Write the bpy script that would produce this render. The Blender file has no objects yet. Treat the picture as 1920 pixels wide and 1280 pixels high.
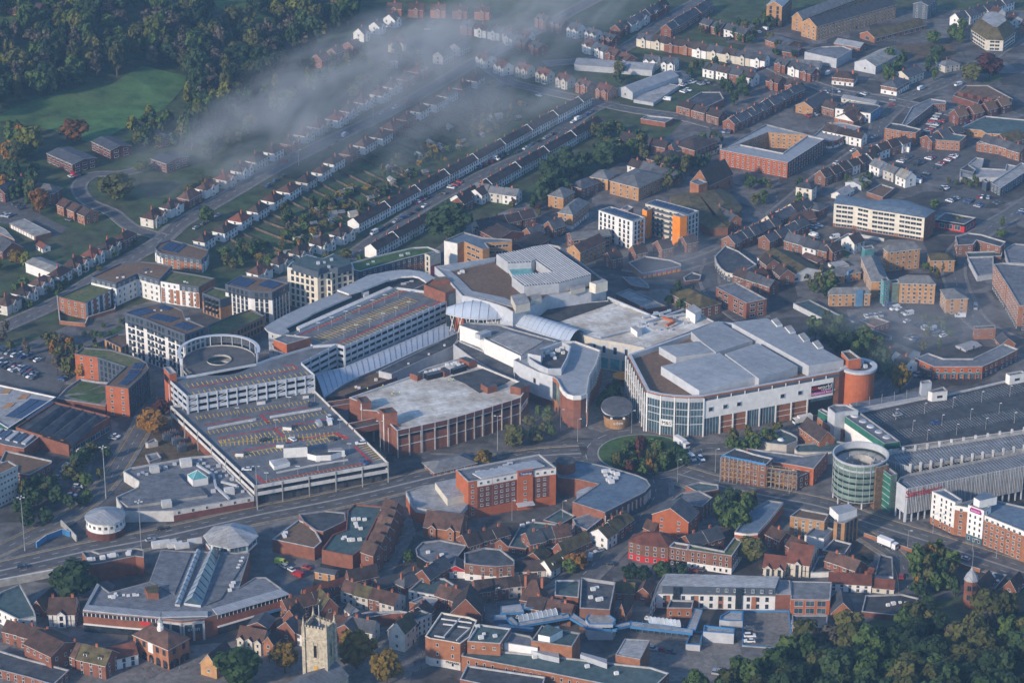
import bpy,bmesh,math,random
from mathutils import Vector,Matrix,noise
from mathutils.geometry import tessellate_polygon
random.seed(7)
rnd=random.Random(11)
SC=bpy.context.scene
COL=SC.collection
# ------------------------------------------------------------------ camera
CAMZ=510.0;F=5000.0;PIT=math.radians(23.6)
cp,sp=math.cos(PIT),math.sin(PIT)
cd=bpy.data.cameras.new('camera');cam=bpy.data.objects.new('camera',cd);COL.objects.link(cam)
cam.location=(0,0,CAMZ);cam.rotation_euler=(math.pi/2 - PIT,0,0)
cd.sensor_fit='HORIZONTAL';cd.sensor_width=36;cd.lens=36*F/1920.0
cd.clip_start=5;cd.clip_end=40000
SC.camera=cam
# ------------------------------------------------------------------ sky, sun, exposure
SUN_EL,SUN_AZ=22.0,226.0          # degrees; azimuth clockwise from +Y (camera looks along +Y)
w=bpy.data.worlds.new('World');SC.world=w;w.use_nodes=True
nt=w.node_tree;bg=nt.nodes['Background']
sky=nt.nodes.new('ShaderNodeTexSky');sky.sky_type='NISHITA';sky.sun_disc=False
sky.sun_elevation=math.radians(SUN_EL);sky.sun_rotation=math.radians(SUN_AZ)
sky.air_density=1.0;sky.dust_density=0.4;sky.ozone_density=4.0
nt.links.new(sky.outputs[0],bg.inputs[0]);bg.inputs[1].default_value=0.13
sl=bpy.data.lights.new('sun','SUN');so=bpy.data.objects.new('sun',sl);COL.objects.link(so)
sl.energy=3.0;sl.angle=math.radians(3.5);sl.color=(1.0,0.84,0.68)
_e,_a=math.radians(SUN_EL),math.radians(SUN_AZ)
_d=Vector((math.sin(_a)*math.cos(_e),math.cos(_a)*math.cos(_e),math.sin(_e)))
so.rotation_euler=_d.to_track_quat('Z','Y').to_euler();so.location=(-300,300,800)
SC.view_settings.view_transform='Standard';SC.view_settings.look='None'
SC.view_settings.exposure=0.72;SC.view_settings.gamma=1.0
SC.render.engine='CYCLES'
SC.cycles.use_denoising=True;SC.cycles.max_bounces=6;SC.cycles.diffuse_bounces=2
SC.cycles.glossy_bounces=2;SC.cycles.transmission_bounces=2;SC.cycles.volume_bounces=0
SC.cycles.transparent_max_bounces=6;SC.cycles.use_adaptive_sampling=True
# ------------------------------------------------------------------ pixels to places
REG={'A': (300,560,6),'B': (480,440,6),'C': (780,440,5.18),'D': (560,600,6),'E': (840,580,5.053),
'J': (1500,620,4.571),'K': (1500,840,4.571),'L': (1060,890,4.571),'M': (740,1040,4.571),'N': (440,960,5.333),'Q': (1130,1040,4.571),'S': (140,1000,4.571),
'F': (1160,560,3.84),'G': (1320,760,6),'H': (740,820,3.84)}
for c in range(4):
  for r in range(4): REG['%d%d' % (c,r)]=(c*480,r*320,4)
def px(s):
  if not isinstance(s,str): return list(s)
  k=None;out=[]
  for t in s.split():
    if ':' in t: k,t=t.split(':')
    x,y=map(float,t.split(','))
    if k: o=REG[k];x,y=o[0]+x/o[2],o[1]+y/o[2]
    out.append((x,y))
  return out
def ray(x,y):
  u,v=(x-960)/F,(640-y)/F
  return u,cp+v*sp,-sp+v*cp
def at(x,y,z=0.0):
  d=ray(x,y);t=(z-CAMZ)/d[2]
  return Vector((d[0]*t,d[1]*t,z))
def _ln(a,b):
  a,b=at(*a),at(*b);t=(b-a).normalized();n=Vector((-t.y,t.x,0))
  return a,n
HL=[_ln((-50,290),(350,190)),_ln((350,190),(690,0))]
HB=_ln((2000,1165),(1250,1330))       # rising ground under the trees by the railway
def hz(x,y):
  p=Vector((x,y,0))
  d=min((p-a).dot(n) for a,n in HL)
  z=0.17*max(0,min(d,330)) if d > 0 else 0
  if d > 0: z *= min(1,d/40)
  d2=(p-HB[0]).dot(HB[1])
  if d2 > 0: z += 0.22*min(d2,90)*min(1,d2/15)
  return z
def gnd(x,y):
  z=0.0
  for _ in range(60):
    p=at(x,y,z);z2=hz(p.x,p.y)
    if abs(z2-z) < .01: break
    z=z*.4+z2*.6
  return at(x,y,z)
def top(x,y,hp):
  g=gnd(x,y+hp);d=ray(x,y);t=g.y/d[1]
  return CAMZ+d[2]*t-g.z,g.z
CAMP=Vector((0,0,CAMZ))
# ------------------------------------------------------------------ materials
MATS={}
def nmat(name):
  m=bpy.data.materials.new(name);m.use_nodes=True;t=m.node_tree
  return m,t,t.nodes['Principled BSDF']
def mk(name,col,rough=.8,var=.18,sc=.35,spec=.3,obj=.12,metal=0,streak=None,col2=None,sc2=.05,var2=.6,seam=None,cells=0):
  m,t,b=nmat(name);N=t.nodes;L=t.links
  geo=N.new('ShaderNodeNewGeometry')
  n1=N.new('ShaderNodeTexNoise');n1.inputs['Scale'].default_value=sc;n1.inputs['Detail'].default_value=5;n1.inputs['Roughness'].default_value=.65
  src=geo.outputs['Position']
  if streak:
    mp=N.new('ShaderNodeMapping');mp.inputs['Scale'].default_value=streak;L.new(src,mp.inputs[0]);src=mp.outputs[0]
  L.new(src,n1.inputs['Vector'])
  oi=N.new('ShaderNodeObjectInfo')
  mr=N.new('ShaderNodeMapRange');mr.inputs['From Min'].default_value=.3;mr.inputs['From Max'].default_value=.7
  mr.inputs['To Min'].default_value=1-var*1.6;mr.inputs['To Max'].default_value=1+var*1.2
  L.new(n1.outputs['Fac'],mr.inputs[0])
  mo=N.new('ShaderNodeMapRange');mo.inputs['To Min'].default_value=1-obj;mo.inputs['To Max'].default_value=1+obj
  L.new(oi.outputs['Random'],mo.inputs[0])
  mu=N.new('ShaderNodeMath');mu.operation='MULTIPLY';L.new(mr.outputs[0],mu.inputs[0]);L.new(mo.outputs[0],mu.inputs[1])
  base=N.new('ShaderNodeRGB');base.outputs[0].default_value=(*col,1);co=base.outputs[0]
  if col2:
    n2=N.new('ShaderNodeTexNoise');n2.inputs['Scale'].default_value=sc2;n2.inputs['Detail'].default_value=6;n2.inputs['Roughness'].default_value=.6
    L.new(geo.outputs['Position'],n2.inputs['Vector'])
    m2=N.new('ShaderNodeMapRange');m2.inputs['From Min'].default_value=.42;m2.inputs['From Max'].default_value=.62;m2.inputs['To Max'].default_value=var2
    L.new(n2.outputs['Fac'],m2.inputs[0])
    mx=N.new('ShaderNodeMix');mx.data_type='RGBA';L.new(m2.outputs[0],mx.inputs['Factor']);L.new(co,mx.inputs['A']);mx.inputs['B'].default_value=(*col2,1)
    co=mx.outputs['Result']
  fac=mu.outputs[0]
  if seam:                                              # sheet seams in the roof covering
    mp=N.new('ShaderNodeMapping');mp.inputs['Rotation'].default_value=(0,0,seam[2]);L.new(geo.outputs['Position'],mp.inputs[0]);bt=N.new('ShaderNodeTexBrick');bt.offset=.5;bt.inputs['Scale'].default_value=1;bt.inputs['Brick Width'].default_value=seam[0];bt.inputs['Row Height'].default_value=seam[1];bt.inputs['Mortar Size'].default_value=.09
    bt.inputs['Color1'].default_value=(.93,.93,.93,1);bt.inputs['Color2'].default_value=(1.06,1.06,1.06,1);bt.inputs['Mortar'].default_value=(.66,.66,.66,1);L.new(mp.outputs[0],bt.inputs['Vector']);m4=N.new('ShaderNodeMath');m4.operation='MULTIPLY';L.new(fac,m4.inputs[0]);L.new(bt.outputs['Color'],m4.inputs[1]);fac=m4.outputs[0]
  if cells:                                             # patchwork of yards and resurfaced plots
    vo=N.new('ShaderNodeTexVoronoi');vo.inputs['Scale'].default_value=cells;vo.distance='CHEBYCHEV';L.new(geo.outputs['Position'],vo.inputs['Vector']);sx=N.new('ShaderNodeSeparateColor');L.new(vo.outputs['Color'],sx.inputs[0]);m5=N.new('ShaderNodeMapRange');m5.inputs['To Min'].default_value=.6;m5.inputs['To Max'].default_value=1.9;L.new(sx.outputs[0],m5.inputs[0]);m4=N.new('ShaderNodeMath');m4.operation='MULTIPLY';L.new(fac,m4.inputs[0]);L.new(m5.outputs[0],m4.inputs[1]);fac=m4.outputs[0]
  vm=N.new('ShaderNodeVectorMath');vm.operation='SCALE';L.new(co,vm.inputs[0]);L.new(fac,vm.inputs['Scale'])
  L.new(vm.outputs[0],b.inputs['Base Color'])
  b.inputs['Roughness'].default_value=rough;b.inputs['Specular IOR Level'].default_value=spec;b.inputs['Metallic'].default_value=metal
  MATS[name]=m
  return m
def leafm(name,col,col2,hv=.25,trans=.12):
  m,t,b=nmat(name);N=t.nodes;L=t.links
  geo=N.new('ShaderNodeNewGeometry');oi=N.new('ShaderNodeObjectInfo')
  n1=N.new('ShaderNodeTexNoise');n1.inputs['Scale'].default_value=.45;n1.inputs['Detail'].default_value=3
  L.new(geo.outputs['Position'],n1.inputs['Vector'])
  ad=N.new('ShaderNodeMath');ad.operation='ADD';L.new(n1.outputs['Fac'],ad.inputs[0]);L.new(oi.outputs['Random'],ad.inputs[1])
  mr=N.new('ShaderNodeMapRange');mr.inputs['From Min'].default_value=.5;mr.inputs['From Max'].default_value=1.5;L.new(ad.outputs[0],mr.inputs[0])
  mx=N.new('ShaderNodeMix');mx.data_type='RGBA';L.new(mr.outputs[0],mx.inputs['Factor']);mx.inputs['A'].default_value=(*col,1);mx.inputs['B'].default_value=(*col2,1)
  vm=N.new('ShaderNodeVectorMath');vm.operation='SCALE';L.new(mx.outputs['Result'],vm.inputs[0])
  m3=N.new('ShaderNodeMapRange');m3.inputs['To Min'].default_value=1-hv;m3.inputs['To Max'].default_value=1+hv;L.new(oi.outputs['Random'],m3.inputs[0]);L.new(m3.outputs[0],vm.inputs['Scale'])
  L.new(vm.outputs[0],b.inputs['Base Color']);b.inputs['Roughness'].default_value=.7;b.inputs['Specular IOR Level'].default_value=.15
  tr=N.new('ShaderNodeBsdfTranslucent');L.new(vm.outputs[0],tr.inputs[0])
  ms=N.new('ShaderNodeMixShader');ms.inputs[0].default_value=trans;L.new(b.outputs[0],ms.inputs[1]);L.new(tr.outputs[0],ms.inputs[2])
  L.new(ms.outputs[0],N['Material Output'].inputs[0]);MATS[name]=m
  # walls
mk('brick',(.215,.085,.052));mk('brick_dk',(.15,.058,.045));mk('brick_or',(.31,.13,.065));mk('brick_br',(.21,.10,.065))
mk('brick_tan',(.41,.225,.10));mk('orange',(.78,.25,.02),var=.08);mk('redorange',(.40,.115,.045),var=.12)
mk('white',(.72,.71,.68),var=.09,obj=.08);mk('cream',(.60,.55,.45),var=.1);mk('render',(.55,.52,.46),var=.14)
mk('concrete',(.36,.35,.33),var=.2);mk('conc_wh',(.55,.54,.52),var=.14);mk('stone',(.43,.375,.28),var=.28,sc=.8)
mk('steel',(.50,.53,.57),rough=.55,var=.08);mk('clad',(.46,.48,.51),rough=.5,var=.1);mk('clad_dk',(.075,.095,.125),rough=.6,var=.12)
mk('clad_bl',(.10,.22,.36),rough=.5);mk('teal',(.10,.28,.30),rough=.5);mk('blue',(.06,.21,.42),rough=.5,var=.08)
mk('red',(.50,.035,.03),rough=.5,var=.05);mk('black',(.012,.012,.014),rough=.5);mk('magenta',(.42,.03,.25),rough=.5);mk('pinkmural',(.45,.10,.16),var=.3)
mk('timber',(.20,.12,.07),var=.3,sc=.6);mk('wood_lt',(.42,.27,.14),var=.3,sc=.6);mk('yellow',(.75,.46,.03),rough=.6,var=.1);mk('green_cl',(.03,.14,.10),rough=.5)
# roofs
mk('rf_grey',(.145,.155,.175),var=.25,col2=(.21,.22,.235),seam=(14,1.6,.3));mk('rf_lt',(.37,.375,.385),var=.2,col2=(.25,.24,.22),sc2=.05,var2=.7,seam=(18,1.8,-.35))
mk('rf_dark',(.060,.066,.078),var=.3,col2=(.12,.125,.13),sc2=.12,seam=(8,1.5,.2));mk('rf_blue',(.11,.155,.21),rough=.55,var=.2,col2=(.16,.20,.245),seam=(16,1.6,-.3))
mk('rf_green',(.085,.115,.035),var=.3,sc=.5,col2=(.17,.13,.07),sc2=.12);mk('rf_brown',(.15,.092,.055),var=.2,sc=.6,col2=(.19,.125,.08))
mk('rf_metal',(.33,.345,.365),rough=.5,var=.12,col2=(.26,.275,.295),seam=(30,1.3,.75));mk('rf_wh',(.64,.62,.57),var=.16,col2=(.33,.27,.20),sc2=.07,var2=.75,seam=(9,2.6,-.4))
mk('rf_teal',(.055,.095,.10),var=.25,col2=(.09,.12,.12));mk('slate',(.070,.076,.088),var=.25,obj=.3);mk('slate_lt',(.15,.155,.16),var=.25,obj=.2)
mk('tile_br',(.105,.056,.042),var=.3,obj=.35,col2=(.06,.045,.035),sc2=.2);mk('tile_rd',(.17,.058,.036),var=.25,obj=.25,col2=(.10,.05,.035),sc2=.2)
mk('tile_dk',(.055,.040,.036),var=.3,obj=.3);mk('tile_moss',(.10,.085,.035),var=.35,col2=(.075,.05,.035),sc2=.25)
mk('asbestos',(.30,.30,.29),var=.25,col2=(.20,.19,.15),sc2=.15);mk('coping',(.34,.34,.34),var=.2,obj=.3);mk('copdk',(.12,.13,.15),var=.1)
mk('membrane',(.42,.48,.56),rough=.45,var=.05,obj=.05)
mk('solar',(.025,.045,.10),rough=.25,var=.15,spec=.6)
# ground
mk('grassdirt',(.052,.085,.030),var=.4,sc=.12,obj=0,col2=(.085,.070,.045),sc2=.035);mk('lawn',(.050,.105,.028),var=.3,sc=.25,col2=(.075,.090,.03),sc2=.08)
mk('field',(.075,.165,.045),var=.35,sc=.08,obj=0,col2=(.085,.10,.04),sc2=.02);mk('asphalt',(.105,.105,.107),var=.22,sc=.3,obj=.08,col2=(.14,.138,.135),sc2=.08);mk('townfloor',(.078,.075,.074),var=.35,sc=.15,obj=0,col2=(.115,.108,.10),sc2=.03,var2=.8,cells=.045)
mk('asph_lt',(.105,.105,.105),var=.22,sc=.25,obj=.08,col2=(.075,.074,.074),sc2=.07);mk('paving',(.21,.195,.18),var=.25,sc=.5,obj=.05,col2=(.11,.105,.10),sc2=.1)
mk('yard',(.13,.115,.095),var=.3,sc=.2,col2=(.08,.075,.065),sc2=.06);mk('earth',(.13,.085,.05),var=.35,sc=.3,col2=(.07,.07,.03),sc2=.1)
mk('kerb',(.30,.29,.28),var=.15);mk('mk_white',(.62,.62,.60),var=.2);mk('mk_yel',(.72,.44,.05),var=.25,sc=.8);mk('mk_red',(.42,.055,.045),var=.25,sc=.8)
mk('deck',(.155,.165,.18),var=.22,sc=.2,obj=.05,col2=(.11,.115,.125),sc2=.06);mk('pitch',(.055,.058,.064),var=.3,col2=(.085,.085,.085),sc2=.08)
mk('rail',(.10,.07,.055),var=.3);mk('fencewood',(.11,.085,.065),var=.35,obj=.3)
# glass and trim
mk('glass',(.030,.040,.052),rough=.12,var=.35,sc=.5,spec=.7,obj=.45);mk('glass_bl',(.055,.10,.125),rough=.12,var=.3,spec=.7,obj=.3)
mk('glass_tq',(.10,.32,.34),rough=.2,var=.25,spec=.6);mk('glass_gn',(.17,.24,.20),rough=.2,var=.25,spec=.6,obj=.15);mk('frame',(.62,.62,.60),var=.06)
mk('sky_gl',(.36,.42,.47),rough=.25,var=.2,spec=.6);mk('trunk',(.09,.065,.045),var=.3);mk('tyre',(.015,.015,.016));mk('lampgrey',(.30,.31,.32),rough=.5)
mk('chim',(.33,.115,.06),var=.2,obj=.3);mk('gold',(.6,.33,.06))
for n,c in dict(car_white=(.70,.71,.72),car_silver=(.34,.36,.39),car_black=(.014,.015,.018),car_grey=(.10,.11,.125),car_blue=(.03,.075,.22),car_red=(.36,.02,.018),car_navy=(.02,.03,.07),car_lime=(.5,.6,.05)).items():
  mk(n,c,rough=.3,var=.03,spec=.5,obj=.1)
leafm('lf_dk',(.020,.042,.019),(.042,.070,.027));leafm('lf_gr',(.042,.080,.022),(.078,.115,.030));leafm('lf_ol',(.060,.070,.023),(.10,.098,.030))
leafm('lf_yl',(.10,.12,.022),(.15,.15,.025));leafm('lf_or',(.17,.075,.020),(.26,.13,.022));leafm('lf_ru',(.060,.022,.022),(.10,.035,.025))
leafm('lf_br',(.075,.066,.050),(.11,.090,.062));leafm('lf_go',(.19,.125,.02),(.24,.17,.03));leafm('core',(.008,.014,.008),(.012,.018,.010))
# ------------------------------------------------------------------ meshes
class MB:
  def __init__(s): s.v=[];s.f=[];s.m=[];s.ms=[]
  def mi(s,m):
    if m not in s.ms: s.ms.append(m)
    return s.ms.index(m)
  def face(s,pts,m):
    n=len(s.v);s.v += [tuple(p) for p in pts];s.f.append(tuple(range(n,n+len(pts))));s.m.append(s.mi(m))
  def prism(s,poly,z0,z1,m,mt=None,bottom=False,topf=True):
    n=len(poly);ar=sum(poly[i][0]*poly[(i+1) % n][1]-poly[(i+1) % n][0]*poly[i][1] for i in range(n))
    P=list(poly) if ar > 0 else list(poly)[::-1]
    for i in range(n):
      a,b=P[i],P[(i+1) % n]
      s.face([(a[0],a[1],z0),(b[0],b[1],z0),(b[0],b[1],z1),(a[0],a[1],z1)],m)
    if topf: s.face([(p[0],p[1],z1) for p in P],mt or m)
    if bottom: s.face([(p[0],p[1],z0) for p in P[::-1]],m)
  def obox(s,c,ux,sx,sy,z0,z1,m,mt=None,bottom=False):
    ux=Vector((ux[0],ux[1])).normalized();uy=Vector((-ux.y,ux.x));c=Vector((c[0],c[1]))
    P=[c-ux*sx/2-uy*sy/2,c+ux*sx/2-uy*sy/2,c+ux*sx/2+uy*sy/2,c-ux*sx/2+uy*sy/2]
    s.prism(P,z0,z1,m,mt,bottom)
  def bar(s,a,b,t,m,t2=None):                      # square bar between two 3D points
    a,b=Vector(a),Vector(b);d=(b-a)
    if d.length < 1e-4: return
    d.normalize();x=d.cross(Vector((0,0,1)))
    if x.length < .05: x=Vector((1,0,0))
    x.normalize();y=d.cross(x).normalized();x=x*t/2;y=y*(t2 or t)/2
    A=[a-x-y,a+x-y,a+x+y,a-x+y];B=[p+(b-a) for p in A]
    for i in range(4): s.face([A[i],A[(i+1) % 4],B[(i+1) % 4],B[i]],m)
    s.face(A[::-1],m);s.face(B,m)
  def cyl(s,c,r,z0,z1,n,m,mt=None,r2=None):
    r2=r if r2 is None else r2
    A=[(c[0]+r*math.cos(2*math.pi*i/n),c[1]+r*math.sin(2*math.pi*i/n),z0) for i in range(n)]
    B=[(c[0]+r2*math.cos(2*math.pi*i/n),c[1]+r2*math.sin(2*math.pi*i/n),z1) for i in range(n)]
    for i in range(n): s.face([A[i],A[(i+1) % n],B[(i+1) % n],B[i]],m)
    if r2 > 1e-3: s.face(B,mt or m)
  def mesh(s,name,origin=(0,0,0)):
    me=bpy.data.meshes.new(name);o=origin
    me.from_pydata([(a-o[0],b-o[1],c-o[2]) for a,b,c in s.v],[],s.f)
    for m in s.ms: me.materials.append(MATS[m])
    me.polygons.foreach_set('material_index',s.m);me.update()
    return me
def link(name,data,parent=None,loc=(0,0,0),rz=0,scale=None):
  o=bpy.data.objects.new(name,data);COL.objects.link(o);o.location=loc
  if rz: o.rotation_euler=(0,0,rz)
  if scale: o.scale=scale
  if parent: o.parent=parent
  return o
def tag(o,label=None,cat=None,group=None,kind=None):
  if label: o['label']=label
  if cat: o['category']=cat
  if group: o['group']=group
  if kind: o['kind']=kind
  return o
def thing(name,label,cat,loc,rz=0,group=None):
  return tag(link(name,None,None,loc,rz),label,cat,group)
ROOF={};RS={'roof_unit','solar_panel','plant_room','lift_housing','rooflight','rooflight_pane','rooflight_end','rooflight_kerb','roof_ridge','auditorium_box','chiller','stair_hut','chiller_bank','duct','pipe','louvred_penthouse','roof_rim','plant_deck','roof_step','glass_pyramid','glazing_bar','rooflight_base','penthouse'}
def part(root,name,mb,kind=None):                     # world-space MB made a child of a root that only translates
  o=link(name,mb.mesh(name,root.location),ROOF.get(root.name,root) if name in RS else root)
  if kind: o['kind']=kind
  return o
def struct(name,mb): return tag(link(name,mb.mesh(name)),kind='structure')
# windows ------------------------------------------------------------
WINS={}
WSTY={'w': (1.25,1.5,'frame','glass'),'d': (1.3,1.9,'clad_dk','glass'),'n': (.95,1.5,'frame','glass'),'strip': (2.9,1.5,'frame','glass'),
'sq': (1.2,1.2,'frame','glass'),'tall': (1.6,2.3,'clad_dk','glass'),'gar': (2.2,2.0,'frame','white'),'shop': (3.2,2.6,'frame','glass_bl'),
'big': (3.4,2.4,'clad','glass_bl'),'slot': (2.6,1.1,'clad_dk','glass'),'lit': (1.2,1.5,'frame','glass_bl')}
def winmesh(st):
  if st in WINS: return WINS[st]
  w,h,fm,gm=WSTY[st];b=MB();t=.09;d=.07;w2,h2=w/2,h/2
  O=[(-w2,-d,-h2),(w2,-d,-h2),(w2,-d,h2),(-w2,-d,h2)];I=[(-w2+t,-d,-h2+t),(w2-t,-d,-h2+t),(w2-t,-d,h2-t),(-w2+t,-d,h2-t)]
  for i in range(4):
    j=(i+1) % 4;b.face([O[i],O[j],I[j],I[i]],fm);b.face([(O[j][0],0,O[j][2]),O[j],O[i],(O[i][0],0,O[i][2])][::-1],fm)
    b.face([I[i],I[j],(I[j][0],-.02,I[j][2]),(I[i][0],-.02,I[i][2])],fm)
  b.face([(p[0],-.02,p[2]) for p in I],gm)
  if w > 1.1 and gm.startswith('glass'): b.face([(-.04,-d+.01,-h2+t),(.04,-d+.01,-h2+t),(.04,-d+.01,h2-t),(-.04,-d+.01,h2-t)],fm)
  b.face([(-w2-.1,-.16,-h2),(w2+.1,-.16,-h2),(w2+.1,0,-h2+.02),(-w2-.1,0,-h2+.02)],fm)
  WINS[st]=b.mesh('window_'+st);return WINS[st]
def facing(mid,n): return (CAMP-mid).dot(n) > 0
def winrow(root,a,b,n,z0,h,fl,pitch,st,name='window',margin=.8,skip=0.0,lo=0):
  L=(b-a).length;wd=WSTY[st][0];k=int((L-2*margin+pitch-wd)/pitch)
  if k < 1: return
  t=(b-a)/L;fh=h/fl;ang=math.atan2(n.x,-n.y)
  off=(L-(k-1)*pitch)/2
  for f in range(lo,fl):
    for i in range(k):
      if skip and rnd.random() < skip: continue
      p=a+t*(off+i*pitch)+n*.012;zz=z0+fh*(f+.52)
      link(name,winmesh(st),root,(p.x-root.location.x,p.y-root.location.y,zz-root.location.z),ang)
def inset(W,d):
  n=len(W);ar=sum(W[i].x*W[(i+1) % n].y-W[(i+1) % n].x*W[i].y for i in range(n));sg=1 if ar > 0 else -1
  out=[]
  for i in range(n):
    p,q,r=W[i-1],W[i],W[(i+1) % n]
    e1,e2=(q-p),(r-q);e1.z=e2.z=0
    if e1.length < 1e-4 or e2.length < 1e-4: out.append(q.copy());continue
    n1=Vector((-e1.y,e1.x,0)).normalized()*sg;n2=Vector((-e2.y,e2.x,0)).normalized()*sg
    m=n1+n2;c=max(.35,m.length**2/2);out.append(q+m*(d/c))
  return out
class O: pass
def outn(W,i):
  n=len(W);ar=sum(W[k].x*W[(k+1) % n].y-W[(k+1) % n].x*W[k].y for k in range(n));e=W[(i+1) % n]-W[i]
  v=Vector((e.y,-e.x,0)).normalized()
  return v if ar > 0 else -v
def bld(name,label,cat,s,hp=None,i=0,h=None,z0=0.0,wall='brick',roof='rf_grey',par=.6,pw=.4,win='w',pitch=3.3,fl=None,fac={},group=None,
cop='coping',topz=None,base=None,into=None,pre='',lo=0,skip=0):
  pts=px(s)
  if hp: h,zg=top(*pts[i],hp);z0=zg if z0 == 0 else z0
  z1=z0+h
  W=[at(x,y,z1) for x,y in pts];n=len(W)
  c=sum(W,Vector())/n;c.z=z0
  root=into or thing(name,label,cat,c,group=group)
  z1=z1-par if par > 0 else z1
  zt=z1+par
  mb=MB();In=inset(W,pw) if par > 0 else W
  cuts=[z0-.3];ms=[]
  if base: cuts.append(z0+base[1]);ms.append(base[0])
  ms.append(None)
  if topz: cuts.append(zt-topz[1]);ms.append(topz[0])
  cuts.append(zt)
  for k in range(n):
    a,b=W[k],W[(k+1) % n];nn=outn(W,k)
    if Vector((b.y-a.y,a.x-b.x,0)).dot(nn) < 0: a,b=b,a
    fm=fac.get(k,{}).get('m',wall)
    for q in range(len(cuts)-1):
      mm=ms[q] or fm
      mb.face([(a.x,a.y,cuts[q]),(b.x,b.y,cuts[q]),(b.x,b.y,cuts[q+1]),(a.x,a.y,cuts[q+1])],mm)
  part(root,pre+'wall',mb)
  if par > 0:
    mb=MB()
    Wc=inset(W,-.06);Ic=inset(W,pw)
    for k in range(n):
      j=(k+1) % n
      mb.face([(Wc[k].x,Wc[k].y,zt+.08),(Wc[j].x,Wc[j].y,zt+.08),(Ic[j].x,Ic[j].y,zt+.08),(Ic[k].x,Ic[k].y,zt+.08)],cop)
      mb.face([(Wc[k].x,Wc[k].y,zt-.15),(Wc[j].x,Wc[j].y,zt-.15),(Wc[j].x,Wc[j].y,zt+.08),(Wc[k].x,Wc[k].y,zt+.08)],cop)
      mb.face([(Ic[k].x,Ic[k].y,z1),(Ic[j].x,Ic[j].y,z1),(Ic[j].x,Ic[j].y,zt+.08),(Ic[k].x,Ic[k].y,zt+.08)],cop)
    part(root,pre+'parapet',mb)
  mb=MB();R=inset(W,pw*.9) if par > 0 else inset(W,-.05);R=R if sum(R[k].x*R[(k+1) % n].y-R[(k+1) % n].x*R[k].y for k in range(n)) > 0 else R[::-1]
  mb.face([(p.x,p.y,z1+.01) for p in R],roof);ROOF[root.name]=part(root,pre+'roof',mb)
  H=zt-z0;nf=fl or max(1,round((H-par)/3.1))
  for k in range(n):
    a,b=W[k].copy(),W[(k+1) % n].copy();a.z=b.z=0;nn=outn(W,k)
    if Vector((b.y-a.y,a.x-b.x,0)).dot(nn) < 0: a,b=b,a
    mid=(a+b)/2;mid.z=zt
    fk=fac.get(k,{});st=fk.get('w',win)
    if st and facing(mid,nn): winrow(root,a,b,nn,z0,H-par,fk.get('f',nf),fk.get('p',pitch),st,skip=fk.get('s',skip),lo=fk.get('lo',lo))
  o=O();o.root=root;o.W=W;o.z0=z0;o.z1=z1;o.zt=zt;o.h=H
  return o
def onroof(b,s,h,wall='clad',roof=None,name='plant_room',z=None,par=0):
  z=b.z1 if z is None else z;W=[at(x,y,z+h) for x,y in px(s)];mb=MB()
  mb.prism([(p.x,p.y) for p in W],z,z+h,wall,roof or wall)
  if par:
    I=inset(W,.3)
    for k in range(len(W)):
      j=(k+1) % len(W);mb.face([(W[k].x,W[k].y,z+h+.3),(W[j].x,W[j].y,z+h+.3),(I[j].x,I[j].y,z+h+.3),(I[k].x,I[k].y,z+h+.3)],'coping')
      mb.face([(W[k].x,W[k].y,z+h),(W[j].x,W[j].y,z+h),(W[j].x,W[j].y,z+h+.3),(W[k].x,W[k].y,z+h+.3)],'coping')
      mb.face([(I[k].x,I[k].y,z+h),(I[j].x,I[j].y,z+h),(I[j].x,I[j].y,z+h+.3),(I[k].x,I[k].y,z+h+.3)],'coping')
  return part(b.root,name,mb)
def units(b,s,size=(1.6,1.2,1.0),m='white',name='roof_unit',z=None,d=None):
  z=b.z1 if z is None else z
  for x,y in px(s):
    p=at(x,y,z);mb=MB();k=(.8 if size[0] > 3.5 else .5)+.35*rnd.random();u=d or (math.cos(.3),math.sin(.3))
    mb.obox(p,u,size[0]*k,size[1]*k,z,z+size[2]*k,m);part(b.root,name,mb)
def solar(b,s,nx,ny,m='solar',gap=.12,z=None,name='solar_panel',tilt=.35):
  A,B_,C=[at(x,y,b.z1 if z is None else z) for x,y in px(s)][:3]          # corner, along rows, across rows
  u,v=(B_-A)/nx,(C-A)/ny
  for i in range(nx):
    for j in range(ny):
      mb=MB();p=A+u*(i+gap/2)+v*(j+gap/2);q=[p,p+u*(1-gap),p+u*(1-gap)+v*(1-gap),p+v*(1-gap)]
      if (q[1]-q[0]).cross(q[3]-q[0]).z < 0: q=q[::-1]
      zb=p.z+.15;zs=[zb+(tilt if (r-A).dot(v) > (p-A+v*.5).dot(v) else 0) for r in q]
      mb.face([(r.x,r.y,zz) for r,zz in zip(q,zs)],m)
      for k in range(4):
        a,c=q[k],q[(k+1) % 4];mb.face([(a.x,a.y,p.z),(c.x,c.y,p.z),(c.x,c.y,zs[(k+1) % 4]),(a.x,a.y,zs[k])],'clad_dk')
      part(b.root,name,mb)
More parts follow.
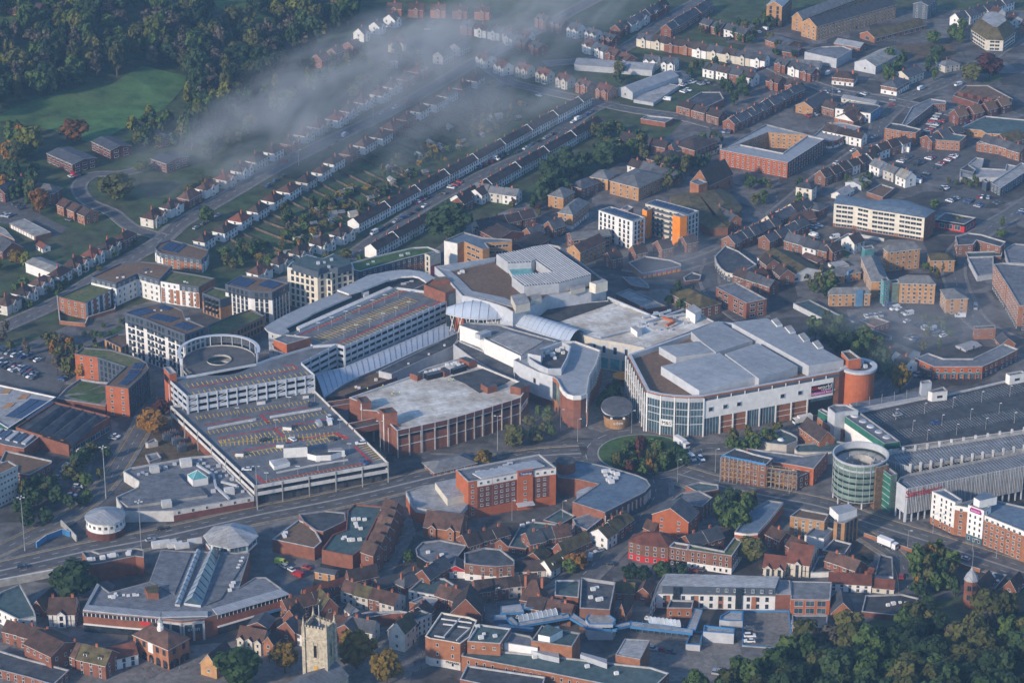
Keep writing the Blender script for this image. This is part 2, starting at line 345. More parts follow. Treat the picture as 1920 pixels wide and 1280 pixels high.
      # ------------------------------------------------------------------ pitched houses (local x along ridge, origin at base centre)
HC={}
def house_parts(w,d,he,rise,kind,wall,roof,chim=0,wst='w',pitch=2.6,fl=2,bays=0,base=None,gabm=None,dormers=0,party=0,porch=0,oh=.35):
  key=(round(w,2),round(d,2),round(he,2),round(rise,2),kind,wall,roof,chim,wst,pitch,fl,bays,base,gabm,dormers,party,porch)
  if key in HC: return HC[key]
  P=[];W2,D2=w/2,d/2
  mb=MB();Q=[(-W2,-D2),(W2,-D2),(W2,D2),(-W2,D2)]
  for k in range(4):
    a,b=Q[k],Q[(k+1) % 4];zz=[-.4,he] if not base else [-.4,base[1],he]
    for q in range(len(zz)-1):
      mb.face([(a[0],a[1],zz[q]),(b[0],b[1],zz[q]),(b[0],b[1],zz[q+1]),(a[0],a[1],zz[q+1])],(base[0] if base and q == 0 else wall))
  if kind == 'gable':
    for sx in (-1,1): mb.face([(sx*W2,-sx*D2,he),(sx*W2,sx*D2,he),(sx*W2,0,he+rise)],gabm or wall)
  P.append(('wall',mb.mesh('house_wall'),(0,0,0),0,None))
  mb=MB();s=rise/D2;e=he-oh*s;r=he+rise;th=.16
  if kind == 'gable':
    X=W2+(.2 if not party else .02)
    for sy in (-1,1):
      q=[(-X,sy*(D2+oh),e+th),(X,sy*(D2+oh),e+th),(X,0,r+th),(-X,0,r+th)]
      if sy > 0: q=q[::-1]
      mb.face(q,roof);mb.face([(x,y,z-th) for x,y,z in q[::-1]],roof)
      mb.face([(-X,sy*(D2+oh),e),(X,sy*(D2+oh),e),(X,sy*(D2+oh),e+th),(-X,sy*(D2+oh),e+th)],'frame')
      for sx in (-1,1): mb.face([(sx*X,sy*(D2+oh),e),(sx*X,sy*(D2+oh),e+th),(sx*X,0,r+th),(sx*X,0,r)],'frame')
  else:
    X,Y=W2+oh,D2+oh;rx=max(.3,W2-D2*.95)
    E=[(-X,-Y,e+.1),(X,-Y,e+.1),(X,Y,e+.1),(-X,Y,e+.1)];r1,r2=(-rx,0,r),(rx,0,r)
    mb.face([E[0],E[1],r2,r1],roof);mb.face([E[1],E[2],r2],roof);mb.face([E[2],E[3],r1,r2],roof);mb.face([E[3],E[0],r1],roof)
    for k in range(4):
      a,b=E[k],E[(k+1) % 4];mb.face([(a[0],a[1],a[2]-.18),(b[0],b[1],b[2]-.18),b,a],'frame')
    mb.face([(a[0],a[1],a[2]-.18) for a in E[::-1]],'frame')
  P.append(('roof',mb.mesh('house_roof'),(0,0,0),0,None))
  if party == 1:
    mb=MB()
    for sy in (-1,1): mb.bar((W2,sy*(D2+oh),e+.28),(W2,0,r+.28),.38,'white',.3)
    P.append(('party_wall_coping',mb.mesh('party_wall_coping'),(0,0,0),0,None))
  for k in range(chim):
    mb=MB();x={1: [0.0],2: [-W2*.72,W2*.72]}.get(chim,[-W2*.8,0,W2*.8])[k]
    mb.obox((0,0),(1,0),.95,.6,he+rise*.55,he+rise+1.0,'chim');mb.obox((0,0),(1,0),1.1,.75,he+rise+1.0,he+rise+1.15,'chim')
    for q in (-.25,.25): mb.cyl((q,0),.14,he+rise+1.15,he+rise+1.6,6,'chim')
    P.append(('chimney',mb.mesh('chimney'),(x,.25*D2 if kind == 'hip' and chim == 1 else 0,0),0,None))
  for k in range(bays):                                     # gabled front bays on the -y side
    bw=min(3.2,w/(bays+1));x=(k+.5)*w/bays-W2;mb=MB();dd=.9
    mb.obox((x,-D2-dd/2),(1,0),bw,dd,-.3,he,wall);g=bw*.5;zt=min(r-.3,he+bw*.45)
    yb=-D2-dd-.2;mb.face([(x-g,-D2-dd,he),(x+g,-D2-dd,he),(x,-D2-dd,zt)],gabm or wall)
    for sx in (-1,1):
      q=[(x+sx*(g+.2),yb,he-.1),(x,yb,zt+.1),(x,-D2+(zt-he)/s,zt+.1),(x+sx*(g+.2),-D2+.05,he-.1)]
      mb.face(q if sx < 0 else q[::-1],roof)
      mb.bar((x+sx*(g+.2),yb,he-.08),(x,yb,zt+.12),.16,'frame')
    P.append(('bay',mb.mesh('gabled_bay'),(0,0,0),0,Vector((0,-1,0))))
    for f in range(fl): P.append(('window',winmesh(wst),(x,-D2-dd,he/fl*(f+.52)),0,Vector((0,-1,0))))
  for k in range(dormers):
    x=(k+.5)*w/dormers-W2
    for sy in (-1,):
      mb=MB();y0=sy*D2*.72;z0=he+rise*.28;mb.obox((x,y0+.9),(1,0),1.5,1.8,z0-.2,z0+1.2,'frame',roof)
      mb.face([(x-.5,y0-.012,z0+.15),(x+.5,y0-.012,z0+.15),(x+.5,y0-.012,z0+1.0),(x-.5,y0-.012,z0+1.0)],'glass')
      mb.face([(x-.95,y0-.2,z0+1.2),(x+.95,y0-.2,z0+1.2),(x+.95,y0+2.2,z0+1.35),(x-.95,y0+2.2,z0+1.35)],roof)
      P.append(('dormer',mb.mesh('dormer'),(0,0,0),0,Vector((0,sy,0))))
  if porch:
    mb=MB();mb.obox((W2*.35,-D2-.7),(1,0),2.2,1.4,-.3,2.5,wall);mb.obox((W2*.35,-D2-.75),(1,0),2.6,1.7,2.5,2.7,roof)
    P.append(('porch',mb.mesh('porch'),(0,0,0),0,Vector((0,-1,0))))
  wd=WSTY[wst][0];fh=he/fl
  for sgn,L,rz,off in ((-1,w,0,D2),(1,w,math.pi,D2),(-1,d,-math.pi/2,W2),(1,d,math.pi/2,W2)):
    if bays and rz == 0: continue
    end=rz in (math.pi/2,-math.pi/2)
    if end and party: continue
    k=int((L-1.0)/pitch) if not end else max(1,int((L-2.2)/(pitch*1.25)))
    nv=Vector((0,sgn,0)) if not end else Vector((sgn,0,0))
    for f in range(fl):
      for i in range(k):
        x=(i-(k-1)/2)*(L-.9)/max(k,1)
        loc=(x,sgn*(off+.012),fh*(f+.52)) if not end else (sgn*(off+.012),x,fh*(f+.52))
        if f == 0 and i == k//2 and not end and not porch: P.append(('door',doormesh(),(loc[0],loc[1],1.05),rz,nv))
        else: P.append(('window',winmesh(wst),loc,rz,nv))
  HC[key]=P
  return P
_dm=[]
def doormesh():
  if not _dm:
    b=MB();b.obox((0,-.03),(1,0),1.0,.06,-1.05,1.0,'clad_dk');b.obox((0,-.05),(1,0),.6,.04,.3,.85,'glass');_dm.append(b.mesh('door'))
  return _dm[0]
def inst(name,label,cat,p,rz,P,group=None,wins=True):
  r=thing(name,label,cat,p,rz,group);c,s=math.cos(rz),math.sin(rz)
  for nm,me,loc,prz,nv in P:
    if nv is not None:
      g=Vector((nv.x*c-nv.y*s,nv.x*s+nv.y*c,0))
      if nm in ('window','door') and (not wins or not facing(Vector(p),g)): continue
    o=link(nm,me,rf if nm in ('chimney','dormer','party_wall_coping') else r,loc,prz)
    if nm == 'roof': rf=o
  return r
def pit(name,label,cat,s,hp=None,h=None,rise=3,kind='gable',ax=None,wall='brick',roof='slate',i=1,wst='w',pitch=3.0,fl=None,group=None,z0=None,flip=None,**kw):
  pts=px(s)
  if hp: h,zg=top(*pts[i],hp)
  else: zg=gnd(*pts[1]).z if z0 is None else z0
  a,b,c=[at(x,y,zg+h) for x,y in pts[:3]]
  u=b-a;v=c-b
  ux=u.normalized();vn=Vector((-ux.y,ux.x,0));vl=v.dot(vn)
  if abs(vl) < .8*v.length:                                 # skewed reading: share the error between both edges
    b2=v.normalized();ang=(math.atan2(ux.y,ux.x)+math.atan2(b2.y,b2.x)-math.copysign(math.pi/2,ux.x*b2.y-ux.y*b2.x))/2
    ux=Vector((math.cos(ang),math.sin(ang),0));vn=Vector((-ux.y,ux.x,0));vl=math.copysign(v.length,v.dot(vn))
  L1,L2=u.length,abs(vl)
  cen=(a+b)/2+vn*vl/2;cen.z=zg
  along=(L1 >= L2) if ax is None else ax == 0
  d0=ux if along else vn
  w,d=(L1,L2) if along else (L2,L1)
  rz=math.atan2(d0.y,d0.x);nv=Vector((math.sin(rz),-math.cos(rz),0))       # local -y
  if not facing(cen,nv): rz += math.pi
  if flip: rz += math.pi
  P=house_parts(w,d,h,rise,kind,wall,roof,wst=wst,pitch=pitch,fl=fl or max(1,round(h/2.9)),**kw)
  r=inst(name,label,cat,cen,rz,P,group)
  o=O();o.root=r;o.cen=cen;o.rz=rz;o.h=h;o.w=w;o.d=d
  return o
def row(label,A,B,n,w,d,he,rise,kind,walls,roofs,group,name='house',zr=None,face=1,fill=1.0,jit=0.0,cat='house',wst='w',skipi=(),**kw):
  """n houses with their ridge line between pixels A and B"""
  a,b=px(A)[0],px(B)[0];zr=he+rise if zr is None else zr
  pa,pb=at(*a,zr),at(*b,zr);t=(pb-pa);L=t.length;t.normalize()
  rz=math.atan2(t.y,t.x);nv=Vector((math.sin(rz),-math.cos(rz),0))
  if (facing((pa+pb)/2,nv)) != (face > 0): rz += math.pi
  if w is None: w=L/max(1,n-1)*fill
  for k in range(n):
    if k in skipi: continue
    p=pa+(pb-pa)*(k/(n-1) if n > 1 else .5);p.z=hz(p.x,p.y)
    q=Vector((-t.y,t.x,0))*rnd.uniform(-jit,jit);wl=walls[rnd.randrange(len(walls))];rf=roofs[rnd.randrange(len(roofs))]
    lb=label if isinstance(label,str) else label(wl,rf)
    if jit > .5 and 'bays' in kw: kw['bays']=rnd.choice([0,1,2,2])
    if 'party' in kw: kw['party']=1 if k % 3 == 2 else 2
    inst(name,lb,cat,p+q,rz+rnd.uniform(-.03,.03)*(jit > 0),house_parts(w*(rnd.choice([.88,1,1.06]) if jit > .5 else 1),d*(rnd.choice([.92,1,1.12]) if jit else 1),he,rise*(rnd.choice([.88,1,1.12]) if jit else 1),kind,wl,rf,wst=wst,**kw),group)
    # ------------------------------------------------------------------ ground sheets
LV=dict(area=.03,area2=.06,road=.10,road2=.115,mark=.14)
def cat_rom(P,per=6,closed=False):
  out=[];n=len(P)
  for i in range(n if closed else n-1):
    p0,p1,p2,p3=(P[(i-1) % n] if closed or i else P[0]),P[i],P[(i+1) % n],(P[(i+2) % n] if closed or i+2 < n else P[-1])
    for k in range(per):
      t=k/per;out.append(.5*((2*p1)+(p2-p0)*t+(2*p0-5*p1+4*p2-p3)*t*t+(3*p1-p0-3*p2+p3)*t**3))
  if not closed: out.append(P[-1].copy())
  return out
def area(name,s,m,lev='area',z=None):
  mb=MB();P=[gnd(x,y) for x,y in px(s)];n=len(P)
  if sum(P[k].x*P[(k+1) % n].y-P[(k+1) % n].x*P[k].y for k in range(n)) < 0: P=P[::-1]
  if max(p.z for p in P) > .05:
    tr=tessellate_polygon([[Vector((p.x,p.y,0)) for p in P]])
    bm=bmesh.new();vs=[bm.verts.new((p.x,p.y,0)) for p in P];bm.faces.new(vs)
    bmesh.ops.triangulate(bm,faces=bm.faces[:])
    for _ in range(5):
      ed=[e for e in bm.edges if e.calc_length() > 12]
      if ed: bmesh.ops.subdivide_edges(bm,edges=ed,cuts=1);bmesh.ops.triangulate(bm,faces=bm.faces[:])
    for v in bm.verts: q=hz(v.co.x,v.co.y);v.co.z=q+(.35 if q > .02 else LV[lev])
    me=bpy.data.meshes.new(name);bm.to_mesh(me);bm.free();me.materials.append(MATS[m])
    return tag(link(name,me),kind='structure')
  mb.face([(p.x,p.y,(LV[lev] if z is None else z)) for p in P],m)
  return struct(name,mb)
def ribbon(mb,P,o1,o2,z,m,side=False):
  n=len(P);T=[((P[min(i+1,n-1)]-P[max(i-1,0)]).normalized()) for i in range(n)]
  N=[Vector((-t.y,t.x,0)) for t in T];A=[p+q*o1 for p,q in zip(P,N)];B=[p+q*o2 for p,q in zip(P,N)]
  if o1 > o2: A,B=B,A
  for i in range(n-1):
    zz=[z+hz(p.x,p.y) for p in (A[i],A[i+1],B[i+1],B[i])]
    mb.face([(A[i].x,A[i].y,zz[0]),(A[i+1].x,A[i+1].y,zz[1]),(B[i+1].x,B[i+1].y,zz[2]),(B[i].x,B[i].y,zz[3])],m)
    if side:
      for X in (A,B): mb.face([(X[i].x,X[i].y,0),(X[i+1].x,X[i+1].y,0),(X[i+1].x,X[i+1].y,z),(X[i].x,X[i].y,z)],'kerb')
def dashes(mb,P,off,z,m,w=.16,on=3,gap=5):
  acc=0;n=len(P)
  for i in range(n-1):
    a,b=P[i],P[i+1];L=(b-a).length;t=(b-a)/L;q=Vector((-t.y,t.x,0));s=0
    while s < L:
      ph=acc % (on+gap);r=min(L-s,(on-ph) if ph < on else (on+gap-ph))
      if ph < on:
        p1,p2=a+t*s+q*off,a+t*(s+r)+q*off
        mb.face([(x.x,x.y,z) for x in (p1-q*w/2,p2-q*w/2,p2+q*w/2,p1+q*w/2)],m)
      s += r+1e-4;acc += r+1e-4
def road(s,w,lines='dash',pave=2.0,m='asphalt',lev=0,closed=False,name='road'):
  pts=[gnd(x,y) for x,y in px(s)];P=cat_rom(pts,6,closed)
  if closed: P.append(P[0].copy())
  z=LV['road']+lev*.012;mb=MB();ribbon(mb,P,-w/2,w/2,z,m);r=struct(name,mb)
  if pave:
    for sg in (-1,1):
      mb=MB();ribbon(mb,P,sg*w/2,sg*(w/2+pave),LV['road2']+.1-lev*.012,'paving',side=True);o=link('pavement',mb.mesh('pavement'),r);o['kind']='structure'
  if lines:
    mb=MB()
    if lines in ('dash','edge'): dashes(mb,P,0,LV['mark']+lev*.012,'mk_white')
    if lines == 'dual': dashes(mb,P,w/4,LV['mark']+.02,'mk_white');dashes(mb,P,-w/4,LV['mark']+.02,'mk_white');ribbon(mb,P,-.55,.55,LV['mark']+.02,'kerb')
    if lines in ('edge','dual'):
      for sg in (-1,1): ribbon(mb,P,sg*(w/2-.45),sg*(w/2-.25),LV['mark']+.02+lev*.012,'mk_yel')
    link('lane_marking',mb.mesh('lane_marking'),r)
  return P
  # ------------------------------------------------------------------ trees
CROWN={}
def crown_mesh(mat,var,dens=1.0,tall=1.0,leaf=.15):
  k=(mat,var,dens,tall,leaf)
  if k in CROWN: return CROWN[k]
  R=random.Random(hash((var,round(dens*10),round(tall*10))) & 0xffff);mb=MB()
  nb=int(34*dens);blobs=[]
  for i in range(nb):
    while True:
      p=Vector((R.uniform(-1,1),R.uniform(-1,1),R.uniform(-1,1)))
      if .35 < p.length < 1: break
    p=p*(.62+.22*R.random());p.z=p.z*tall*(1.0 if p.z > 0 else .85);blobs.append((p,R.uniform(.24,.42)))
  for c,r in blobs:
    for j in range(int(30*min(1,dens+.15))):
      d=Vector((R.gauss(0,1),R.gauss(0,1),R.gauss(.25,1))).normalized();q=c+d*r*R.uniform(.75,1.08)
      n=(d+Vector((R.uniform(-.6,.6),R.uniform(-.6,.6),R.uniform(-.3,.7)))).normalized()
      x=n.orthogonal().normalized();x.rotate(Matrix.Rotation(R.uniform(0,6.28),3,n));y=n.cross(x);s=leaf*R.uniform(.6,1.25)
      mb.face([q-x*s-y*s*.6,q+x*s*.3-y*s,q+x*s+y*s*.5,q-x*s*.4+y*s],mat)
  if dens > .6:
    for c,r in blobs[:26]:
      for fz in (-1,1):
        for a in range(5):
          a0,a1=a*1.2566,(a+1)*1.2566;rr=r*.82
          mb.face([c+Vector((math.cos(a0)*rr,math.sin(a0)*rr,0)),c+Vector((math.cos(a1)*rr,math.sin(a1)*rr,0)),c+Vector((0,0,fz*rr))],mat)
  CROWN[k]=mb.mesh('crown');return CROWN[k]
TRUNK={}
def trunk_mesh(var=0):
  if var in TRUNK: return TRUNK[var]
  R=random.Random(var+5);mb=MB()                        # unit height 1, radius scaled by height
  def limb(a,b,r0,r1,n=6):
    a,b=Vector(a),Vector(b);d=(b-a).normalized();x=d.orthogonal().normalized();y=d.cross(x)
    for i in range(n):
      t0,t1=6.283*i/n,6.283*(i+1)/n
      mb.face([a+(x*math.cos(t0)+y*math.sin(t0))*r0,a+(x*math.cos(t1)+y*math.sin(t1))*r0,b+(x*math.cos(t1)+y*math.sin(t1))*r1,b+(x*math.cos(t0)+y*math.sin(t0))*r1],'trunk')
  limb((0,0,-.03),(0,0,.35),.032,.024);limb((0,0,.35),(R.uniform(-.03,.03),R.uniform(-.03,.03),.8),.024,.008)
  for i in range(7):
    a=i*.9+R.random();z=.28+.06*i;r=R.uniform(.16,.28);limb((0,0,z),(math.cos(a)*r,math.sin(a)*r,z+R.uniform(.15,.3)),.013,.004,4)
  TRUNK[var]=mb.mesh('trunk');return TRUNK[var]
KIND={'dk': ('lf_dk',1,1,'dark green'),'gr': ('lf_gr',1,1,'mid green'),'ol': ('lf_ol',1,1,'olive green'),'yl': ('lf_yl',1,1,'yellow-green'),'or': ('lf_or',1,1,'orange autumn'),
'ru': ('lf_ru',1,1,'dark red-leaved'),'br': ('lf_br',.5,1.35,'thin grey-brown'),'go': ('lf_go',.9,1.1,'golden autumn'),'co': ('lf_dk',1,1.7,'tall dark evergreen')}
tn=[0]
TREES=[]
def tree_at(p,h,r,kind,label,group=None,name='tree',pri=0): TREES.append((pri+r*h/Vector((p[0],p[1],CAMZ)).length,len(TREES),Vector(p),h,r,kind,label,group))
def plant_trees(keep=300):
  TREES.sort(key=lambda t: -t[0])
  import numpy as np
  V,Fc,Mi,mats=[],[],[],[];nv=0
  for k,(_,i,p,h,r,kind,label,group) in enumerate(TREES):
    mat,dens,tall,_=KIND[kind];v=i % 3;rz=(h-.18*h)/2/(.95*tall);a=rnd.uniform(0,6.28);sc=(r*1.12,r*1.12,rz*1.08)
    if k < keep:
      t=thing('tree',label,'tree',p,a,group);link('trunk',trunk_mesh(v % 2),t,(0,0,0),0,(h*.9,h*.9,h*.9));link('crown',crown_mesh(mat,v,dens,tall),t,(0,0,h*.58),0,sc);continue
    me=crown_mesh(mat,v,min(dens,.55),tall,.19);co=np.empty(len(me.vertices)*3);me.vertices.foreach_get('co',co);co=co.reshape(-1,3)*sc;c,s=math.cos(a),math.sin(a)
    co=np.stack([co[:,0]*c-co[:,1]*s+p.x,co[:,0]*s+co[:,1]*c+p.y,co[:,2]+p.z+h*.58],1);q=h*.02
    tr=np.array([[p.x+x*q,p.y+y*q,p.z+z*h*.6-.3] for x,y in ((-1,0),(1,0),(0,-1),(0,1)) for z in (0,1)])[[0,2,3,1,4,6,7,5]]
    co=np.concatenate([co,tr]);n=len(co)//4;V.append(co);Fc.append(np.arange(nv,nv+n*4).reshape(-1,4));nv += n*4
    for q_ in (mat,'trunk'):
      if q_ not in mats: mats.append(q_)
    Mi.append(np.array([mats.index(mat)]*(n-2)+[mats.index('trunk')]*2))
  me=bpy.data.meshes.new('background_trees');me.from_pydata(np.concatenate(V).tolist(),[],np.concatenate(Fc).tolist())
  for m in mats: me.materials.append(MATS[m])
  me.polygons.foreach_set('material_index',np.concatenate(Mi));me.update();tag(link('background_trees',me),kind='stuff')
def tree(s,h,r,kind,label,group=None,name='tree'):
  """s: pixels of the crown's centre"""
  for x,y in px(s):
    p=gnd(x,y);q=p
    for _ in range(6): q=at(x,y,q.z*0+hz(q.x,q.y)+h*.58)
    p=Vector((q.x,q.y,hz(q.x,q.y)));k=rnd.uniform(.88,1.12)
    tree_at(p,h*k,r*k,kind,label,group,name,99)
def inpoly(x,y,P):
  c=False;n=len(P)
  for i in range(n):
    (x1,y1),(x2,y2)=P[i],P[(i+1) % n]
    if (y1 > y) != (y2 > y) and x < (x2-x1)*(y-y1)/(y2-y1)+x1: c=not c
  return c
PLACED=[]
def wood(s,n,hr,rr,kinds,label,group,mind=5.0,hole=(),tries=40):
  P=px(s);x0,x1=min(p[0] for p in P),max(p[0] for p in P);y0,y1=min(p[1] for p in P),max(p[1] for p in P)
  k=0;t=0;H=[px(q) for q in hole]
  while k < n and t < n*tries:
    t += 1;x,y=rnd.uniform(x0,x1),rnd.uniform(y0,y1)
    if not inpoly(x,y,P) or any(inpoly(x,y,q) for q in H): continue
    p=gnd(x,y);h=rnd.uniform(*hr);p=gnd(x,y+.5*h*F*.92/(p-CAMP).length)
    if any((p.x-q[0])**2+(p.y-q[1])**2 < (mind*.5*(1+q[2]/5))**2 for q in PLACED): continue
    kd=rnd.choice(kinds);r=rnd.uniform(*rr);PLACED.append((p.x,p.y,r));k += 1
    tree_at(p,h,r*(.8 if kd == 'br' else 1),kd,label.replace('*',KIND[kd][3]),group)
  return k
  # ------------------------------------------------------------------ vehicles (local x forward)
VM={}
def car_parts(colr,kind):
  k=(colr,kind)
  if k in VM: return VM[k]
  if kind == 'car': L,Wd,H=4.3,1.78,1.48;prof=[(-2.15,.35),(-2.15,.85),(-1.95,.98),(1.0,.98),(2.0,.82),(2.15,.6),(2.15,.35)];cab=[(-1.75,.97,.0),(-1.35,1.42,.12),(.15,1.46,.12),(.95,.97,0)]
  elif kind == 'suv': L,Wd,H=4.6,1.9,1.75;prof=[(-2.3,.4),(-2.3,1.05),(-2.2,1.12),(1.15,1.12),(2.1,1.0),(2.3,.75),(2.3,.4)];cab=[(-2.15,1.11,0),(-1.95,1.68,.1),(.2,1.72,.1),(1.05,1.11,0)]
  else: L,Wd,H=5.4,2.0,2.4;prof=[(-2.7,.45),(-2.7,1.3),(-2.7,2.3),(1.25,2.35),(2.0,1.35),(2.65,1.15),(2.7,.45)];cab=None
  w=Wd/2;mb=MB();n=len(prof)
  for i in range(n):
    a,b=prof[i],prof[(i+1) % n];ia=.93 if a[1] > .9 else 1;ib=.93 if b[1] > .9 else 1
    mb.face([(a[0],w*ia,a[1]),(b[0],w*ib,b[1]),(b[0],-w*ib,b[1]),(a[0],-w*ia,a[1])],colr)
  mb.face([(a[0],-w*(.93 if a[1] > .9 else 1),a[1]) for a in prof][::-1],colr);mb.face([(a[0],w*(.93 if a[1] > .9 else 1),a[1]) for a in prof],colr)
  if cab:
    b,c=cab[1],cab[2];ww=w*.93-.14;mb.face([(b[0],-ww,b[1]+.012),(c[0],-ww,c[1]+.012),(c[0],ww,c[1]+.012),(b[0],ww,b[1]+.012)],colr)
  P=[('body',mb.mesh('vehicle_body'),(0,0,0))]
  mb=MB()
  if cab:
    q=w*.93;Lo=[(cab[0][0],-q*.98,cab[0][1]),(cab[3][0],-q*.98,cab[3][1]),(cab[3][0],q*.98,cab[3][1]),(cab[0][0],q*.98,cab[0][1])]
    Hi=[(cab[1][0],-q+.14,cab[1][1]),(cab[2][0],-q+.14,cab[2][1]),(cab[2][0],q-.14,cab[2][1]),(cab[1][0],q-.14,cab[1][1])]
    for i in range(4): mb.face([Lo[i],Lo[(i+1) % 4],Hi[(i+1) % 4],Hi[i]],'glass')
    mb.face(Hi,'glass')
  else:
    mb.face([(1.29,-w*.85,2.31),(1.29,w*.85,2.31),(2.02,w*.88,1.38),(2.02,-w*.88,1.38)][::-1],'glass')
    for sg in (-1,1): mb.face([(.4,sg*(w*.93+.012),1.4),(1.7,sg*(w*.94+.012),1.4),(1.15,sg*(w*.93+.012),2.1),(.4,sg*(w*.93+.012),2.1)],'glass')
  P.append(('windows',mb.mesh('vehicle_windows'),(0,0,0)))
  wm=VM.get('wheel')
  if not wm:
    b=MB();n=10;r=.33
    for i in range(n):
      a0,a1=6.2832*i/n,6.2832*(i+1)/n
      b.face([(r*math.cos(a0),-.12,r*math.sin(a0)),(r*math.cos(a1),-.12,r*math.sin(a1)),(r*math.cos(a1),.12,r*math.sin(a1)),(r*math.cos(a0),.12,r*math.sin(a0))],'tyre')
    for y in (-.12,.12): b.face([(r*math.cos(6.2832*i/n),y,r*math.sin(6.2832*i/n)) for i in range(n)],'tyre');b.face([(r*.6*math.cos(6.2832*i/n),y*1.04,r*.6*math.sin(6.2832*i/n)) for i in range(n)],'lampgrey')
    wm=VM['wheel']=b.mesh('wheel')
  for x in (-L*.3,L*.31):
    for y in (-w+.1,w-.1): P.append(('wheel',wm,(x,y,.33)))
  VM[k]=P
  return P
CNAME={'car_white': 'white','car_silver': 'silver','car_black': 'black','car_grey': 'dark grey','car_blue': 'blue','car_red': 'red','car_navy': 'navy','car_lime': 'yellow-green'}
PAL=['car_white']*5+['car_silver']*4+['car_black']*4+['car_grey']*4+['car_blue']*2+['car_red']*2+['car_navy']*2
def car_at(p,ang,where,colr=None,kind=None,group=None,z=None,label=None):
  colr=colr or rnd.choice(PAL);kind=kind or rnd.choice(['car','car','car','suv'])
  if kind == 'van': colr=colr if colr != 'car_black' else 'car_white'
  zz=(hz(p.x,p.y)+.11) if z is None else z
  nm={'car': 'parked_car','suv': 'parked_car','van': 'parked_van'}[kind];kd={'car': 'car','suv': 'estate car','van': 'van'}[kind]
  t=thing(nm,label or '%s %s %s' % (CNAME[colr],kd,where),'van' if kind == 'van' else 'car',(p.x,p.y,zz),ang+(math.pi if rnd.random() < .5 else 0),group)
  for n,me,loc in car_parts(colr,kind): link(n,me,t,loc)
  return t
def cars(A,B,n,where,group,perp=True,fill=.85,z=0.0,jit=.25,van=.06,abs_z=None,kinds=None):
  """n bays from pixel A to pixel B; perp: parked across the row"""
  a,b=px(A)[0],px(B)[0];zz=z;pa,pb=at(*a,zz),at(*b,zz);t=pb-pa;ang=math.atan2(t.y,t.x)+(math.pi/2 if perp else 0)
  for k in range(n):
    if rnd.random() > fill: continue
    p=pa+t*((k+.5)/n)
    car_at(p+Vector((rnd.uniform(-jit,jit),rnd.uniform(-jit,jit),0)),ang+rnd.uniform(-.04,.04),where,kind='van' if rnd.random() < van else None,group=group,z=(z+.02) if z > 1 else None)
def car(A,dirto,where,colr,kind='car',z=0.0,label=None):
  a,b=px(A)[0],px(dirto)[0];p,q=at(*a,z),at(*b,z);car_at(p,math.atan2(q.y-p.y,q.x-p.x),where,colr,kind,None,(z+.02) if z > 1 else None,label)
  # ------------------------------------------------------------------ lamps
def lampmesh(h,heads,r=.09):
  mb=MB();mb.cyl((0,0),r*1.7,-.2,h*.12,8,'lampgrey');mb.cyl((0,0),r*1.2,h*.12,h,8,'lampgrey',r2=r*.7)
  return mb.mesh('pole')
def headmesh(a,n):
  mb=MB()
  for k in range(n):
    t=6.2832*k/n;u=(math.cos(t),math.sin(t));mb.bar((0,0,0),(u[0]*a,u[1]*a,.15),.12,'lampgrey');mb.obox((u[0]*a,u[1]*a),u,.9,.45,.08,.28,'frame',bottom=True)
  return mb.mesh('lamp_head')
LM={}
def lamp(s,h,n,label,group=None,z=None,top_px=False,a=1.2,rz=0):
  if ('p',h) not in LM: LM['p',h]=lampmesh(h,n,.09 if h < 14 else .16)
  if ('h',n,a) not in LM: LM['h',n,a]=headmesh(a,n)
  for x,y in px(s):
    p=gnd(x,y) if z is None else at(x,y,z)
    t=thing('street_lamp',label,'lamp',p,rz,group);link('pole',LM['p',h],t);link('lamp_head',LM['h',n,a],t,(0,0,h))
    # ------------------------------------------------------------------ lettering
def text(b_root,s,a,n,size,m,z,name='lettering',off=.08,wid=None):
  """flat letters standing on a wall: a = left foot point (world), n = outward normal"""
  cu=bpy.data.curves.new('txt','FONT');cu.body=s;cu.size=size;cu.extrude=.03;cu.align_x='CENTER';cu.resolution_u=2
  tmp=bpy.data.objects.new('txt',cu);COL.objects.link(tmp)
  dg=bpy.context.evaluated_depsgraph_get();me=bpy.data.meshes.new_from_object(tmp.evaluated_get(dg));me.materials.clear();me.materials.append(MATS[m])
  bpy.data.objects.remove(tmp);bpy.data.curves.remove(cu)
  if wid:
    xs=[v.co.x for v in me.vertices];k=wid/(max(xs)-min(xs))
    for v in me.vertices: v.co.x *= k
  o=bpy.data.objects.new(name,me);COL.objects.link(o);o.parent=b_root
  p=a+n*off;o.location=(p.x-b_root.location.x,p.y-b_root.location.y,z-b_root.location.z)
  o.rotation_euler=(math.pi/2,0,math.atan2(n.x,-n.y))
  return o
def panel(b_root,a,b,n,z0,z1,m,name='sign_panel',off=.06,th=.1):
  mb=MB();q=n*off;r=n*(off+th);A,B_=a+q,b+q;A2,B2=a+r,b+r
  for pts in ([(A2,z0),(B2,z0),(B2,z1),(A2,z1)],[(A,z1),(A2,z1),(B2,z1),(B_,z1)][::-1],[(A,z0),(A2,z0),(A2,z1),(A,z1)],[(B2,z0),(B_,z0),(B_,z1),(B2,z1)],[(A,z0),(B_,z0),(B2,z0),(A2,z0)]):
    mb.face([(p.x,p.y,z) for p,z in pts],m)
  return part(b_root,name,mb)
def edge(b,k):
  W=b.W;a,c=W[k].copy(),W[(k+1) % len(W)].copy();a.z=c.z=0;nn=outn(W,k)
  if Vector((c.y-a.y,a.x-c.x,0)).dot(nn) < 0: a,c=c,a
  return a,c,nn
def bands(b,k,zs,m,th=.12,hh=.5,name='wall_band'):
  a,c,n=edge(b,k)
  for z in zs: panel(b.root,a,c,n,b.z0+z,b.z0+z+hh,m,name,.0,th)
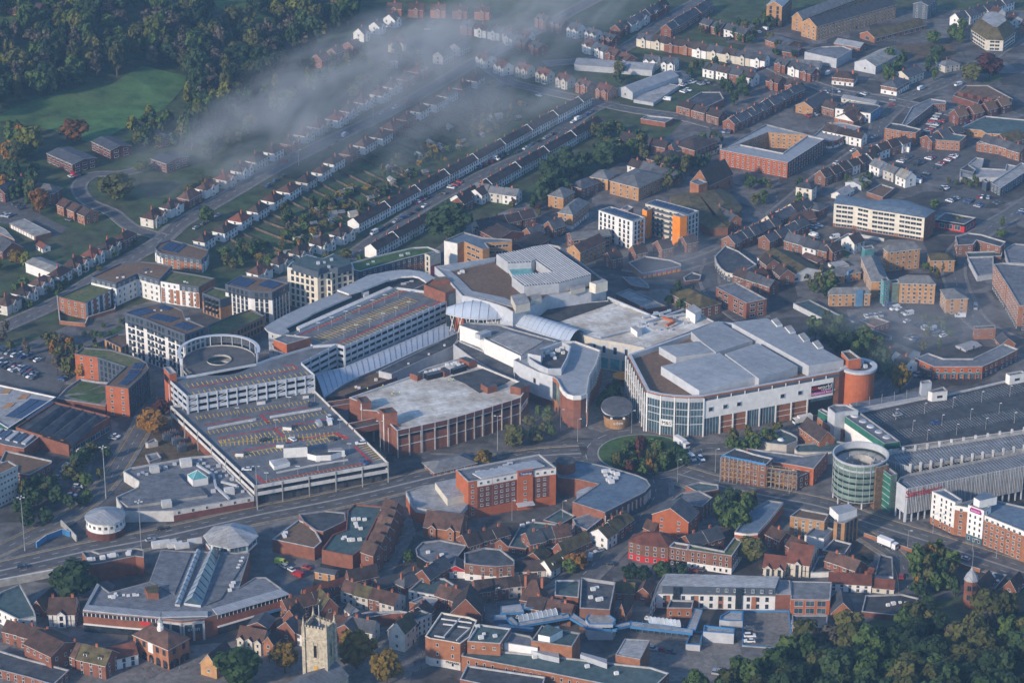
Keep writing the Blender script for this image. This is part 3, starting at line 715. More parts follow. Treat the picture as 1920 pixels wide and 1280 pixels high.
def pil(b,k,cnt,m,wd=.5,th=.25,z0=0,z1=None,name='pilaster',ends=True):
  a,c,n=edge(b,k);L=(c-a).length;t=(c-a)/L
  for i in range(cnt+1):
    p=a+t*min(max(L*i/cnt,wd/2),L-wd/2);panel(b.root,p-t*wd/2,p+t*wd/2,n,b.z0+z0,(b.zt if z1 is None else b.z0+z1),m,name,0,th)
    # ================================================================== ground
def make_ground():
  xs=[-9000,-5000,-2500,-1200]+[-700+14*i for i in range(101)]+[1200,2500,5000,9000]
  ys=[-4000,-1500,0,500]+[700+14*i for i in range(100)]+[2300,3000,5000,8000,12000]
  v=[(x,y,hz(x,y)-.02) for y in ys for x in xs];nx=len(xs)
  f=[(j*nx+i,j*nx+i+1,(j+1)*nx+i+1,(j+1)*nx+i) for j in range(len(ys)-1) for i in range(nx-1)]
  me=bpy.data.meshes.new('ground');me.from_pydata(v,[],f);me.materials.append(MATS['grassdirt']);me.update()
  for p in me.polygons: p.use_smooth=True
  tag(link('ground',me),kind='structure')
make_ground()
# the valley floor of the town: tarmac, yards, paving
area('town_ground','-200,720 60,640 150,600 300,560 520,520 640,500 800,480 860,430 1010,370 1120,330 1260,250 1330,170 1420,60 1470,20 2150,20 2250,1180 1920,1100 1700,1130 1580,1190 1460,1240 1340,1310 -250,1310','townfloor')
area('market_paving','-100,1200 300,1215 560,1190 740,1000 770,960 780,1000 720,1100 790,1180 760,1320 -100,1320','paving','area2')
area('plaza_paving','E:1330,1130 1330,800 1440,560 1740,640 1890,1160 1600,1200','paving','area2')
area('car_park_surface','23:960,900 1700,980 1740,1120 1500,1260 700,1280','paving','area2')
area('grass_field','-80,235 0,215 75,185 150,166 208,160 266,126 350,143 345,165 325,188 300,208 262,222 215,250 170,268 100,245 20,228','field')
area('grass_field','300,-30 380,0 420,20 520,60 560,50 470,10 430,-30','field')
area('grass_field','-60,10 40,30 30,50 -60,40','field')
area('lawn','01:770,1230 900,1160 940,1180 840,1240','lawn','area2')
area('lawn','31:450,600 600,510 640,560 600,660','lawn','area2')
area('lawn','30:1600,600 1740,560 1760,590 1640,630','lawn','area2')
area('yard','30:950,330 1380,330 1420,420 1250,480 1130,450 1000,420','earth','area2')
area('yard','31:280,430 560,420 480,600 300,560','yard','area2')
area('yard','02:920,860 1250,600 1340,700 1560,840 1000,950','earth','area2')
area('yard','33:620,380 700,240 800,260 790,370 700,420','earth','area2')
area('car_park_surface','30:1100,1200 1400,1080 1920,1160 1920,1280 900,1340','asph_lt','area2')
area('car_park_surface','31:1260,330 1340,200 1480,120 1700,190 1580,330','asph_lt','area2')
area('car_park_surface','02:-20,40 100,30 520,260 430,400 330,380 -20,290','asphalt','area2')
area('car_park_surface','20:1600,320 1800,180 1920,180 1920,290 1750,340','yard','area2')
area('yard','01:-40,230 190,190 250,300 440,400 520,430 400,500 240,500 60,400 -40,390','asphalt','area2')
area('yard','10:820,380 1300,230 1500,330 1300,440 900,470','asph_lt','area2')
# roads
road('-80,1086 0,1070 150,1036 300,1007 480,966 600,943 700,921 800,897 900,874 1000,856 1090,850',15,'dual',1.6)
road('-40,1050 60,1003 140,962 192,915 228,865 262,808 283,765 300,735',8,'edge',1.6,lev=1)
road('1292,850 1283,826 1255,812 1208,806 1160,812 1132,828 1122,850 1132,876 1162,893 1208,899 1255,893 1283,876',10,None,0,lev=2,closed=True,name='roundabout')
road('1270,888 1340,908 1440,930 1540,950 1640,984 1760,1021 1920,1073 2060,1120',16,'dual',1.8)
road('1225,900 1228,930 1190,980 1140,1030 1095,1075 1055,1108',11,'dash',2.4,lev=1)
road('1290,840 1380,836 1480,806 1560,772 1640,742 1690,700 1700,670',9,'dash',2,lev=1)
road('1130,832 1070,832 1000,846 930,856 860,860 790,858',7,'dash',0,lev=1)
road('-40,635 0,616 100,571 172,528 250,482 300,452 337,420',8.5,'dash',1.8)
road('300,452 337,420 430,365 525,310 620,263 720,215 810,165 890,117 1000,60 1090,12 1160,-25',8.5,'dash',1.8,lev=1)
road('645,492 700,452 792,388 905,328 1000,285 1060,240 1110,205 1150,190',7.5,'dash',1.8)
road('310,445 250,428 210,398 165,378 148,350 175,328 230,325 290,310',6.5,None,1.4,lev=2)
road('900,110 950,150 1010,168 1100,188 1185,206 1270,218 1340,236',8,'dash',1.6,lev=1)
road('1020,120 1120,110 1180,85 1215,62 1250,35 1310,2 1350,-20',8,'dash',1.6)
road('1440,120 1500,148 1570,172 1660,186 1740,203 1860,225 1960,242',9,'dash',1.8)
road('1680,190 1760,160 1830,125 1880,90 1920,60',8,'dash',1.8,lev=1)
road('1690,192 1655,225 1640,262 1590,302 1545,330 1470,392 1415,436 1370,466 1310,490 1240,505 1170,500',9,'dash',1.8,lev=2)
road('1340,486 1330,525 1350,560 1400,600 1450,600',8,None,1.6,lev=1)
road('1960,360 1900,400 1850,430 1800,470 1790,520 1830,600 1900,640',10,'dash',1.6)
road('1930,320 1800,300 1720,290 1650,330 1600,360',7,None,0,lev=1)
road('33:700,150 850,250 960,330 1030,450 1050,600 1040,680',8,'edge',1.8,lev=1)
road('1060,1105 1000,1115 880,1120 760,1100 700,1130',7,None,2.0,lev=2)
# roundabout island
def island():
  c=at(1208,851);mb=MB();n=40;A=[(c.x+20.5*math.cos(6.2832*i/n),c.y+19.5*math.sin(6.2832*i/n)) for i in range(n)]
  mb.prism(A,0,.28,'kerb','kerb');r=struct('roundabout_island',mb)
  mb=MB();mb.face([(c.x+19.9*math.cos(6.2832*i/n),c.y+18.9*math.sin(6.2832*i/n),.33) for i in range(n)],'lawn');o=link('lawn',mb.mesh('lawn'),r)
  mb=MB()
  for k in range(14):
    a0=k*.449;P=[c+Vector((25.5*math.cos(a0+j*.07),24.5*math.sin(a0+j*.07),0)) for j in range(4)]
    ribbon(mb,P,-.1,.1,.17,'mk_white')
  link('lane_marking',mb.mesh('lane_marking'),r)
island()
# ================================================================== shopping centre
def cpark(name,label,s,zt,levels,storey,vis,z0=0.0,band='steel',colm='steel',deck='deck',ph=1.15,bandh=1.35,colw=.5,core=None,into=None):
  pts=px(s);W=[at(x,y,zt) for x,y in pts];n=len(W);c=sum(W,Vector())/n;c.z=0
  root=into or thing(name,label,'car park',c)
  for L in range(levels):
    zd=zt-ph-L*storey;mb=MB();I=inset(W,.25);mb.prism([(p.x,p.y) for p in I],zd-.35,zd,'concrete',deck,bottom=True);part(root,'deck',mb)
  for k in range(n):
    a,b=W[k].copy(),W[(k+1) % n].copy();a.z=b.z=0;nn=outn(W,k);L_=(b-a).length;t=(b-a)/L_;
    for L in range(levels if k in vis else 1):
      z1=zt-L*storey;mb=MB();q=nn*-.22
      mb.prism([(p.x,p.y) for p in (a-t*.0,b,b+q,a+q)],z1-bandh-.25,z1,band,bottom=True);part(root,'parapet',mb)
    if k in vis:
      nb=vis[k]
      for i in range(nb+1):
        p=a+t*min(max(L_*i/nb,colw/2),L_-colw/2)+nn*.1;mb=MB();mb.obox(p,t,colw,colw*.9,z0,zt-.06,colm);part(root,'column',mb)
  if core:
    mb=MB();I=inset(W,core);mb.prism([(p.x,p.y) for p in I],z0,zt-ph-.4,'rf_dark',topf=False);part(root,'core_wall',mb)  # dark sheet behind the open decks, painting the unlit interior
  o=O();o.root=root;o.W=W;o.z0=z0;o.z1=zt-ph;o.zt=zt;o.h=zt-z0
  return o
def bays(b,A,B,n,length,side,m='mk_yel',z=None,line=None,wd=.42,name='bay_marking'):
  z=b.z1+.03 if z is None else z;P,Q=at(*px(A)[0],z),at(*px(B)[0],z);t=(Q-P);L=t.length;t.normalize();nv=Vector((-t.y,t.x,0));mb=MB()
  if (CAMP-P).dot(nv) < 0: nv=-nv
  for k in range(n+1):
    p=P+t*(L*k/n)
    for sd in ((1,) if side == 1 else (-1,) if side == -1 else (1,-1)):
      q=p+nv*length*sd;e=t*wd/2;mb.face([(r.x,r.y,z) for r in (p-e,p+e,q+e,q-e)],m)
  if line: 
    e=nv*.22;mb.face([(r.x,r.y,z+.012) for r in (P-e,Q-e,Q+e,P+e)],line)
  return part(b.root,name,mb)
def stripe(b,A,B,wd,m,z=None,name='deck_line'):
  z=b.z1+.045 if z is None else z;P,Q=at(*px(A)[0],z),at(*px(B)[0],z);t=(Q-P).normalized();e=Vector((-t.y,t.x,0))*wd/2;mb=MB()
  mb.face([(r.x,r.y,z) for r in (P-e,Q-e,Q+e,P+e)],m);part(b.root,name,mb)
def lowwall(b,A,B,h=1.0,wd=.5,m='conc_wh',name='deck_wall'):
  z=b.z1;P,Q=at(*px(A)[0],z+h),at(*px(B)[0],z+h);t=Q-P;mb=MB();mb.obox((P+Q)/2,t,t.length,wd,z,z+h,m);part(b.root,name,mb)
  # --- lower deck in front
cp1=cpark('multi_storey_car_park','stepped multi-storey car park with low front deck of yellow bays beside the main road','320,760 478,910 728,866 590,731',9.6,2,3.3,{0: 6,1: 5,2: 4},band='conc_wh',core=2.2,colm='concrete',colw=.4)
mbw=MB();_a,_b,_n=edge(cp1,0);mbw.prism([(p.x,p.y) for p in (_a-_n*.9,_b-_n*.9,_b-_n*1.4,_a-_n*1.4)],0,5.2,'brick');part(cp1.root,'side_wall',mbw)
for A,B,n in (('02:1470,560','12:390,440',27),('02:1560,670','12:510,520',27),):
  bays(cp1,A,B,n,3.6,1)
bays(cp1,'02:1660,760','12:610,700',27,3.4,0,line='mk_yel')
for A,B in (('02:1535,625','02:1880,565'),('02:1630,725','12:530,580'),('02:1740,835','12:620,680'),('12:50,545','12:390,490'),('12:60,1050','12:800,915')):
  stripe(cp1,A,B,.9,'mk_red')
bays(cp1,'02:1640,740','12:560,600',25,4.0,1);bays(cp1,'02:1760,850','12:660,700',25,4.2,1,line='mk_yel');bays(cp1,'12:70,1040','12:800,910',24,2.3,1)
for A,B in (('12:30,550','12:100,610'),('12:140,650','12:205,715'),('12:740,785','12:865,905'),('12:0,1000','12:60,1060')): stripe(cp1,A,B,1.3,'mk_red')
bays(cp1,'12:770,790','12:890,890',7,5.5,-1);stripe(cp1,'12:600,690','12:690,730',2.2,'mk_red')
lowwall(cp1,'02:1560,645','02:1920,575',.9,.7);lowwall(cp1,'12:105,560','12:490,495',.9,.7);lowwall(cp1,'12:155,978','12:410,925',.7,.4);lowwall(cp1,'12:410,925','12:690,880',.7,.4)
onroof(cp1,'12:205,800 385,790 375,750 210,770',4.6,'white','rf_grey','stair_house');onroof(cp1,'12:100,890 135,935 255,905 220,868',1.9,'white','rf_lt','stair_house')
onroof(cp1,'12:385,840 450,855 560,850 665,815 640,795 520,810 420,815',2.6,'white','rf_dark','stair_house');onroof(cp1,'12:540,820 665,815 640,793 540,805',3.0,'white','rf_lt','stair_house')
for s_ in ('12:200,640 265,645 265,622 200,620','12:150,775 220,775 220,752 150,755','02:1765,840 1825,840 1825,820 1765,822','12:350,410 395,405 395,392 350,396','12:5,455 70,445 70,430 5,438'): onroof(cp1,s_,1.5,'white','rf_grey','ticket_kiosk')
# --- upper deck with spiral
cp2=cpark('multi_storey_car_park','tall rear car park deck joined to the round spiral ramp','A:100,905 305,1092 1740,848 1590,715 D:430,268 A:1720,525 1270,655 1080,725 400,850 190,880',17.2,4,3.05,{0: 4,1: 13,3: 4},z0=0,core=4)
for i in (0,3,6,9,12):
  a,c,n=edge(cp2,1);t=(c-a)/13
  for L in range(2):
    mb=MB();z=17.2-1.6-L*3.05;mb.bar((a+t*i+n*.05).to_3d()+Vector((0,0,z-1.45)),(a+t*(i+1)+n*.05).to_3d()+Vector((0,0,z)),.25,'steel');part(cp2.root,'brace',mb)
bays(cp2,'A:300,960','A:1490,760',22,3.6,1);bays(cp2,'A:330,1090','A:1660,850',22,3.4,-1);stripe(cp2,'A:330,1005','A:1540,790',.8,'mk_red');stripe(cp2,'A:1500,745','A:1545,790',.8,'mk_red');stripe(cp2,'A:1390,750','A:1500,740',1.2,'mk_red')
onr=bld('stair_tower','narrow red brick stair tower at the corner of the stepped car park','stair tower','A:40,770 105,845 185,830 120,762',h=20.5,wall='redorange',roof='rf_lt',win=None)
panel(onr.root,edge(onr,0)[0].lerp(edge(onr,0)[1],.1),edge(onr,0)[0].lerp(edge(onr,0)[1],.9),edge(onr,0)[2],15,18,'black')
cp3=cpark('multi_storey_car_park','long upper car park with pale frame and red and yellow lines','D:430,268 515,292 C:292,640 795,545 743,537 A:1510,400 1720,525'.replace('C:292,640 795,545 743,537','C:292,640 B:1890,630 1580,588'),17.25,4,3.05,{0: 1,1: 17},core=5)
bays(cp3,'B:460,1140','B:1660,640',34,4.2,-1);bays(cp3,'B:690,1185','B:1750,728',30,4.4,0,line='mk_yel');bays(cp3,'B:930,1225','B:1900,800',26,4.2,1)
for A,B in (('B:450,1145','B:975,930'),('B:1090,875','B:1580,665'),('B:920,1225','B:1920,785'),('B:1570,660','B:1690,630')): stripe(cp3,A,B,1.0,'mk_red')
bays(cp3,'C:0,560','C:200,640',7,4.5,-1);stripe(cp3,'C:150,690','C:250,645',1.2,'mk_red')
hut=bld('stair_house','red brick stair block standing on the upper car park deck beside the spiral','stair tower','A:1275,455 1425,510 1700,432 1410,400',h=4.6,z0=16.0,wall='redorange',roof='rf_grey',win=None,fac={1: {'m': 'brick'}})
# --- spiral ramp
def spiral():
  c=at(411,676,16);root=thing('spiral_ramp','open round spiral ramp with pale steel louvred screen behind the stepped car park','ramp',(c.x,c.y,0));n=64;ri,ro=5.6,16.5
  for lv in range(4):
    mb=MB()
    for i in range(n):
      t0,t1=6.2832*i/n,6.2832*(i+1)/n;z0,z1=16.05-3.05*(lv+i/n*.0),16.05-3.05*(lv)
      f=lambda r,t,z: (c.x+r*math.cos(t),c.y+r*math.sin(t),z)
      mb.face([f(ri,t0,z0),f(ro,t0,z0),f(ro,t1,z1),f(ri,t1,z1)],'asph_lt' if lv == 0 else 'concrete');mb.face([f(ri,t0,z0-.4),f(ri,t1,z1-.4),f(ro,t1,z1-.4),f(ro,t0,z0-.4)],'concrete')
      for r in (ri,ro):
        a,b,d,e=f(r,t0,z0-.4),f(r,t1,z1-.4),f(r,t1,z1+.6),f(r,t0,z0+.6);up=r == ro and not (.1 < t0 < 3.05)
        if lv or not up: mb.face([a,b,d,e],'concrete')
    part(root,'ramp_deck',mb)
  a0,a1=-.12,3.62
  for k in range(7):
    mb=MB();z=17.2+k*.52
    for i in range(40):
      t0,t1=a0+(a1-a0)*i/40,a0+(a1-a0)*(i+1)/40;R=18.0
      mb.face([(c.x+R*math.cos(t0),c.y+R*math.sin(t0),z),(c.x+R*math.cos(t1),c.y+R*math.sin(t1),z),(c.x+(R-.2)*math.cos(t1),c.y+(R-.2)*math.sin(t1),z+.26),(c.x+(R-.2)*math.cos(t0),c.y+(R-.2)*math.sin(t0),z+.26)],'steel')
    part(root,'louvre',mb)
  mb=MB()
  for i in range(48):
    t0,t1=a0+(a1-a0)*i/48,a0+(a1-a0)*(i+1)/48;f=lambda r,t,z: (c.x+r*math.cos(t),c.y+r*math.sin(t),z)
    mb.face([f(17.2,t0,21.1),f(18.8,t0,21.1),f(18.8,t1,21.1),f(17.2,t1,21.1)],'steel');mb.face([f(18.8,t0,20.7),f(18.8,t1,20.7),f(18.8,t1,21.1),f(18.8,t0,21.1)],'steel');mb.face([f(17.2,t0,20.7),f(17.2,t1,20.7),f(17.2,t1,21.1),f(17.2,t0,21.1)],'steel')
  part(root,'top_ring',mb)
  for i in range(14):
    t=a0+(a1-a0)*i/13;mb=MB();mb.cyl((c.x+17.6*math.cos(t),c.y+17.6*math.sin(t)),.22,0,20.8,6,'steel');part(root,'post',mb)
spiral()
# --- mall roofs
def sheet(name,label,bk,fr,zb,zf,bulge,m,seam='steel',sub=8,cat='roof',thick=.5,legs=False,parent=None,nm='roof_bay'):
  A=[at(x,y,zb) for x,y in px(bk)];B=[at(x,y,zf) for x,y in px(fr)];n=len(A)
  c=sum(A+B,Vector())/(2*n);c.z=0;root=parent or thing(name,label,cat,c)
  def pt(i,s):
    p=A[i].lerp(B[i],s);p.z += bulge*math.sin(math.pi*s);return p
  for i in range(n-1):
    mb=MB()
    for k in range(sub):
      s0,s1=k/sub,(k+1)/sub;q=[pt(i,s0),pt(i,s1),pt(i+1,s1),pt(i+1,s0)];mb.face(q,m)
    part(root,nm,mb)
  for i in range(n):
    mb=MB()
    for k in range(sub): mb.bar(pt(i,k/sub)+Vector((0,0,.06)),pt(i,(k+1)/sub)+Vector((0,0,.06)),.22,seam)
    part(root,'seam',mb)
  mb=MB()
  for X in (A,B):
    for i in range(n-1): mb.bar(X[i],X[i+1],thick,'steel')
  part(root,'eaves_beam',mb);
  return root,A,B
def interp(s,n):
  P=[Vector((x,y)) for x,y in px(s)];D=[0]
  for i in range(len(P)-1): D.append(D[-1]+(P[i+1]-P[i]).length)
  out=[]
  for k in range(n):
    d=D[-1]*k/(n-1);i=max(j for j in range(len(P)) if D[j] <= d+1e-6);i=min(i,len(P)-2);q=P[i].lerp(P[i+1],(d-D[i])/(D[i+1]-D[i]));out.append((q.x,q.y))
  return out
mr,mA,mB=sheet('mall_roof','long curved grey-blue ribbed mall roof below the upper car park',interp('591,702 618,695 646,689 700,666 760,640 838,606 864,597',27),interp('607,745 640,722 667,708 715,688 775,660 835,634 861,622',27),8.2,5.6,1.0,'membrane','rf_metal')
mb=MB()
for i in range(26): mb.face([(p.x,p.y,z) for p,z in ((mB[i],0),(mB[i+1],0),(mB[i+1],5.5),(mB[i],5.5))],'clad')
part(mr,'side_wall',mb)
svc=bld('service_block','low brown-roofed service yard block between the mall roof and the brick car park','building','D:300,868 640,655 870,572 1110,640 720,770 520,840',h=5.0,wall='brick_dk',roof='rf_brown',win=None,cop='copdk')
units(svc,'D:645,760 680,770 870,680',(1.6,1.2,1.3));
svc2=bld('service_block','narrow grey-clad roof strip alongside the glazed mall','building','D:900,570 1045,605 1745,290 1800,200 1790,140',h=7.5,wall='clad',roof='rf_dark',win=None)
units(svc2,'D:1235,495 1465,390 1640,290',(1.2,1.0,1.1))
# lens canopy with V struts
def lens():
  L,R=at(838,583,15),at(966,588,15);c=(L+R)/2;c.z=0;root=thing('entrance_canopy','domed white-blue lens canopy on slanted white struts','canopy',c);t=(R-L)/16;nv=Vector((-t.y,t.x,0)).normalized();nv=nv if nv.y < 0 else -nv
  def pt(i,s):
    wv=3+12.5*math.sin(math.pi*(.04+.92*i/16));p=L+t*i+nv*(s-.42)*wv*1.25;p.z=15+1.2*math.sin(math.pi*i/16)+5.0*math.sin(math.pi*s)*(.35+.65*math.sin(math.pi*(.04+.92*i/16)));return p
  for i in range(16):
    mb=MB()
    for k in range(10): mb.face([pt(i,k/10),pt(i,(k+1)/10),pt(i+1,(k+1)/10),pt(i+1,k/10)],'membrane')
    part(root,'canopy_panel',mb)
  for i in range(0,17,2):
    mb=MB()
    for k in range(10): mb.bar(pt(i,k/10)+Vector((0,0,.1)),pt(i,(k+1)/10)+Vector((0,0,.1)),.3,'clad')
    part(root,'rib',mb)
  mb=MB()
  for i in range(16): mb.bar(pt(i,1),pt(i+1,1),.5,'steel');mb.bar(pt(i,0),pt(i+1,0),.5,'steel')
  part(root,'rim',mb)
  for i in range(1,16):
    mb=MB();a=pt(i,1);b=a+t*(1.1 if i % 2 else -1.1)-nv*1.0;b.z=6;mb.bar(a,b,.32,'white');part(root,'strut',mb)
  mb=MB()
  for k in range(8):
    a=L+t*2*k+nv*2.5;b=L+t*2*(k+1)+nv*2.5;mb.face([(p.x,p.y,z) for p,z in ((a,0),(b,0),(b,14.5),(a,14.5))],['glass','redorange','glass','glass_bl'][k % 4])
  part(root,'glazed_wall',mb)
lens()
b2r,b2A,b2B=sheet('barrel_roof','sloping white barrel-vault roof running down from the lens canopy',interp('C:960,765 1100,775 1370,855 1640,945',15),interp('C:830,850 1000,880 1180,950 1400,1022 1485,1042',15),15.2,14.8,3.4,'membrane','clad')
mb=MB()
for i in range(14): mb.face([(p.x,p.y,z) for p,z in ((b2B[i],0),(b2B[i+1],0),(b2B[i+1],14.6),(b2B[i],14.6))],'clad')
part(b2r,'side_wall',mb)
# --- swooping canopy and plant roof behind the long car park
pl=bld('mall_block','grey plant roof under the sweeping canopy beside the upper car park','building','503,618 530,629 552,623 743,539 770,545 803,530 775,512 735,508 690,516 620,555 560,584',h=16.6,wall='clad',roof='rf_dark',win='n',pitch=4,fl=4)
units(pl,'B:1540,525 1500,530 1560,520 1660,560 1700,545 1750,530',(3.2,1.2,1.2),'clad');onroof(pl,'B:1185,635 1215,650 1270,635 1245,600',2.4,'white','rf_lt','chiller');onroof(pl,'B:455,1035 490,1060 1540,600 1500,580',1.6,'conc_wh','conc_wh','plant_screen')
def slab(name,label,s,z,th,m,ms,into=None,cat='canopy'):
  W=[at(x,y,z) for x,y in px(s)];c=sum(W,Vector())/len(W);c.z=0;mb=MB();mb.prism([(p.x,p.y) for p in W],z-th,z,ms,m,bottom=True)
  if into: return part(into,name,mb)
  r=thing(name,label,cat,c);part(r,'roof_sheet',mb);return r
slab('sweeping_canopy','','B:95,1040 150,1000 320,905 490,825 700,735 930,645 1080,690 960,742 850,790 650,880 570,930 335,1045 375,1085 285,1130 200,1110 130,1080',18.4,.8,'rf_metal','conc_wh',pl.root)
slab('sweeping_canopy','','11:608,892 700,850 800,803 900,772 1000,752 1080,743 1150,742 1220,750 1280,766 1345,803 1290,852 1265,825 1220,797 1180,788 1090,792 1000,812 930,840 790,895 695,922',20.2,.9,'rf_metal','conc_wh',pl.root)
bt=bld('brick_tower','red brick lift block between the upper car park and the department store','building','C:75,485 285,565 400,520 330,445 160,430',h=21.5,wall='brick',roof='rf_brown',win=None,cop='brick')
onroof(bt,'C:150,455 330,440 290,405 200,410',2.2,'brick','rf_brown','lift_housing');a,c,n=edge(bt,1);panel(bt.root,a.lerp(c,.25),a.lerp(c,.8),n,12,20,'glass_bl','stair_window')
# --- department store
hf=bld('department_store','big white department store with louvred square roof and brown flat roof','shop','C:180,310 260,380 330,455 450,592 560,612 700,648 800,680 870,705 940,748 1110,690 1220,640 1275,590 1705,520 1850,455 1385,110 1290,93 1120,118 770,220',h=22,wall='clad',roof='rf_brown',win=None,par=.9)
onroof(hf,'C:180,310 330,440 455,580 545,600 700,628 870,680 960,700 930,640 860,610 545,545 420,420 330,345',.5,'rf_metal','rf_metal','roof_rim');onroof(hf,'C:180,310 770,220 770,255 330,350',.7,'rf_metal','rf_metal','roof_rim')
def louvred():
  z=hf.z1;O_=[at(x,y,z+5.5) for x,y in px('C:780,190 1290,93 1330,110 1700,385 1390,465 1050,495 930,395 1165,370 1330,360 1160,240 1120,262 890,272')]
  mb=MB();mb.prism([(p.x,p.y) for p in O_],z,z+5.2,'clad','clad_dk');part(hf.root,'louvred_penthouse',mb)
  O2=[(p.x,p.y) for p in O_];u=(O_[1]-O_[0]).normalized();v=Vector((-u.y,u.x,0));v=v if v.y < 0 else -v
  V=[(Vector((p.x,p.y,0))-O_[0]) for p in O_];us=[q.dot(u) for q in V];vs=[q.dot(v) for q in V];st=1.35;k=min(us)
  UV=list(zip(us,vs))
  while k < max(us):
    ts=[]
    for i in range(len(UV)):
      (x1,y1),(x2,y2)=UV[i],UV[(i+1) % len(UV)]
      if (x1 > k) != (x2 > k): ts.append(y1+(y2-y1)*(k-x1)/(x2-x1))
    ts.sort();mb=MB()
    for j in range(0,len(ts)-1,2):
      a=O_[0]+u*k+v*(ts[j]+.3);b=O_[0]+u*k+v*(ts[j+1]-.3);mb.bar((a.x,a.y,z+5.45),(b.x,b.y,z+5.45),.5,'clad',.45)
    if mb.f: part(hf.root,'louvre',mb)
    k += st
  mb=MB();P=[at(x,y,z+2) for x,y in px('C:890,320 1090,312 1165,385 945,405')];mb.prism([(p.x,p.y) for p in P],z,z+2,'clad','glass_tq');part(hf.root,'rooflight',mb)
louvred()
for s_,hh in (('C:920,590 970,690 1110,660 1060,565',4.0),('C:1110,585 1115,640 1222,610 1205,568',3.0),('C:1500,505 1505,545 1645,512 1640,485',2.2),('C:1685,460 1745,480 1862,450 1830,430',5.0)): onroof(hf,s_,hh,'cream','rf_lt','plant_room')
units(hf,'C:420,380 450,370',(2.5,2,1.6));
m7=bld('mall_block','broad white flat-roofed mall block with cooling plant and turquoise windows','shop','C:1090,775 1385,852 1640,945 E:1240,215 1270,240 1350,262 1430,285 1530,298 1640,318 1740,335 1850,358 F:190,358 500,240 690,165 560,95 21:1090,1100 780,985 C:1860,600 1860,640 1700,652 1280,715',h=15.0,wall='cream',roof='rf_wh',win=None,par=.5)
slab('dark_roof','','C:1110,770 1380,846 1910,662 1880,640 1700,655 1275,720',14.75,.12,'pitch','pitch',m7.root)
for k in (5,6,7,8,9):
  a,c,n=edge(m7,k);L=(c-a).length
  panel(m7.root,a.lerp(c,.12),a.lerp(c,.88),n,1.0,6.2,'glass_tq','shop_window',.02,.08);panel(m7.root,a.lerp(c,.12),a.lerp(c,.88),n,6.6,13.5,'clad','wall_panel',.0,.06);panel(m7.root,a.lerp(c,.36),a.lerp(c,.64),n,8.8,12.2,'glass','window',.08,.06)
units(m7,'21:960,1160 1000,1170 1040,1160 1080,1080 1120,1090 1180,1060 1220,1110 1260,1130 1300,1150 1150,1190 1190,1200 1100,1200 1280,1080 1330,1120 1370,1110 1390,1080',(2.6,1.8,1.7),'clad');onroof(m7,'21:890,1170 940,1210 975,1195 930,1160',2.6,'white','rf_lt','chiller');onroof(m7,'21:1305,1035 1375,1080 1420,1040 1360,1000',4.6,'white','rf_lt','plant_room')
for A,B in (('21:720,950','21:1090,1105'),('21:1090,1105','21:1400,1060'),('21:660,1250','21:910,1185'),('21:980,1100','21:1190,1050'),('21:1000,1140','21:1290,1040')):
  P,Q=at(*px(A)[0],15.6),at(*px(B)[0],15.6);mb=MB();mb.bar(P,Q,.8,'clad');part(m7.root,'duct',mb)
P,Q,S=at(*px('21:1130,1100')[0],16.5),at(*px('21:1220,1130')[0],16.5),at(*px('21:1160,1160')[0],16.5);mb=MB();mb.bar(P,Q,1.1,'redorange');mb.bar(Q,S,1.1,'redorange');part(m7.root,'red_duct',mb)
# --- middle block
m8b=bld('mall_block','white windowless block with grey roof behind the curved brick building','shop','E:110,148 200,122 480,140 620,185 1040,300 840,365 690,440 348,278 300,212',h=17.5,wall='white',roof='rf_grey',win=None)
onroof(m8b,'E:255,225 305,245 410,205 355,188',2.4,'clad','rf_lt','plant_room');slab('grey_roof_sheet','','E:400,280 560,205 900,300 700,425',m8b.z1+.3,.25,'rf_lt','clad',m8b.root)
m8c=bld('service_block','grey-clad lower roof step with small vents beside the brick car park','building','E:50,330 100,292 345,395 625,530 640,700 520,640 240,470',h=10.5,wall='clad',roof='rf_dark',win=None)
units(m8c,'E:420,430 470,450 520,480 560,500 590,480',(1,1,.9),'clad')
m8=bld('shopping_block','grey-roofed shopping block with rounded brick nose facing the roundabout','shop','E:620,480 740,425 1080,300 1210,300 1445,385 1400,520 1340,620 1310,795 1260,815 1190,818 1130,800 1090,765 1060,715 1030,660 990,635 850,590 735,535',hp=62,i=7,wall='clad',roof='rf_metal',win=None,par=.8,cop='conc_wh',fac={7: {'m': 'brick'},8: {'m': 'brick'},9: {'m': 'brick'},10: {'m': 'brick'},11: {'m': 'brick'},12: {'m': 'brick_or'},13: {'m': 'brick_or'}})
for k in (7,8,9,10,11): a,c,n=edge(m8,k);panel(m8.root,a,c,n,m8.zt-2.0,m8.zt+.05,'white','fascia',0,.2)
for k in (14,15): a,c,n=edge(m8,k);panel(m8.root,a,c,n,0,4.2,'brick_dk','base_wall',0,.15)
a,c,n=edge(m8,12);panel(m8.root,a,c,n,6,13.5,'glass_gn','stair_glazing',.02,.1);a,c,n=edge(m8,13);panel(m8.root,a.lerp(c,.1),a.lerp(c,.9),n,5.5,14,'glass_bl','stair_glazing',.02,.1)
a,c,n=edge(m8,15);winrow(m8.root,a.lerp(c,.55),a.lerp(c,.95),n,8,6,1,2.4,'tall')
a,c,n=edge(m8,7);panel(m8.root,a.lerp(c,.3),c,n,.5,6.0,'glass_bl','entrance_glazing',.02,.1)
for k in (4,5,6):
  pil(m8,k,5,'white',.4,.4);a,c,n=edge(m8,k);panel(m8.root,a,c,n,1,7,'brick_or','balcony_front',.0,.8);panel(m8.root,a,c,n,8,13,'glass','window_strip',0,.1)
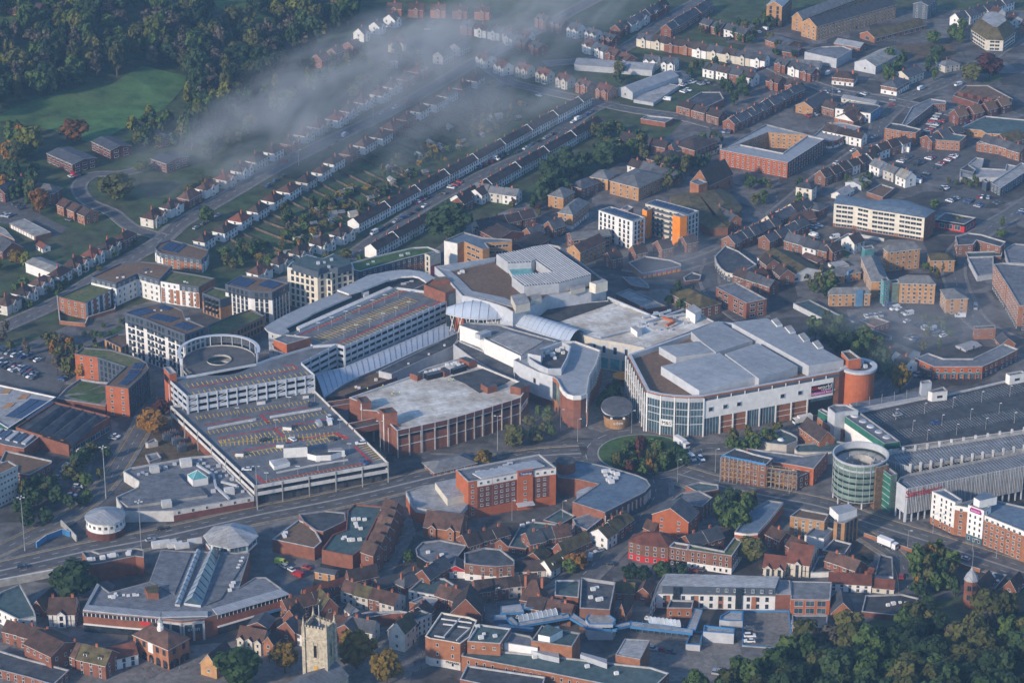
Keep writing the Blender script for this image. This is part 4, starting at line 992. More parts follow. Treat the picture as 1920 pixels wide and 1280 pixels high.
W_=[at(x,y,m8.z1+3.2) for x,y in px('E:755,430 900,370 1080,298 1165,348 1130,460 1075,560 945,562 850,520 770,465')];I_=inset(W_,.5);mb=MB();nW=len(W_)
for k in range(nW):
  j=(k+1) % nW
  for X,sg in ((W_,1),(I_,-1)): mb.face([(X[k].x,X[k].y,m8.z1),(X[j].x,X[j].y,m8.z1),(X[j].x,X[j].y,m8.z1+3.2),(X[k].x,X[k].y,m8.z1+3.2)],'clad')
  mb.face([(W_[k].x,W_[k].y,m8.z1+3.2),(W_[j].x,W_[j].y,m8.z1+3.2),(I_[j].x,I_[j].y,m8.z1+3.2),(I_[k].x,I_[k].y,m8.z1+3.2)],'steel')
part(m8.root,'plant_screen',mb);mb=MB();mb.face([(p.x,p.y,m8.z1+.2) for p in I_],'rf_dark');part(m8.root,'plant_floor',mb)
units(m8,'E:900,450 940,420 990,440 1040,400 1080,380 1090,420 1010,470',(2.6,1.8,1.9),'white',z=m8.z1+.2);onroof(m8,'E:755,415 880,440 900,395 840,350',4.6,'clad','rf_grey','lift_housing')
# --- round kiosk in the plaza
def kiosk():
  c=at(*px('E:1600,1130')[0]);c=Vector((c.x,c.y+4.6,0));root=thing('plaza_kiosk','round tan kiosk with tilted dark drum roof in the plaza','kiosk',c);n=28;mb=MB()
  mb.cyl(c,5.4,0,5.0,n,'brick_tan','rf_dark',r2=5.9);part(root,'wall',mb);mb=MB();mb.cyl(c,6.0,5.0,6.6,n,'glass',r2=6.4);part(root,'window_band',mb)
  mb=MB();R=[(c.x+7.0*math.cos(6.2832*i/n),c.y+6.4*math.sin(6.2832*i/n)+.8,8.6+2.0*math.sin(6.2832*i/n)) for i in range(n)];ap=(c.x,c.y+.8,9.0)
  for i in range(n): mb.face([R[i],R[(i+1) % n],ap],'slate');mb.face([(R[i][0],R[i][1],R[i][2]-.7),(R[(i+1) % n][0],R[(i+1) % n][1],R[(i+1) % n][2]-.7),R[(i+1) % n],R[i]],'clad')
  mb.face([(p[0],p[1],p[2]-.7) for p in R[::-1]],'clad');part(root,'roof',mb)
  text(root,'eden',Vector((c.x+.5,c.y-5.75,0)),Vector((.1,-1,0)).normalized(),2.3,'white',2.6,off=.2)
  for dx in (-2.6,3.0): mb=MB();mb.bar((c.x+dx,c.y-5.6,5.7),(c.x+dx,c.y-6.0,5.7),1.0,'white');part(root,'sign_disc',mb)
kiosk()
def parasol():
  c=at(*px('E:1657,690')[0],0);r=thing('carousel','orange and cream striped round carousel canopy in the plaza','carousel',c);mb=MB();n=16
  for i in range(n): t0,t1=6.2832*i/n,6.2832*(i+1)/n;mb.face([(c.x+4.8*math.cos(t0),c.y+4.8*math.sin(t0),3.4),(c.x+4.8*math.cos(t1),c.y+4.8*math.sin(t1),3.4),(c.x,c.y,5.6)],'orange' if i % 2 else 'gold')
  part(r,'canopy',mb);mb=MB();mb.cyl(c,.5,0,5.4,8,'red');part(r,'centre_pole',mb);mb=MB();mb.cyl(c,4.2,0,.4,16,'timber');part(r,'platform',mb)
parasol()
# --- brick car park
bc=bld('brick_car_park','brown brick multi-storey car park with white repaired roof and grey ribs','car park','655,745 672,752 676,768 706,770 744,807 790,797 840,786 905,767 976,745 992,722 950,705 908,688 866,670 800,690 768,706',h=13,wall='brick',roof='rf_wh',win=None,par=.9,cop='conc_wh',pw=.5)
for k,nb in ((4,2),(5,2),(6,4),(7,4)):
  a,c,n=edge(bc,k);t=(c-a)/nb
  for i in range(nb):
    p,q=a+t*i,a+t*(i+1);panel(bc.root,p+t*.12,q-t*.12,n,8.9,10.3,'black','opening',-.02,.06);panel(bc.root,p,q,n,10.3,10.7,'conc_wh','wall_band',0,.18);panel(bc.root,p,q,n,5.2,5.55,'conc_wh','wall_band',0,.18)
    panel(bc.root,p+t*.05,q-t*.05,n,10.8,13.0,'brick_dk','parapet_panel',0,.35)
  pil(bc,k,nb,'concrete',.45,.5)
a,c,n=edge(bc,8);panel(bc.root,a,a.lerp(c,.8),n,5.5,8.2,'white','sign_panel',.05,.1);text(bc.root,'TESCO',a.lerp(c,.4),n,1.9,'red',6.1,off=.2,wid=5)
slab('dark_roof_patch','','E:20,640 330,560 600,660 540,700 300,790 160,700',12.3,.12,'pitch','pitch',bc.root)
for s_,hh in (('E:310,700 375,740 465,715 400,675',3.2),('E:590,725 690,745 775,715 690,675',3.6),('D:1250,595 1335,625 1395,600 1300,575',2.8),('D:1575,550 1640,585 1700,560 1640,525',2.6),('E:105,460 200,500 270,480 170,445',3.4)): onroof(bc,s_,hh,'brick','rf_dark','stair_hut')
for s_ in ('D:1410,600 1450,625 1620,585 1570,560','D:1710,545 1740,560 1890,515 1850,495'): onroof(bc,s_,2.4,'black','clad_dk','chiller_bank')
units(bc,'D:1430,590 1480,580 1530,570 1580,560 1670,510 1720,500 1760,490 1800,510 1840,500',(2,1.6,1.2),'white',z=14.2)
for s_,hh in (('D:905,1000 960,1045 1110,1035 1050,978',18.5),('D:655,870 710,930 815,915 760,855',16.5),('D:985,1160 1010,1195 1140,1190 1100,1150',12.5)):
  tw=bld('stair_tower','brick stair tower with dark flat top on the corner of the brown brick car park' if hh > 18 else 'brick stair tower beside the bridge between the two car parks' if hh > 16 else 'low brick stair block at the foot of the tall stair tower','stair tower',s_,h=hh,wall='brick',roof='rf_teal',win=None,cop='brick_dk')
  a,c,n=edge(tw,0);panel(tw.root,a.lerp(c,.8),c,n,0,hh-.8,'conc_wh','corner_strip',0,.12)
for A,B,wd in (('D:330,935','D:640,890',5),('D:575,1185','D:930,1110',6)):
  P,Q=at(*px(A)[0],10),at(*px(B)[0],10);r=thing('link_bridge','brick and concrete bridge joining the two car parks%s' % (' below the tall stair tower' if wd == 6 else ' behind the shorter stair tower'),'bridge',((P+Q)/2).xy.to_3d())
  mb=MB();mb.obox((P+Q)/2,Q-P,(Q-P).length,wd,7.5,8.3,'concrete','asph_lt',bottom=True);part(r,'deck',mb)
  t=(Q-P).normalized();nv=Vector((-t.y,t.x,0))
  for sg in (-1,1): mb=MB();mb.obox((P+Q)/2+nv*sg*wd/2,Q-P,(Q-P).length,.4,6.8,9.6,'brick','conc_wh',bottom=True);part(r,'parapet',mb)
  for f_ in (.25,.75): mb=MB();p_=P.lerp(Q,f_);mb.cyl(p_,.5,0,7.5,8,'concrete');part(r,'pier',mb)
  # --- cinema block
cin=bld('cinema_block','large cinema and store block with white panelled front and curved glass corner','cinema','F:70,400 205,662 300,686 400,698 500,704 612,700 1590,522 1655,488 1600,440 1330,290 1060,140 820,172 700,165 520,242 190,360',hp=75,i=1,wall='brick_or',roof='rf_brown',win=None,par=2.4,pw=1.3,cop='clad')
Hc=cin.h
a0,c0,n0=edge(cin,5);Lc=(c0-a0).length;flip=a0.x > c0.x
def fx(f): return (c0.lerp(a0,f) if flip else a0.lerp(c0,f))
panel(cin.root,fx(0),fx(.955),n0,Hc*.44,Hc*.87,'white','white_panel',.0,.35);panel(cin.root,fx(0),fx(1),n0,Hc*.87,Hc*.94,'clad_dk','louvre_band',-.1,.15)
for i,f in enumerate((0,.12,.215,.315,.41,.53,.645,.765)): panel(cin.root,fx(f)-(fx(1)-fx(0)).normalized()*.3,fx(f)+(fx(1)-fx(0)).normalized()*.3,n0,0,Hc*.95 if i == 0 else Hc*.45,'white','column',.3,.4)
for i in range(1,10): panel(cin.root,fx(i/10)-(fx(1)-fx(0)).normalized()*.18,fx(i/10)+(fx(1)-fx(0)).normalized()*.18,n0,Hc*.87,Hc*.95,'white','louvre_post',.05,.3)
for f1,f2 in ((0,.115),(.32,.41),(.415,.525)): panel(cin.root,fx(f1),fx(f2),n0,.4,Hc*.43,'glass_bl','glazed_bay',.0,.12)
for f1,f2 in ((0.005,.114),(.32,.408),(.418,.523)):
  for q in range(1,5): g=f1+(f2-f1)*q/5;tt=(fx(1)-fx(0)).normalized()*.05;panel(cin.root,fx(g)-tt,fx(g)+tt,n0,.4,Hc*.43,'clad','mullion',.1,.1)
for f1,f2 in ((.12,.215),(.215,.315),(.53,.645),(.645,.765)):
  for z in (2.6,5.2): panel(cin.root,fx(f1),fx(f2),n0,z,z+.3,'conc_wh','wall_band',.0,.12)
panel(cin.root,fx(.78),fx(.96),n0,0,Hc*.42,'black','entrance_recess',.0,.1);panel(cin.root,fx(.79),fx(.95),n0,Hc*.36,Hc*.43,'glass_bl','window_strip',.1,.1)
for f in (.05,.155,.255,.575,.705): p=fx(f);tt=(fx(1)-fx(0)).normalized()*1.15;panel(cin.root,p-tt,p+tt,n0,Hc*.6,Hc*.71,'clad','window_frame',.35,.25);panel(cin.root,p-tt*.75,p+tt*.75,n0,Hc*.615,Hc*.695,'glass','window',.6,.05)
panel(cin.root,fx(.79),fx(.945),n0,Hc*.6,Hc*.76,'black','sign_panel',.4,.25);panel(cin.root,fx(.79),fx(.945),n0,Hc*.51,Hc*.6,'magenta','sign_panel',.4,.25)
text(cin.root,'cine',fx(.827),n0,2.7,'red',Hc*.655,off=.75,wid=4.6);text(cin.root,'world',fx(.89),n0,2.7,'white',Hc*.655,off=.75,wid=7);text(cin.root,'CINEMAS',fx(.90),n0,1.0,'white',Hc*.61,off=.75,wid=5);text(cin.root,'* hollywood bowl *',fx(.867),n0,1.5,'white',Hc*.535,off=.75,wid=14)
for k in (1,2,3,4):
  a,c,n=edge(cin,k);panel(cin.root,a,c,n,.4,Hc*.9,'glass_bl','glazing',.0,.1);panel(cin.root,a,c,n,Hc*.86,Hc*.96,'clad','fascia',.1,.4)
  for q in range(0,5): g=a.lerp(c,q/5);tt=(c-a).normalized()*.06;panel(cin.root,g-tt,g+tt,n,.4,Hc*.9,'clad','mullion',.08,.12)
  for z in (.3,.5,.66): panel(cin.root,a,c,n,Hc*z,Hc*z+.35,'clad','transom',.08,.16)
  g=a;tt=(c-a).normalized()*.3;panel(cin.root,g,g+tt*2,n,0,Hc*.97,'white','column',.2,.5)
a,c,n=edge(cin,2);panel(cin.root,a.lerp(c,.12),a.lerp(c,.92),n,Hc*.24,Hc*.40,'white','sign_panel',.3,.3)
for q in range(5): panel(cin.root,a.lerp(c,.02),a.lerp(c,.98),n,Hc*(.235+.036*q),Hc*(.25+.036*q),'frame','sign_slat',.2,.1)
panel(cin.root,a.lerp(c,.15),a.lerp(c,.87),n,Hc*.26,Hc*.385,'white','sign_panel',.65,.1);text(cin.root,'M&S',a.lerp(c,.51),n,2.4,'black',Hc*.285,off=.85,wid=4.0)
a,c,n=edge(cin,0)
for q in range(10): g=a.lerp(c,q/9);tt=(c-a).normalized()*.25;panel(cin.root,g-tt,g+tt,n,0,Hc*.97,'white','column',.9,.5)
panel(cin.root,a,c,n,.4,Hc*.93,'glass','glazing',.0,.1)
for z in (.33,.62): panel(cin.root,a,c,n,Hc*z,Hc*z+.6,'clad','balcony',.1,.9)
for s_,hh in (('F:305,485 725,388 985,560 580,660',4.2),('F:765,395 1000,318 1290,485 1010,575',4.6),('F:290,345 570,305 690,385 415,420',3.6),('F:520,235 720,160 965,300 700,385 600,310',4.0),('F:815,175 1065,138 1620,440 1370,482',5.4)):
  onroof(cin,s_,hh,'clad','rf_metal','auditorium_box')
for s_ in ('F:1100,150 1140,195 1180,185 1140,135','F:1195,200 1235,245 1275,235 1240,188','F:1295,255 1335,305 1378,290 1335,240','F:1395,310 1435,355 1475,345 1435,295'): onroof(cin,s_,6,'white','rf_lt','plant_room')
units(cin,'F:1300,500 1310,515 1325,520 600,410 900,590 840,620',(1.6,1.4,1.6),'white')
rt=bld('cinema_tower','orange-red brick tower beside the cinema sign','tower','F:1603,380 1655,440 1745,428 1665,368',h=23.5,wall='redorange',roof='rf_brown',win=None,par=.8)
a,c,n=edge(rt,1);panel(rt.root,a.lerp(c,.4),a.lerp(c,.65),n,6,15,'glass','stair_window',.02,.08)
def drum():
  c=at(*px('F:1724,482')[0],19);r=thing('brick_drum','round orange-red brick drum with grey ring roof behind the cinema tower','tower',(c.x,c.y,0));mb=MB();mb.cyl(c,7.6,0,18.6,32,'redorange','rf_dark');part(r,'wall',mb)
  mb=MB();n=32
  for i in range(n):
    t0,t1=6.2832*i/n,6.2832*(i+1)/n;f=lambda q,t,z: (c.x+q*math.cos(t),c.y+q*math.sin(t),z)
    mb.face([f(6.4,t0,19.4),f(8.6,t0,19.4),f(8.6,t1,19.4),f(6.4,t1,19.4)],'clad');mb.face([f(8.6,t0,18.2),f(8.6,t1,18.2),f(8.6,t1,19.4),f(8.6,t0,19.4)],'clad');mb.face([f(6.4,t0,18.5),f(6.4,t1,18.5),f(6.4,t1,19.4),f(6.4,t0,19.4)],'clad')
  part(r,'ring_roof',mb);mb=MB()
  for i in range(7): mb.obox((c.x-3.4+1.1*i,c.y-1+2*(i % 3)),(1,.3),1.5,1.5,18.6,20.0,'clad')
  part(r,'plant',mb)
drum()
# ================================================================== flats and offices to the left
E1=bld('apartment_block','corner flats with white curved ends, red middle and solar panels on a brown roof','flats','01:1160,577 1185,605 1220,622 1360,645 1510,668 1545,640 1565,592 1420,552 1280,515 1190,545',hp=25,i=4,wall='brick_or',roof='rf_brown',win='lit',pitch=3.4,fl=4,topz=('clad_dk',2.6),fac={0: {'m': 'white'},1: {'m': 'white'},4: {'m': 'white'},5: {'m': 'white'}},cop='copdk')
solar(E1,'01:1200,590 1285,610 1270,535',4,6)
solar(E1,'01:1295,612 1330,618 1370,550',2,5)
E2a=bld('apartment_block','three-storey flats with mossy green roof and plain red brick end wall','flats','01:440,945 640,992 870,872 690,838',hp=31,i=1,wall='brick_or',roof='rf_green',win='lit',fl=3,pitch=4,fac={1: {'m': 'white','p': 3.0}},cop='copdk')
for f in (.12,.3,.5,.68,.86): a,c,n=edge(E2a,1);panel(E2a.root,a.lerp(c,f-.05),a.lerp(c,f+.05),n,E2a.z0,E2a.zt-.3,'brick_or' if f in (.3,.68) else 'clad_dk','wall_panel',0,.1)
E2b=bld('apartment_block','curved flats with brown roof stepping between the two green roofs','flats','01:680,797 870,842 950,806 1030,770 1110,795 1195,818 1290,716 1170,690 1060,680 900,695',hp=43,i=1,wall='white',roof='rf_brown',win='lit',fl=4,pitch=3.2,topz=('clad_dk',3),cop='copdk')
units(E2b,'01:880,805 925,800 1095,765 1135,760',(1.6,1.4,.6));units(E2b,'01:910,780 1085,745',(2.6,2,.8),'clad_dk')
E2c=bld('apartment_block','white and red striped flats with patchy green and pink roof','flats','01:1190,825 1345,852 1490,872 1612,806 1450,775 1290,750',hp=40,i=2,wall='white',roof='rf_green',win='lit',fl=4,pitch=3.1,fac={2: {'m': 'brick_or','w': None}},cop='copdk')
for k in (0,1):
  a,c,n=edge(E2c,k)
  for f in (.2,.6,.9): panel(E2c.root,a.lerp(c,f-.09),a.lerp(c,f+.09),n,.3,E2c.h-3.4,'brick_or','wall_panel',0,.03)
  panel(E2c.root,a,c,n,E2c.h-3.2,E2c.h-.1,'clad_dk','top_storey',0,.05) if k else None
units(E2c,'01:1385,835 1405,840',(1.6,1.4,.5))
E3=bld('apartment_block','tan brick flats with dark top storey and hanging balconies','flats','01:1515,917 1650,967 1755,937 1690,890 1600,872',hp=37,i=1,wall='brick_tan',roof='rf_green',win='d',fl=4,pitch=2.4,topz=('clad_dk',4.4),fac={1: {'w': None}},cop='copdk')
a,c,n=edge(E3,0)
for f in range(1,4):
  for g in (.2,.6): panel(E3.root,a.lerp(c,g),a.lerp(c,g+.28),n,2.6*f,2.6*f+1.1,'black','balcony',.0,1.2)
E4=bld('apartment_block','tall white flats with dark top floors, brown roof and rows of solar panels','flats','01:935,1065 1090,1112 1240,1172 1385,1227 1540,1170 1390,1105 1370,1045 1240,990 1120,1012 1010,1040',hp=82,i=1,wall='white',roof='rf_brown',win='tall',fl=7,pitch=2.7,topz=('clad_dk',5.2),cop='copdk')
for A,nx,ny in (('01:950,1065 1040,1095 1075,1030',5,3),('01:1100,1105 1270,1140 1180,1075',7,3),('01:1290,1165 1400,1200 1370,1135',5,3),('01:1180,1030 1260,1050 1220,1010',4,2)): solar(E4,A,nx,ny)
for k in (0,1,2):
  a,c,n=edge(E4,k)
  for f in range(1,6):
    for g in (.3,.75): panel(E4.root,a.lerp(c,g-.1),a.lerp(c,g+.1),n,3.3*f,3.3*f+1.0,'clad_dk','balcony',0,1.1)
units(E4,'01:1160,1050 1210,1050',(1.6,1.6,.7));units(E4,'01:1410,1120',(3.5,3,1.6),'clad')
E5=bld('apartment_block','white tower flats with dark attic storey and solar roof beside the sweeping canopy','flats','422,533 470,545 510,548 542,531 500,521 452,516',hp=57,i=2,wall='white',roof='rf_brown',win='tall',fl=6,pitch=2.5,topz=('clad_dk',4.2),cop='copdk')
solar(E5,'01:1720,850 1840,880 1800,800',6,4);solar(E5,'11:10,860 120,890 90,820',5,4)
E6=bld('apartment_block','low tan brick block with long mossy green roof beside the spiral ramp','flats','A:540,300 550,440 840,350 1180,190 1020,120 800,190',hp=28,i=2,wall='brick_tan',roof='rf_green',win='tall',fl=2,pitch=2.3,cop='copdk')
E7=bld('apartment_block','small tan brick block with dark grid windows and brown roof','flats','196,636 226,651 264,634 244,625 220,626',hp=24,i=1,wall='brick_tan',roof='rf_brown',win='tall',fl=3,pitch=2.5,cop='copdk')
E8=bld('apartment_block','cream six-storey corner block with grey mansard top and large square windows','flats','B:350,365 690,440 790,415 850,430 900,400 1095,365 1060,300 870,215 750,270 570,225 400,310',hp=72,i=1,wall='cream',roof='rf_teal',win='tall',fl=6,pitch=2.9,cop='clad',par=.4)
onroof(E8,'B:405,330 700,420 720,375 820,350 920,375 1075,330 1060,290 880,215 750,275 570,228 430,290',3.4,'clad_dk','rf_teal','mansard_storey');units(E8,'B:700,330 770,320 850,290 820,370',(2,1.8,1.6),'clad',z=E8.z1+3.4)
E9=bld('apartment_block','long low block with bright green sedum roof and red-grey walls behind the canopy','flats','11:735,745 780,755 1010,690 1130,655 1260,625 1380,605 1290,570 1180,575 900,640 715,690',hp=27,i=2,wall='brick_or',roof='lawn',win='w',fl=3,pitch=3.4,topz=('clad_dk',4),cop='clad')
units(E9,'11:880,685 1140,625 840,705 1090,640',(2.6,2.2,1.0),'clad')
E9b=bld('apartment_block','cream end tower with red mural beside the department store','flats','11:1265,620 1305,640 1385,615 1345,600',hp=42,i=1,wall='cream',roof='rf_grey',win='d',fl=4,pitch=3,fac={1: {'w': None}})
a,c,n=edge(E9b,1);panel(E9b.root,a.lerp(c,.05),a.lerp(c,.95),n,.5,E9b.h*.55,'pinkmural','mural',.02,.05)
# red U-shaped flats with garden podium
U=bld('apartment_block','red brick U-shaped flats with green roof and solar panels round a raised garden','flats','02:560,92 730,118 940,188 790,328 962,352 1060,262 1118,200 1100,160 1050,125 830,60 700,50 620,45',hp=56,i=4,wall='redorange',roof='rf_green',win='w',fl=5,pitch=5.4,fac={0: {'p': 5,'f': 5},1: {'m': 'clad_dk','w': 'tall','p': 2.6},4: {'m': 'clad_dk','w': 'tall','p': 2.5},5: {'m': 'clad_dk','w': 'tall','p': 2.5}},cop='copdk')
slab('brown_roof','','02:800,322 962,346 1112,195 1095,160 1040,150 960,190 940,215',U.zt-.35,.2,'rf_brown','rf_brown',U.root)
for s_,nx,ny in (('02:880,325 945,330 930,290',4,2),('02:925,285 1000,290 960,250',4,2),('02:950,245 1040,250 975,215',4,2),('02:985,205 1065,210 1010,165',4,2)): solar(U,s_,nx,ny,z=U.zt-.3)
pod=bld('garden_podium','raised courtyard garden with two striped lawns behind a red brick wall','garden','02:425,425 790,482 870,310 740,300 600,278 500,345',h=4.4,wall='brick',roof='paving',win=None,par=.8)
for s_ in ('02:490,395 610,300 750,322 640,372','02:620,385 770,335 785,370 660,395','02:500,408 780,382 785,425 740,462 560,425'): slab('lawn','',s_,pod.z1+.15,.1,'lawn','lawn',pod.root)
# sawtooth works etc.
S1=bld('workshop','brick workshop with four long dark ridges across its roof','workshop','02:118,642 410,452 800,552 828,566 512,748 300,700',hp=28,i=4,wall='brick',roof='rf_dark',win=None,cop='brick')
for k in range(4):
  A=[at(*p,S1.z1+2.0) for p in px('02:%d,%d %d,%d %d,%d %d,%d' % (180+90*k,640+28*k,425+92*k,482+24*k,495+92*k,492+24*k,270+90*k,668+28*k))];mb=MB();r1,r2=(A[0]+A[3])/2,(A[1]+A[2])/2;z=S1.z1
  mb.face([(A[0].x,A[0].y,z),(A[3].x,A[3].y,z),(r1.x,r1.y,z+2.6)],'black');mb.face([(A[3].x,A[3].y,z),(A[2].x,A[2].y,z),(r2.x,r2.y,z+2.6),(r1.x,r1.y,z+2.6)],'rf_dark');mb.face([(A[1].x,A[1].y,z),(A[0].x,A[0].y,z),(r1.x,r1.y,z+2.6),(r2.x,r2.y,z+2.6)],'rf_dark');mb.face([(A[2].x,A[2].y,z),(A[1].x,A[1].y,z),(r2.x,r2.y,z+2.6)],'black')
  part(S1.root,'roof_ridge',mb)
a,c,n=edge(S1,3);winrow(S1.root,a,c,n,0,4,1,3.4,'big')
S2=bld('warehouse','pale roofed warehouse with tan rooflights and rows of solar strips','warehouse','02:-120,540 -60,320 0,325 420,415 60,650',hp=26,i=4,wall='green_cl',roof='rf_lt',win=None,cop='white')
solar(S2,'02:20,570 165,592 240,425',2,1);solar(S2,'02:110,585 215,590 320,440',2,1)
for s_ in ('02:0,395 60,390 90,355 40,350','02:120,440 190,430 230,395 170,390','02:10,510 80,490 120,455 50,460'): slab('rooflight','',s_,S2.z1+.3,.3,'brick_tan','clad',S2.root)
S3=bld('warehouse','low brick shed with tilted rooflight strips below the pale warehouse','warehouse','02:-140,720 -40,640 310,702 180,800 40,775',hp=24,i=3,wall='brick',roof='rf_grey',win=None)
for k in range(5): slab('rooflight','','02:%d,%d %d,%d %d,%d %d,%d' % (-80+60*k,700+14*k,0+60*k,648+11*k,25+60*k,653+11*k,-50+60*k,708+14*k),S3.z1+.8,.8,'solar' if k % 2 else 'clad','clad',S3.root)
S4=bld('office_block','brick office with purple-brown flat roof by the tree-lined car park','office','02:40,815 390,892 385,910 220,1000 120,985 130,930 0,900',hp=28,i=3,wall='brick',roof='rf_brown',win='w',fl=2)
S5=bld('office_block','pale grey four-storey office with tight grid of small windows','office','02:-120,1050 130,930 60,890 -160,980',hp=60,i=1,wall='conc_wh',roof='rf_brown',win='sq',fl=5,pitch=1.9)
# plant building and rotunda by the road
G1=bld('low_shop_block','low block crowded with ducts and plant, glass pyramid rooflight on top','shop','02:925,972 980,945 1450,862 1600,852 1905,1160 1300,1268 930,1275 870,1165 1035,1090 1050,1050',hp=20,i=4,wall='conc_wh',roof='rf_grey',win=None,par=.8)
slab('upper_roof','','02:1040,1010 1330,985 1420,1085 1500,1090 1555,1150 960,1235 900,1190 1050,1120',G1.z1+1.2,1.2,'rf_grey','concrete',G1.root)
units(G1,'02:1040,1000 1070,990 1100,1000 1200,960 1240,955 1500,900 1530,920 1560,950 1590,970 1620,990 1640,940 1560,1030 1540,1060 1600,1130 1680,980 1700,1010 1740,1040 1780,1100 1820,1130 1840,1110 1760,1130 1650,1020 1480,920 1310,925',(2.2,1.6,1.5),'clad');units(G1,'02:1160,975 1720,1140 1395,930 1250,1235',(4.2,3.2,2.6),'conc_wh')
for A,B in (('02:1480,925','02:1600,1000'),('02:1600,1000','02:1620,1090'),('02:1620,1090','02:1720,1180'),('02:1660,1050','02:1780,1080')): mb=MB();mb.bar(at(*px(A)[0],G1.z1+.9),at(*px(B)[0],G1.z1+.9),.9,'clad');part(G1.root,'duct',mb)
def pyramid():
  P=[at(*p,G1.z1+3.2) for p in px('02:1405,1000 1445,1040 1560,1020 1520,985')];c=sum(P,Vector())/4;mb=MB();mb.prism([(p.x,p.y) for p in P],G1.z1,G1.z1+3.2,'frame');part(G1.root,'rooflight_base',mb)
  for k in range(4):
    mb=MB();mb.face([P[k]+Vector((0,0,.05)),P[(k+1) % 4]+Vector((0,0,.05)),c+Vector((0,0,3.0))],'glass_tq');part(G1.root,'glass_pyramid',mb)
    mb=MB();mb.bar(P[k]+Vector((0,0,.1)),c+Vector((0,0,3.1)),.2,'frame');part(G1.root,'glazing_bar',mb)
pyramid()
a,c,n=edge(G1,4);panel(G1.root,a,c,n,0,2.8,'brick_dk','base_wall',0,.15);winrow(G1.root,a,c,n,2,3.2,1,6,'w')
def rotunda(px_c,r,he,hr,n,wall,roof,label,name,base=None,wins=True,z0=0,cap=None,eav=.6):
  c=at(*px_c,z0+he);c.z=z0;root=thing(name,label,'pavilion',c);mb=MB();mb.cyl(c,r,z0,z0+he,n,wall);part(root,'wall',mb)
  if base: mb=MB();mb.cyl(c,r+.4,z0,z0+base,n,'brick_dk','conc_wh');part(root,'base_wall',mb)
  for i in range(n):
    t0,t1=6.2832*i/n,6.2832*(i+1)/n;mb=MB();mb.face([(c.x+(r+eav)*math.cos(t0),c.y+(r+eav)*math.sin(t0),z0+he),(c.x+(r+eav)*math.cos(t1),c.y+(r+eav)*math.sin(t1),z0+he),(c.x,c.y,z0+he+hr)],roof)
    mb.face([(c.x+(r+eav)*math.cos(t0),c.y+(r+eav)*math.sin(t0),z0+he-.4),(c.x+(r+eav)*math.cos(t1),c.y+(r+eav)*math.sin(t1),z0+he-.4),(c.x+(r+eav)*math.cos(t1),c.y+(r+eav)*math.sin(t1),z0+he),(c.x+(r+eav)*math.cos(t0),c.y+(r+eav)*math.sin(t0),z0+he)],'conc_wh');part(root,'roof_segment',mb)
  if wins:
    for i in range(n):
      t0,t1=6.2832*i/n,6.2832*(i+1)/n;a=Vector((c.x+r*math.cos(t0),c.y+r*math.sin(t0),0));b=Vector((c.x+r*math.cos(t1),c.y+r*math.sin(t1),0));nn=Vector((math.cos((t0+t1)/2),math.sin((t0+t1)/2),0))
      if facing(a.lerp(b,.5),nn): winrow(root,a,b,nn,z0+(base or 0),he-(base or 0),1,*wins,margin=.2)
  return root
rotunda((197,966),7.8,7.6,2.6,20,'white','rf_metal','white round drum with shallow grey cone roof on the road corner','rotunda',base=3.2,wins=(2.0,'w'))
rotunda((433,1003),10.2,5.2,4.2,8,'white','rf_lt','octagonal pavilion with white glazed sides and pale ribbed roof','octagon_pavilion',base=1.5,wins=(3.2,'big'),z0=5.5,eav=.9)
# substation
for s_ in ('02:1300,720','02:1330,770','02:1370,820','02:1260,740'):
  p=at(*px(s_)[0]);r=thing('transformer','dark transformer in the fenced plot beside the stepped car park','transformer',p,group='transformers in the plot');mb=MB();mb.obox(p,(1,.6),4,3,0,3.2,'clad_dk');part(r,'tank',mb)
  for q in range(5): mb=MB();mb.obox((p.x-1.6+.8*q,p.y-1.9+.25*q),(1,.6),.3,.9,.3,2.6,'clad_dk');part(r,'cooling_fin',mb)
  for q in (-1,0,1): mb=MB();mb.cyl((p.x+q,p.y),.2,3.2,4.4,6,'brick_br');part(r,'insulator',mb)
bld('switch_house','small grey switch house with flat roof in the substation plot','hut','02:1090,760 1110,765 1185,750 1160,725',hp=9,i=1,wall='render',roof='rf_grey',win=None)
bld('switch_house','pale concrete plant base strewn with gear in the substation plot','hut','02:1090,850 1120,900 1210,870 1180,830',hp=6,i=1,wall='concrete',roof='rf_grey',win=None)
# upper left corner blocks
pit('apartment_block','dark red brick flats with hipped grey roof near the wood','flats','01:205,145 400,172 500,132',hp=21,rise=3.2,kind='hip',wall='brick',roof='slate_lt',wst='w',fl=3,pitch=3.4)
row('orange brick terraced house with brown roof near the lock-up garages','01:500,215','01:655,280',3,6.3,9,5.2,2.6,'gable',['brick_or'],['tile_br','tile_dk'],'orange brick terrace by the garages',face=1,name='terraced_house')
gar=bld('garage_block','row of lock-up garages with white doors and ridged grey roofs','garages','01:70,392 265,492 382,462 180,360',hp=9,i=1,wall='brick_br',roof='asbestos',win=None,par=.1,pw=.1)
a,c,n=edge(gar,0);winrow(gar.root,a,c,n,0,2.2,1,2.6,'gar','garage_door')
gar2=bld('garage_block','older flat-roofed garages at the edge of the garden plots','garages','01:-60,430 0,470 110,520 40,440 -20,410',hp=8,i=1,wall='brick_br',roof='asbestos',win=None,par=.1,pw=.1)
pit('warehouse','white-walled long shed with pale corrugated roof behind the white semis','warehouse','01:190,690 400,772 495,722',hp=18,rise=1.2,wall='white',roof='asbestos',wst='w',fl=1,pitch=60)
pit('hall','dark roofed brick hall at the edge of the gardens','hall','01:-60,560 20,610 150,560',hp=14,rise=4,wall='brick_dk',roof='slate',fl=1)
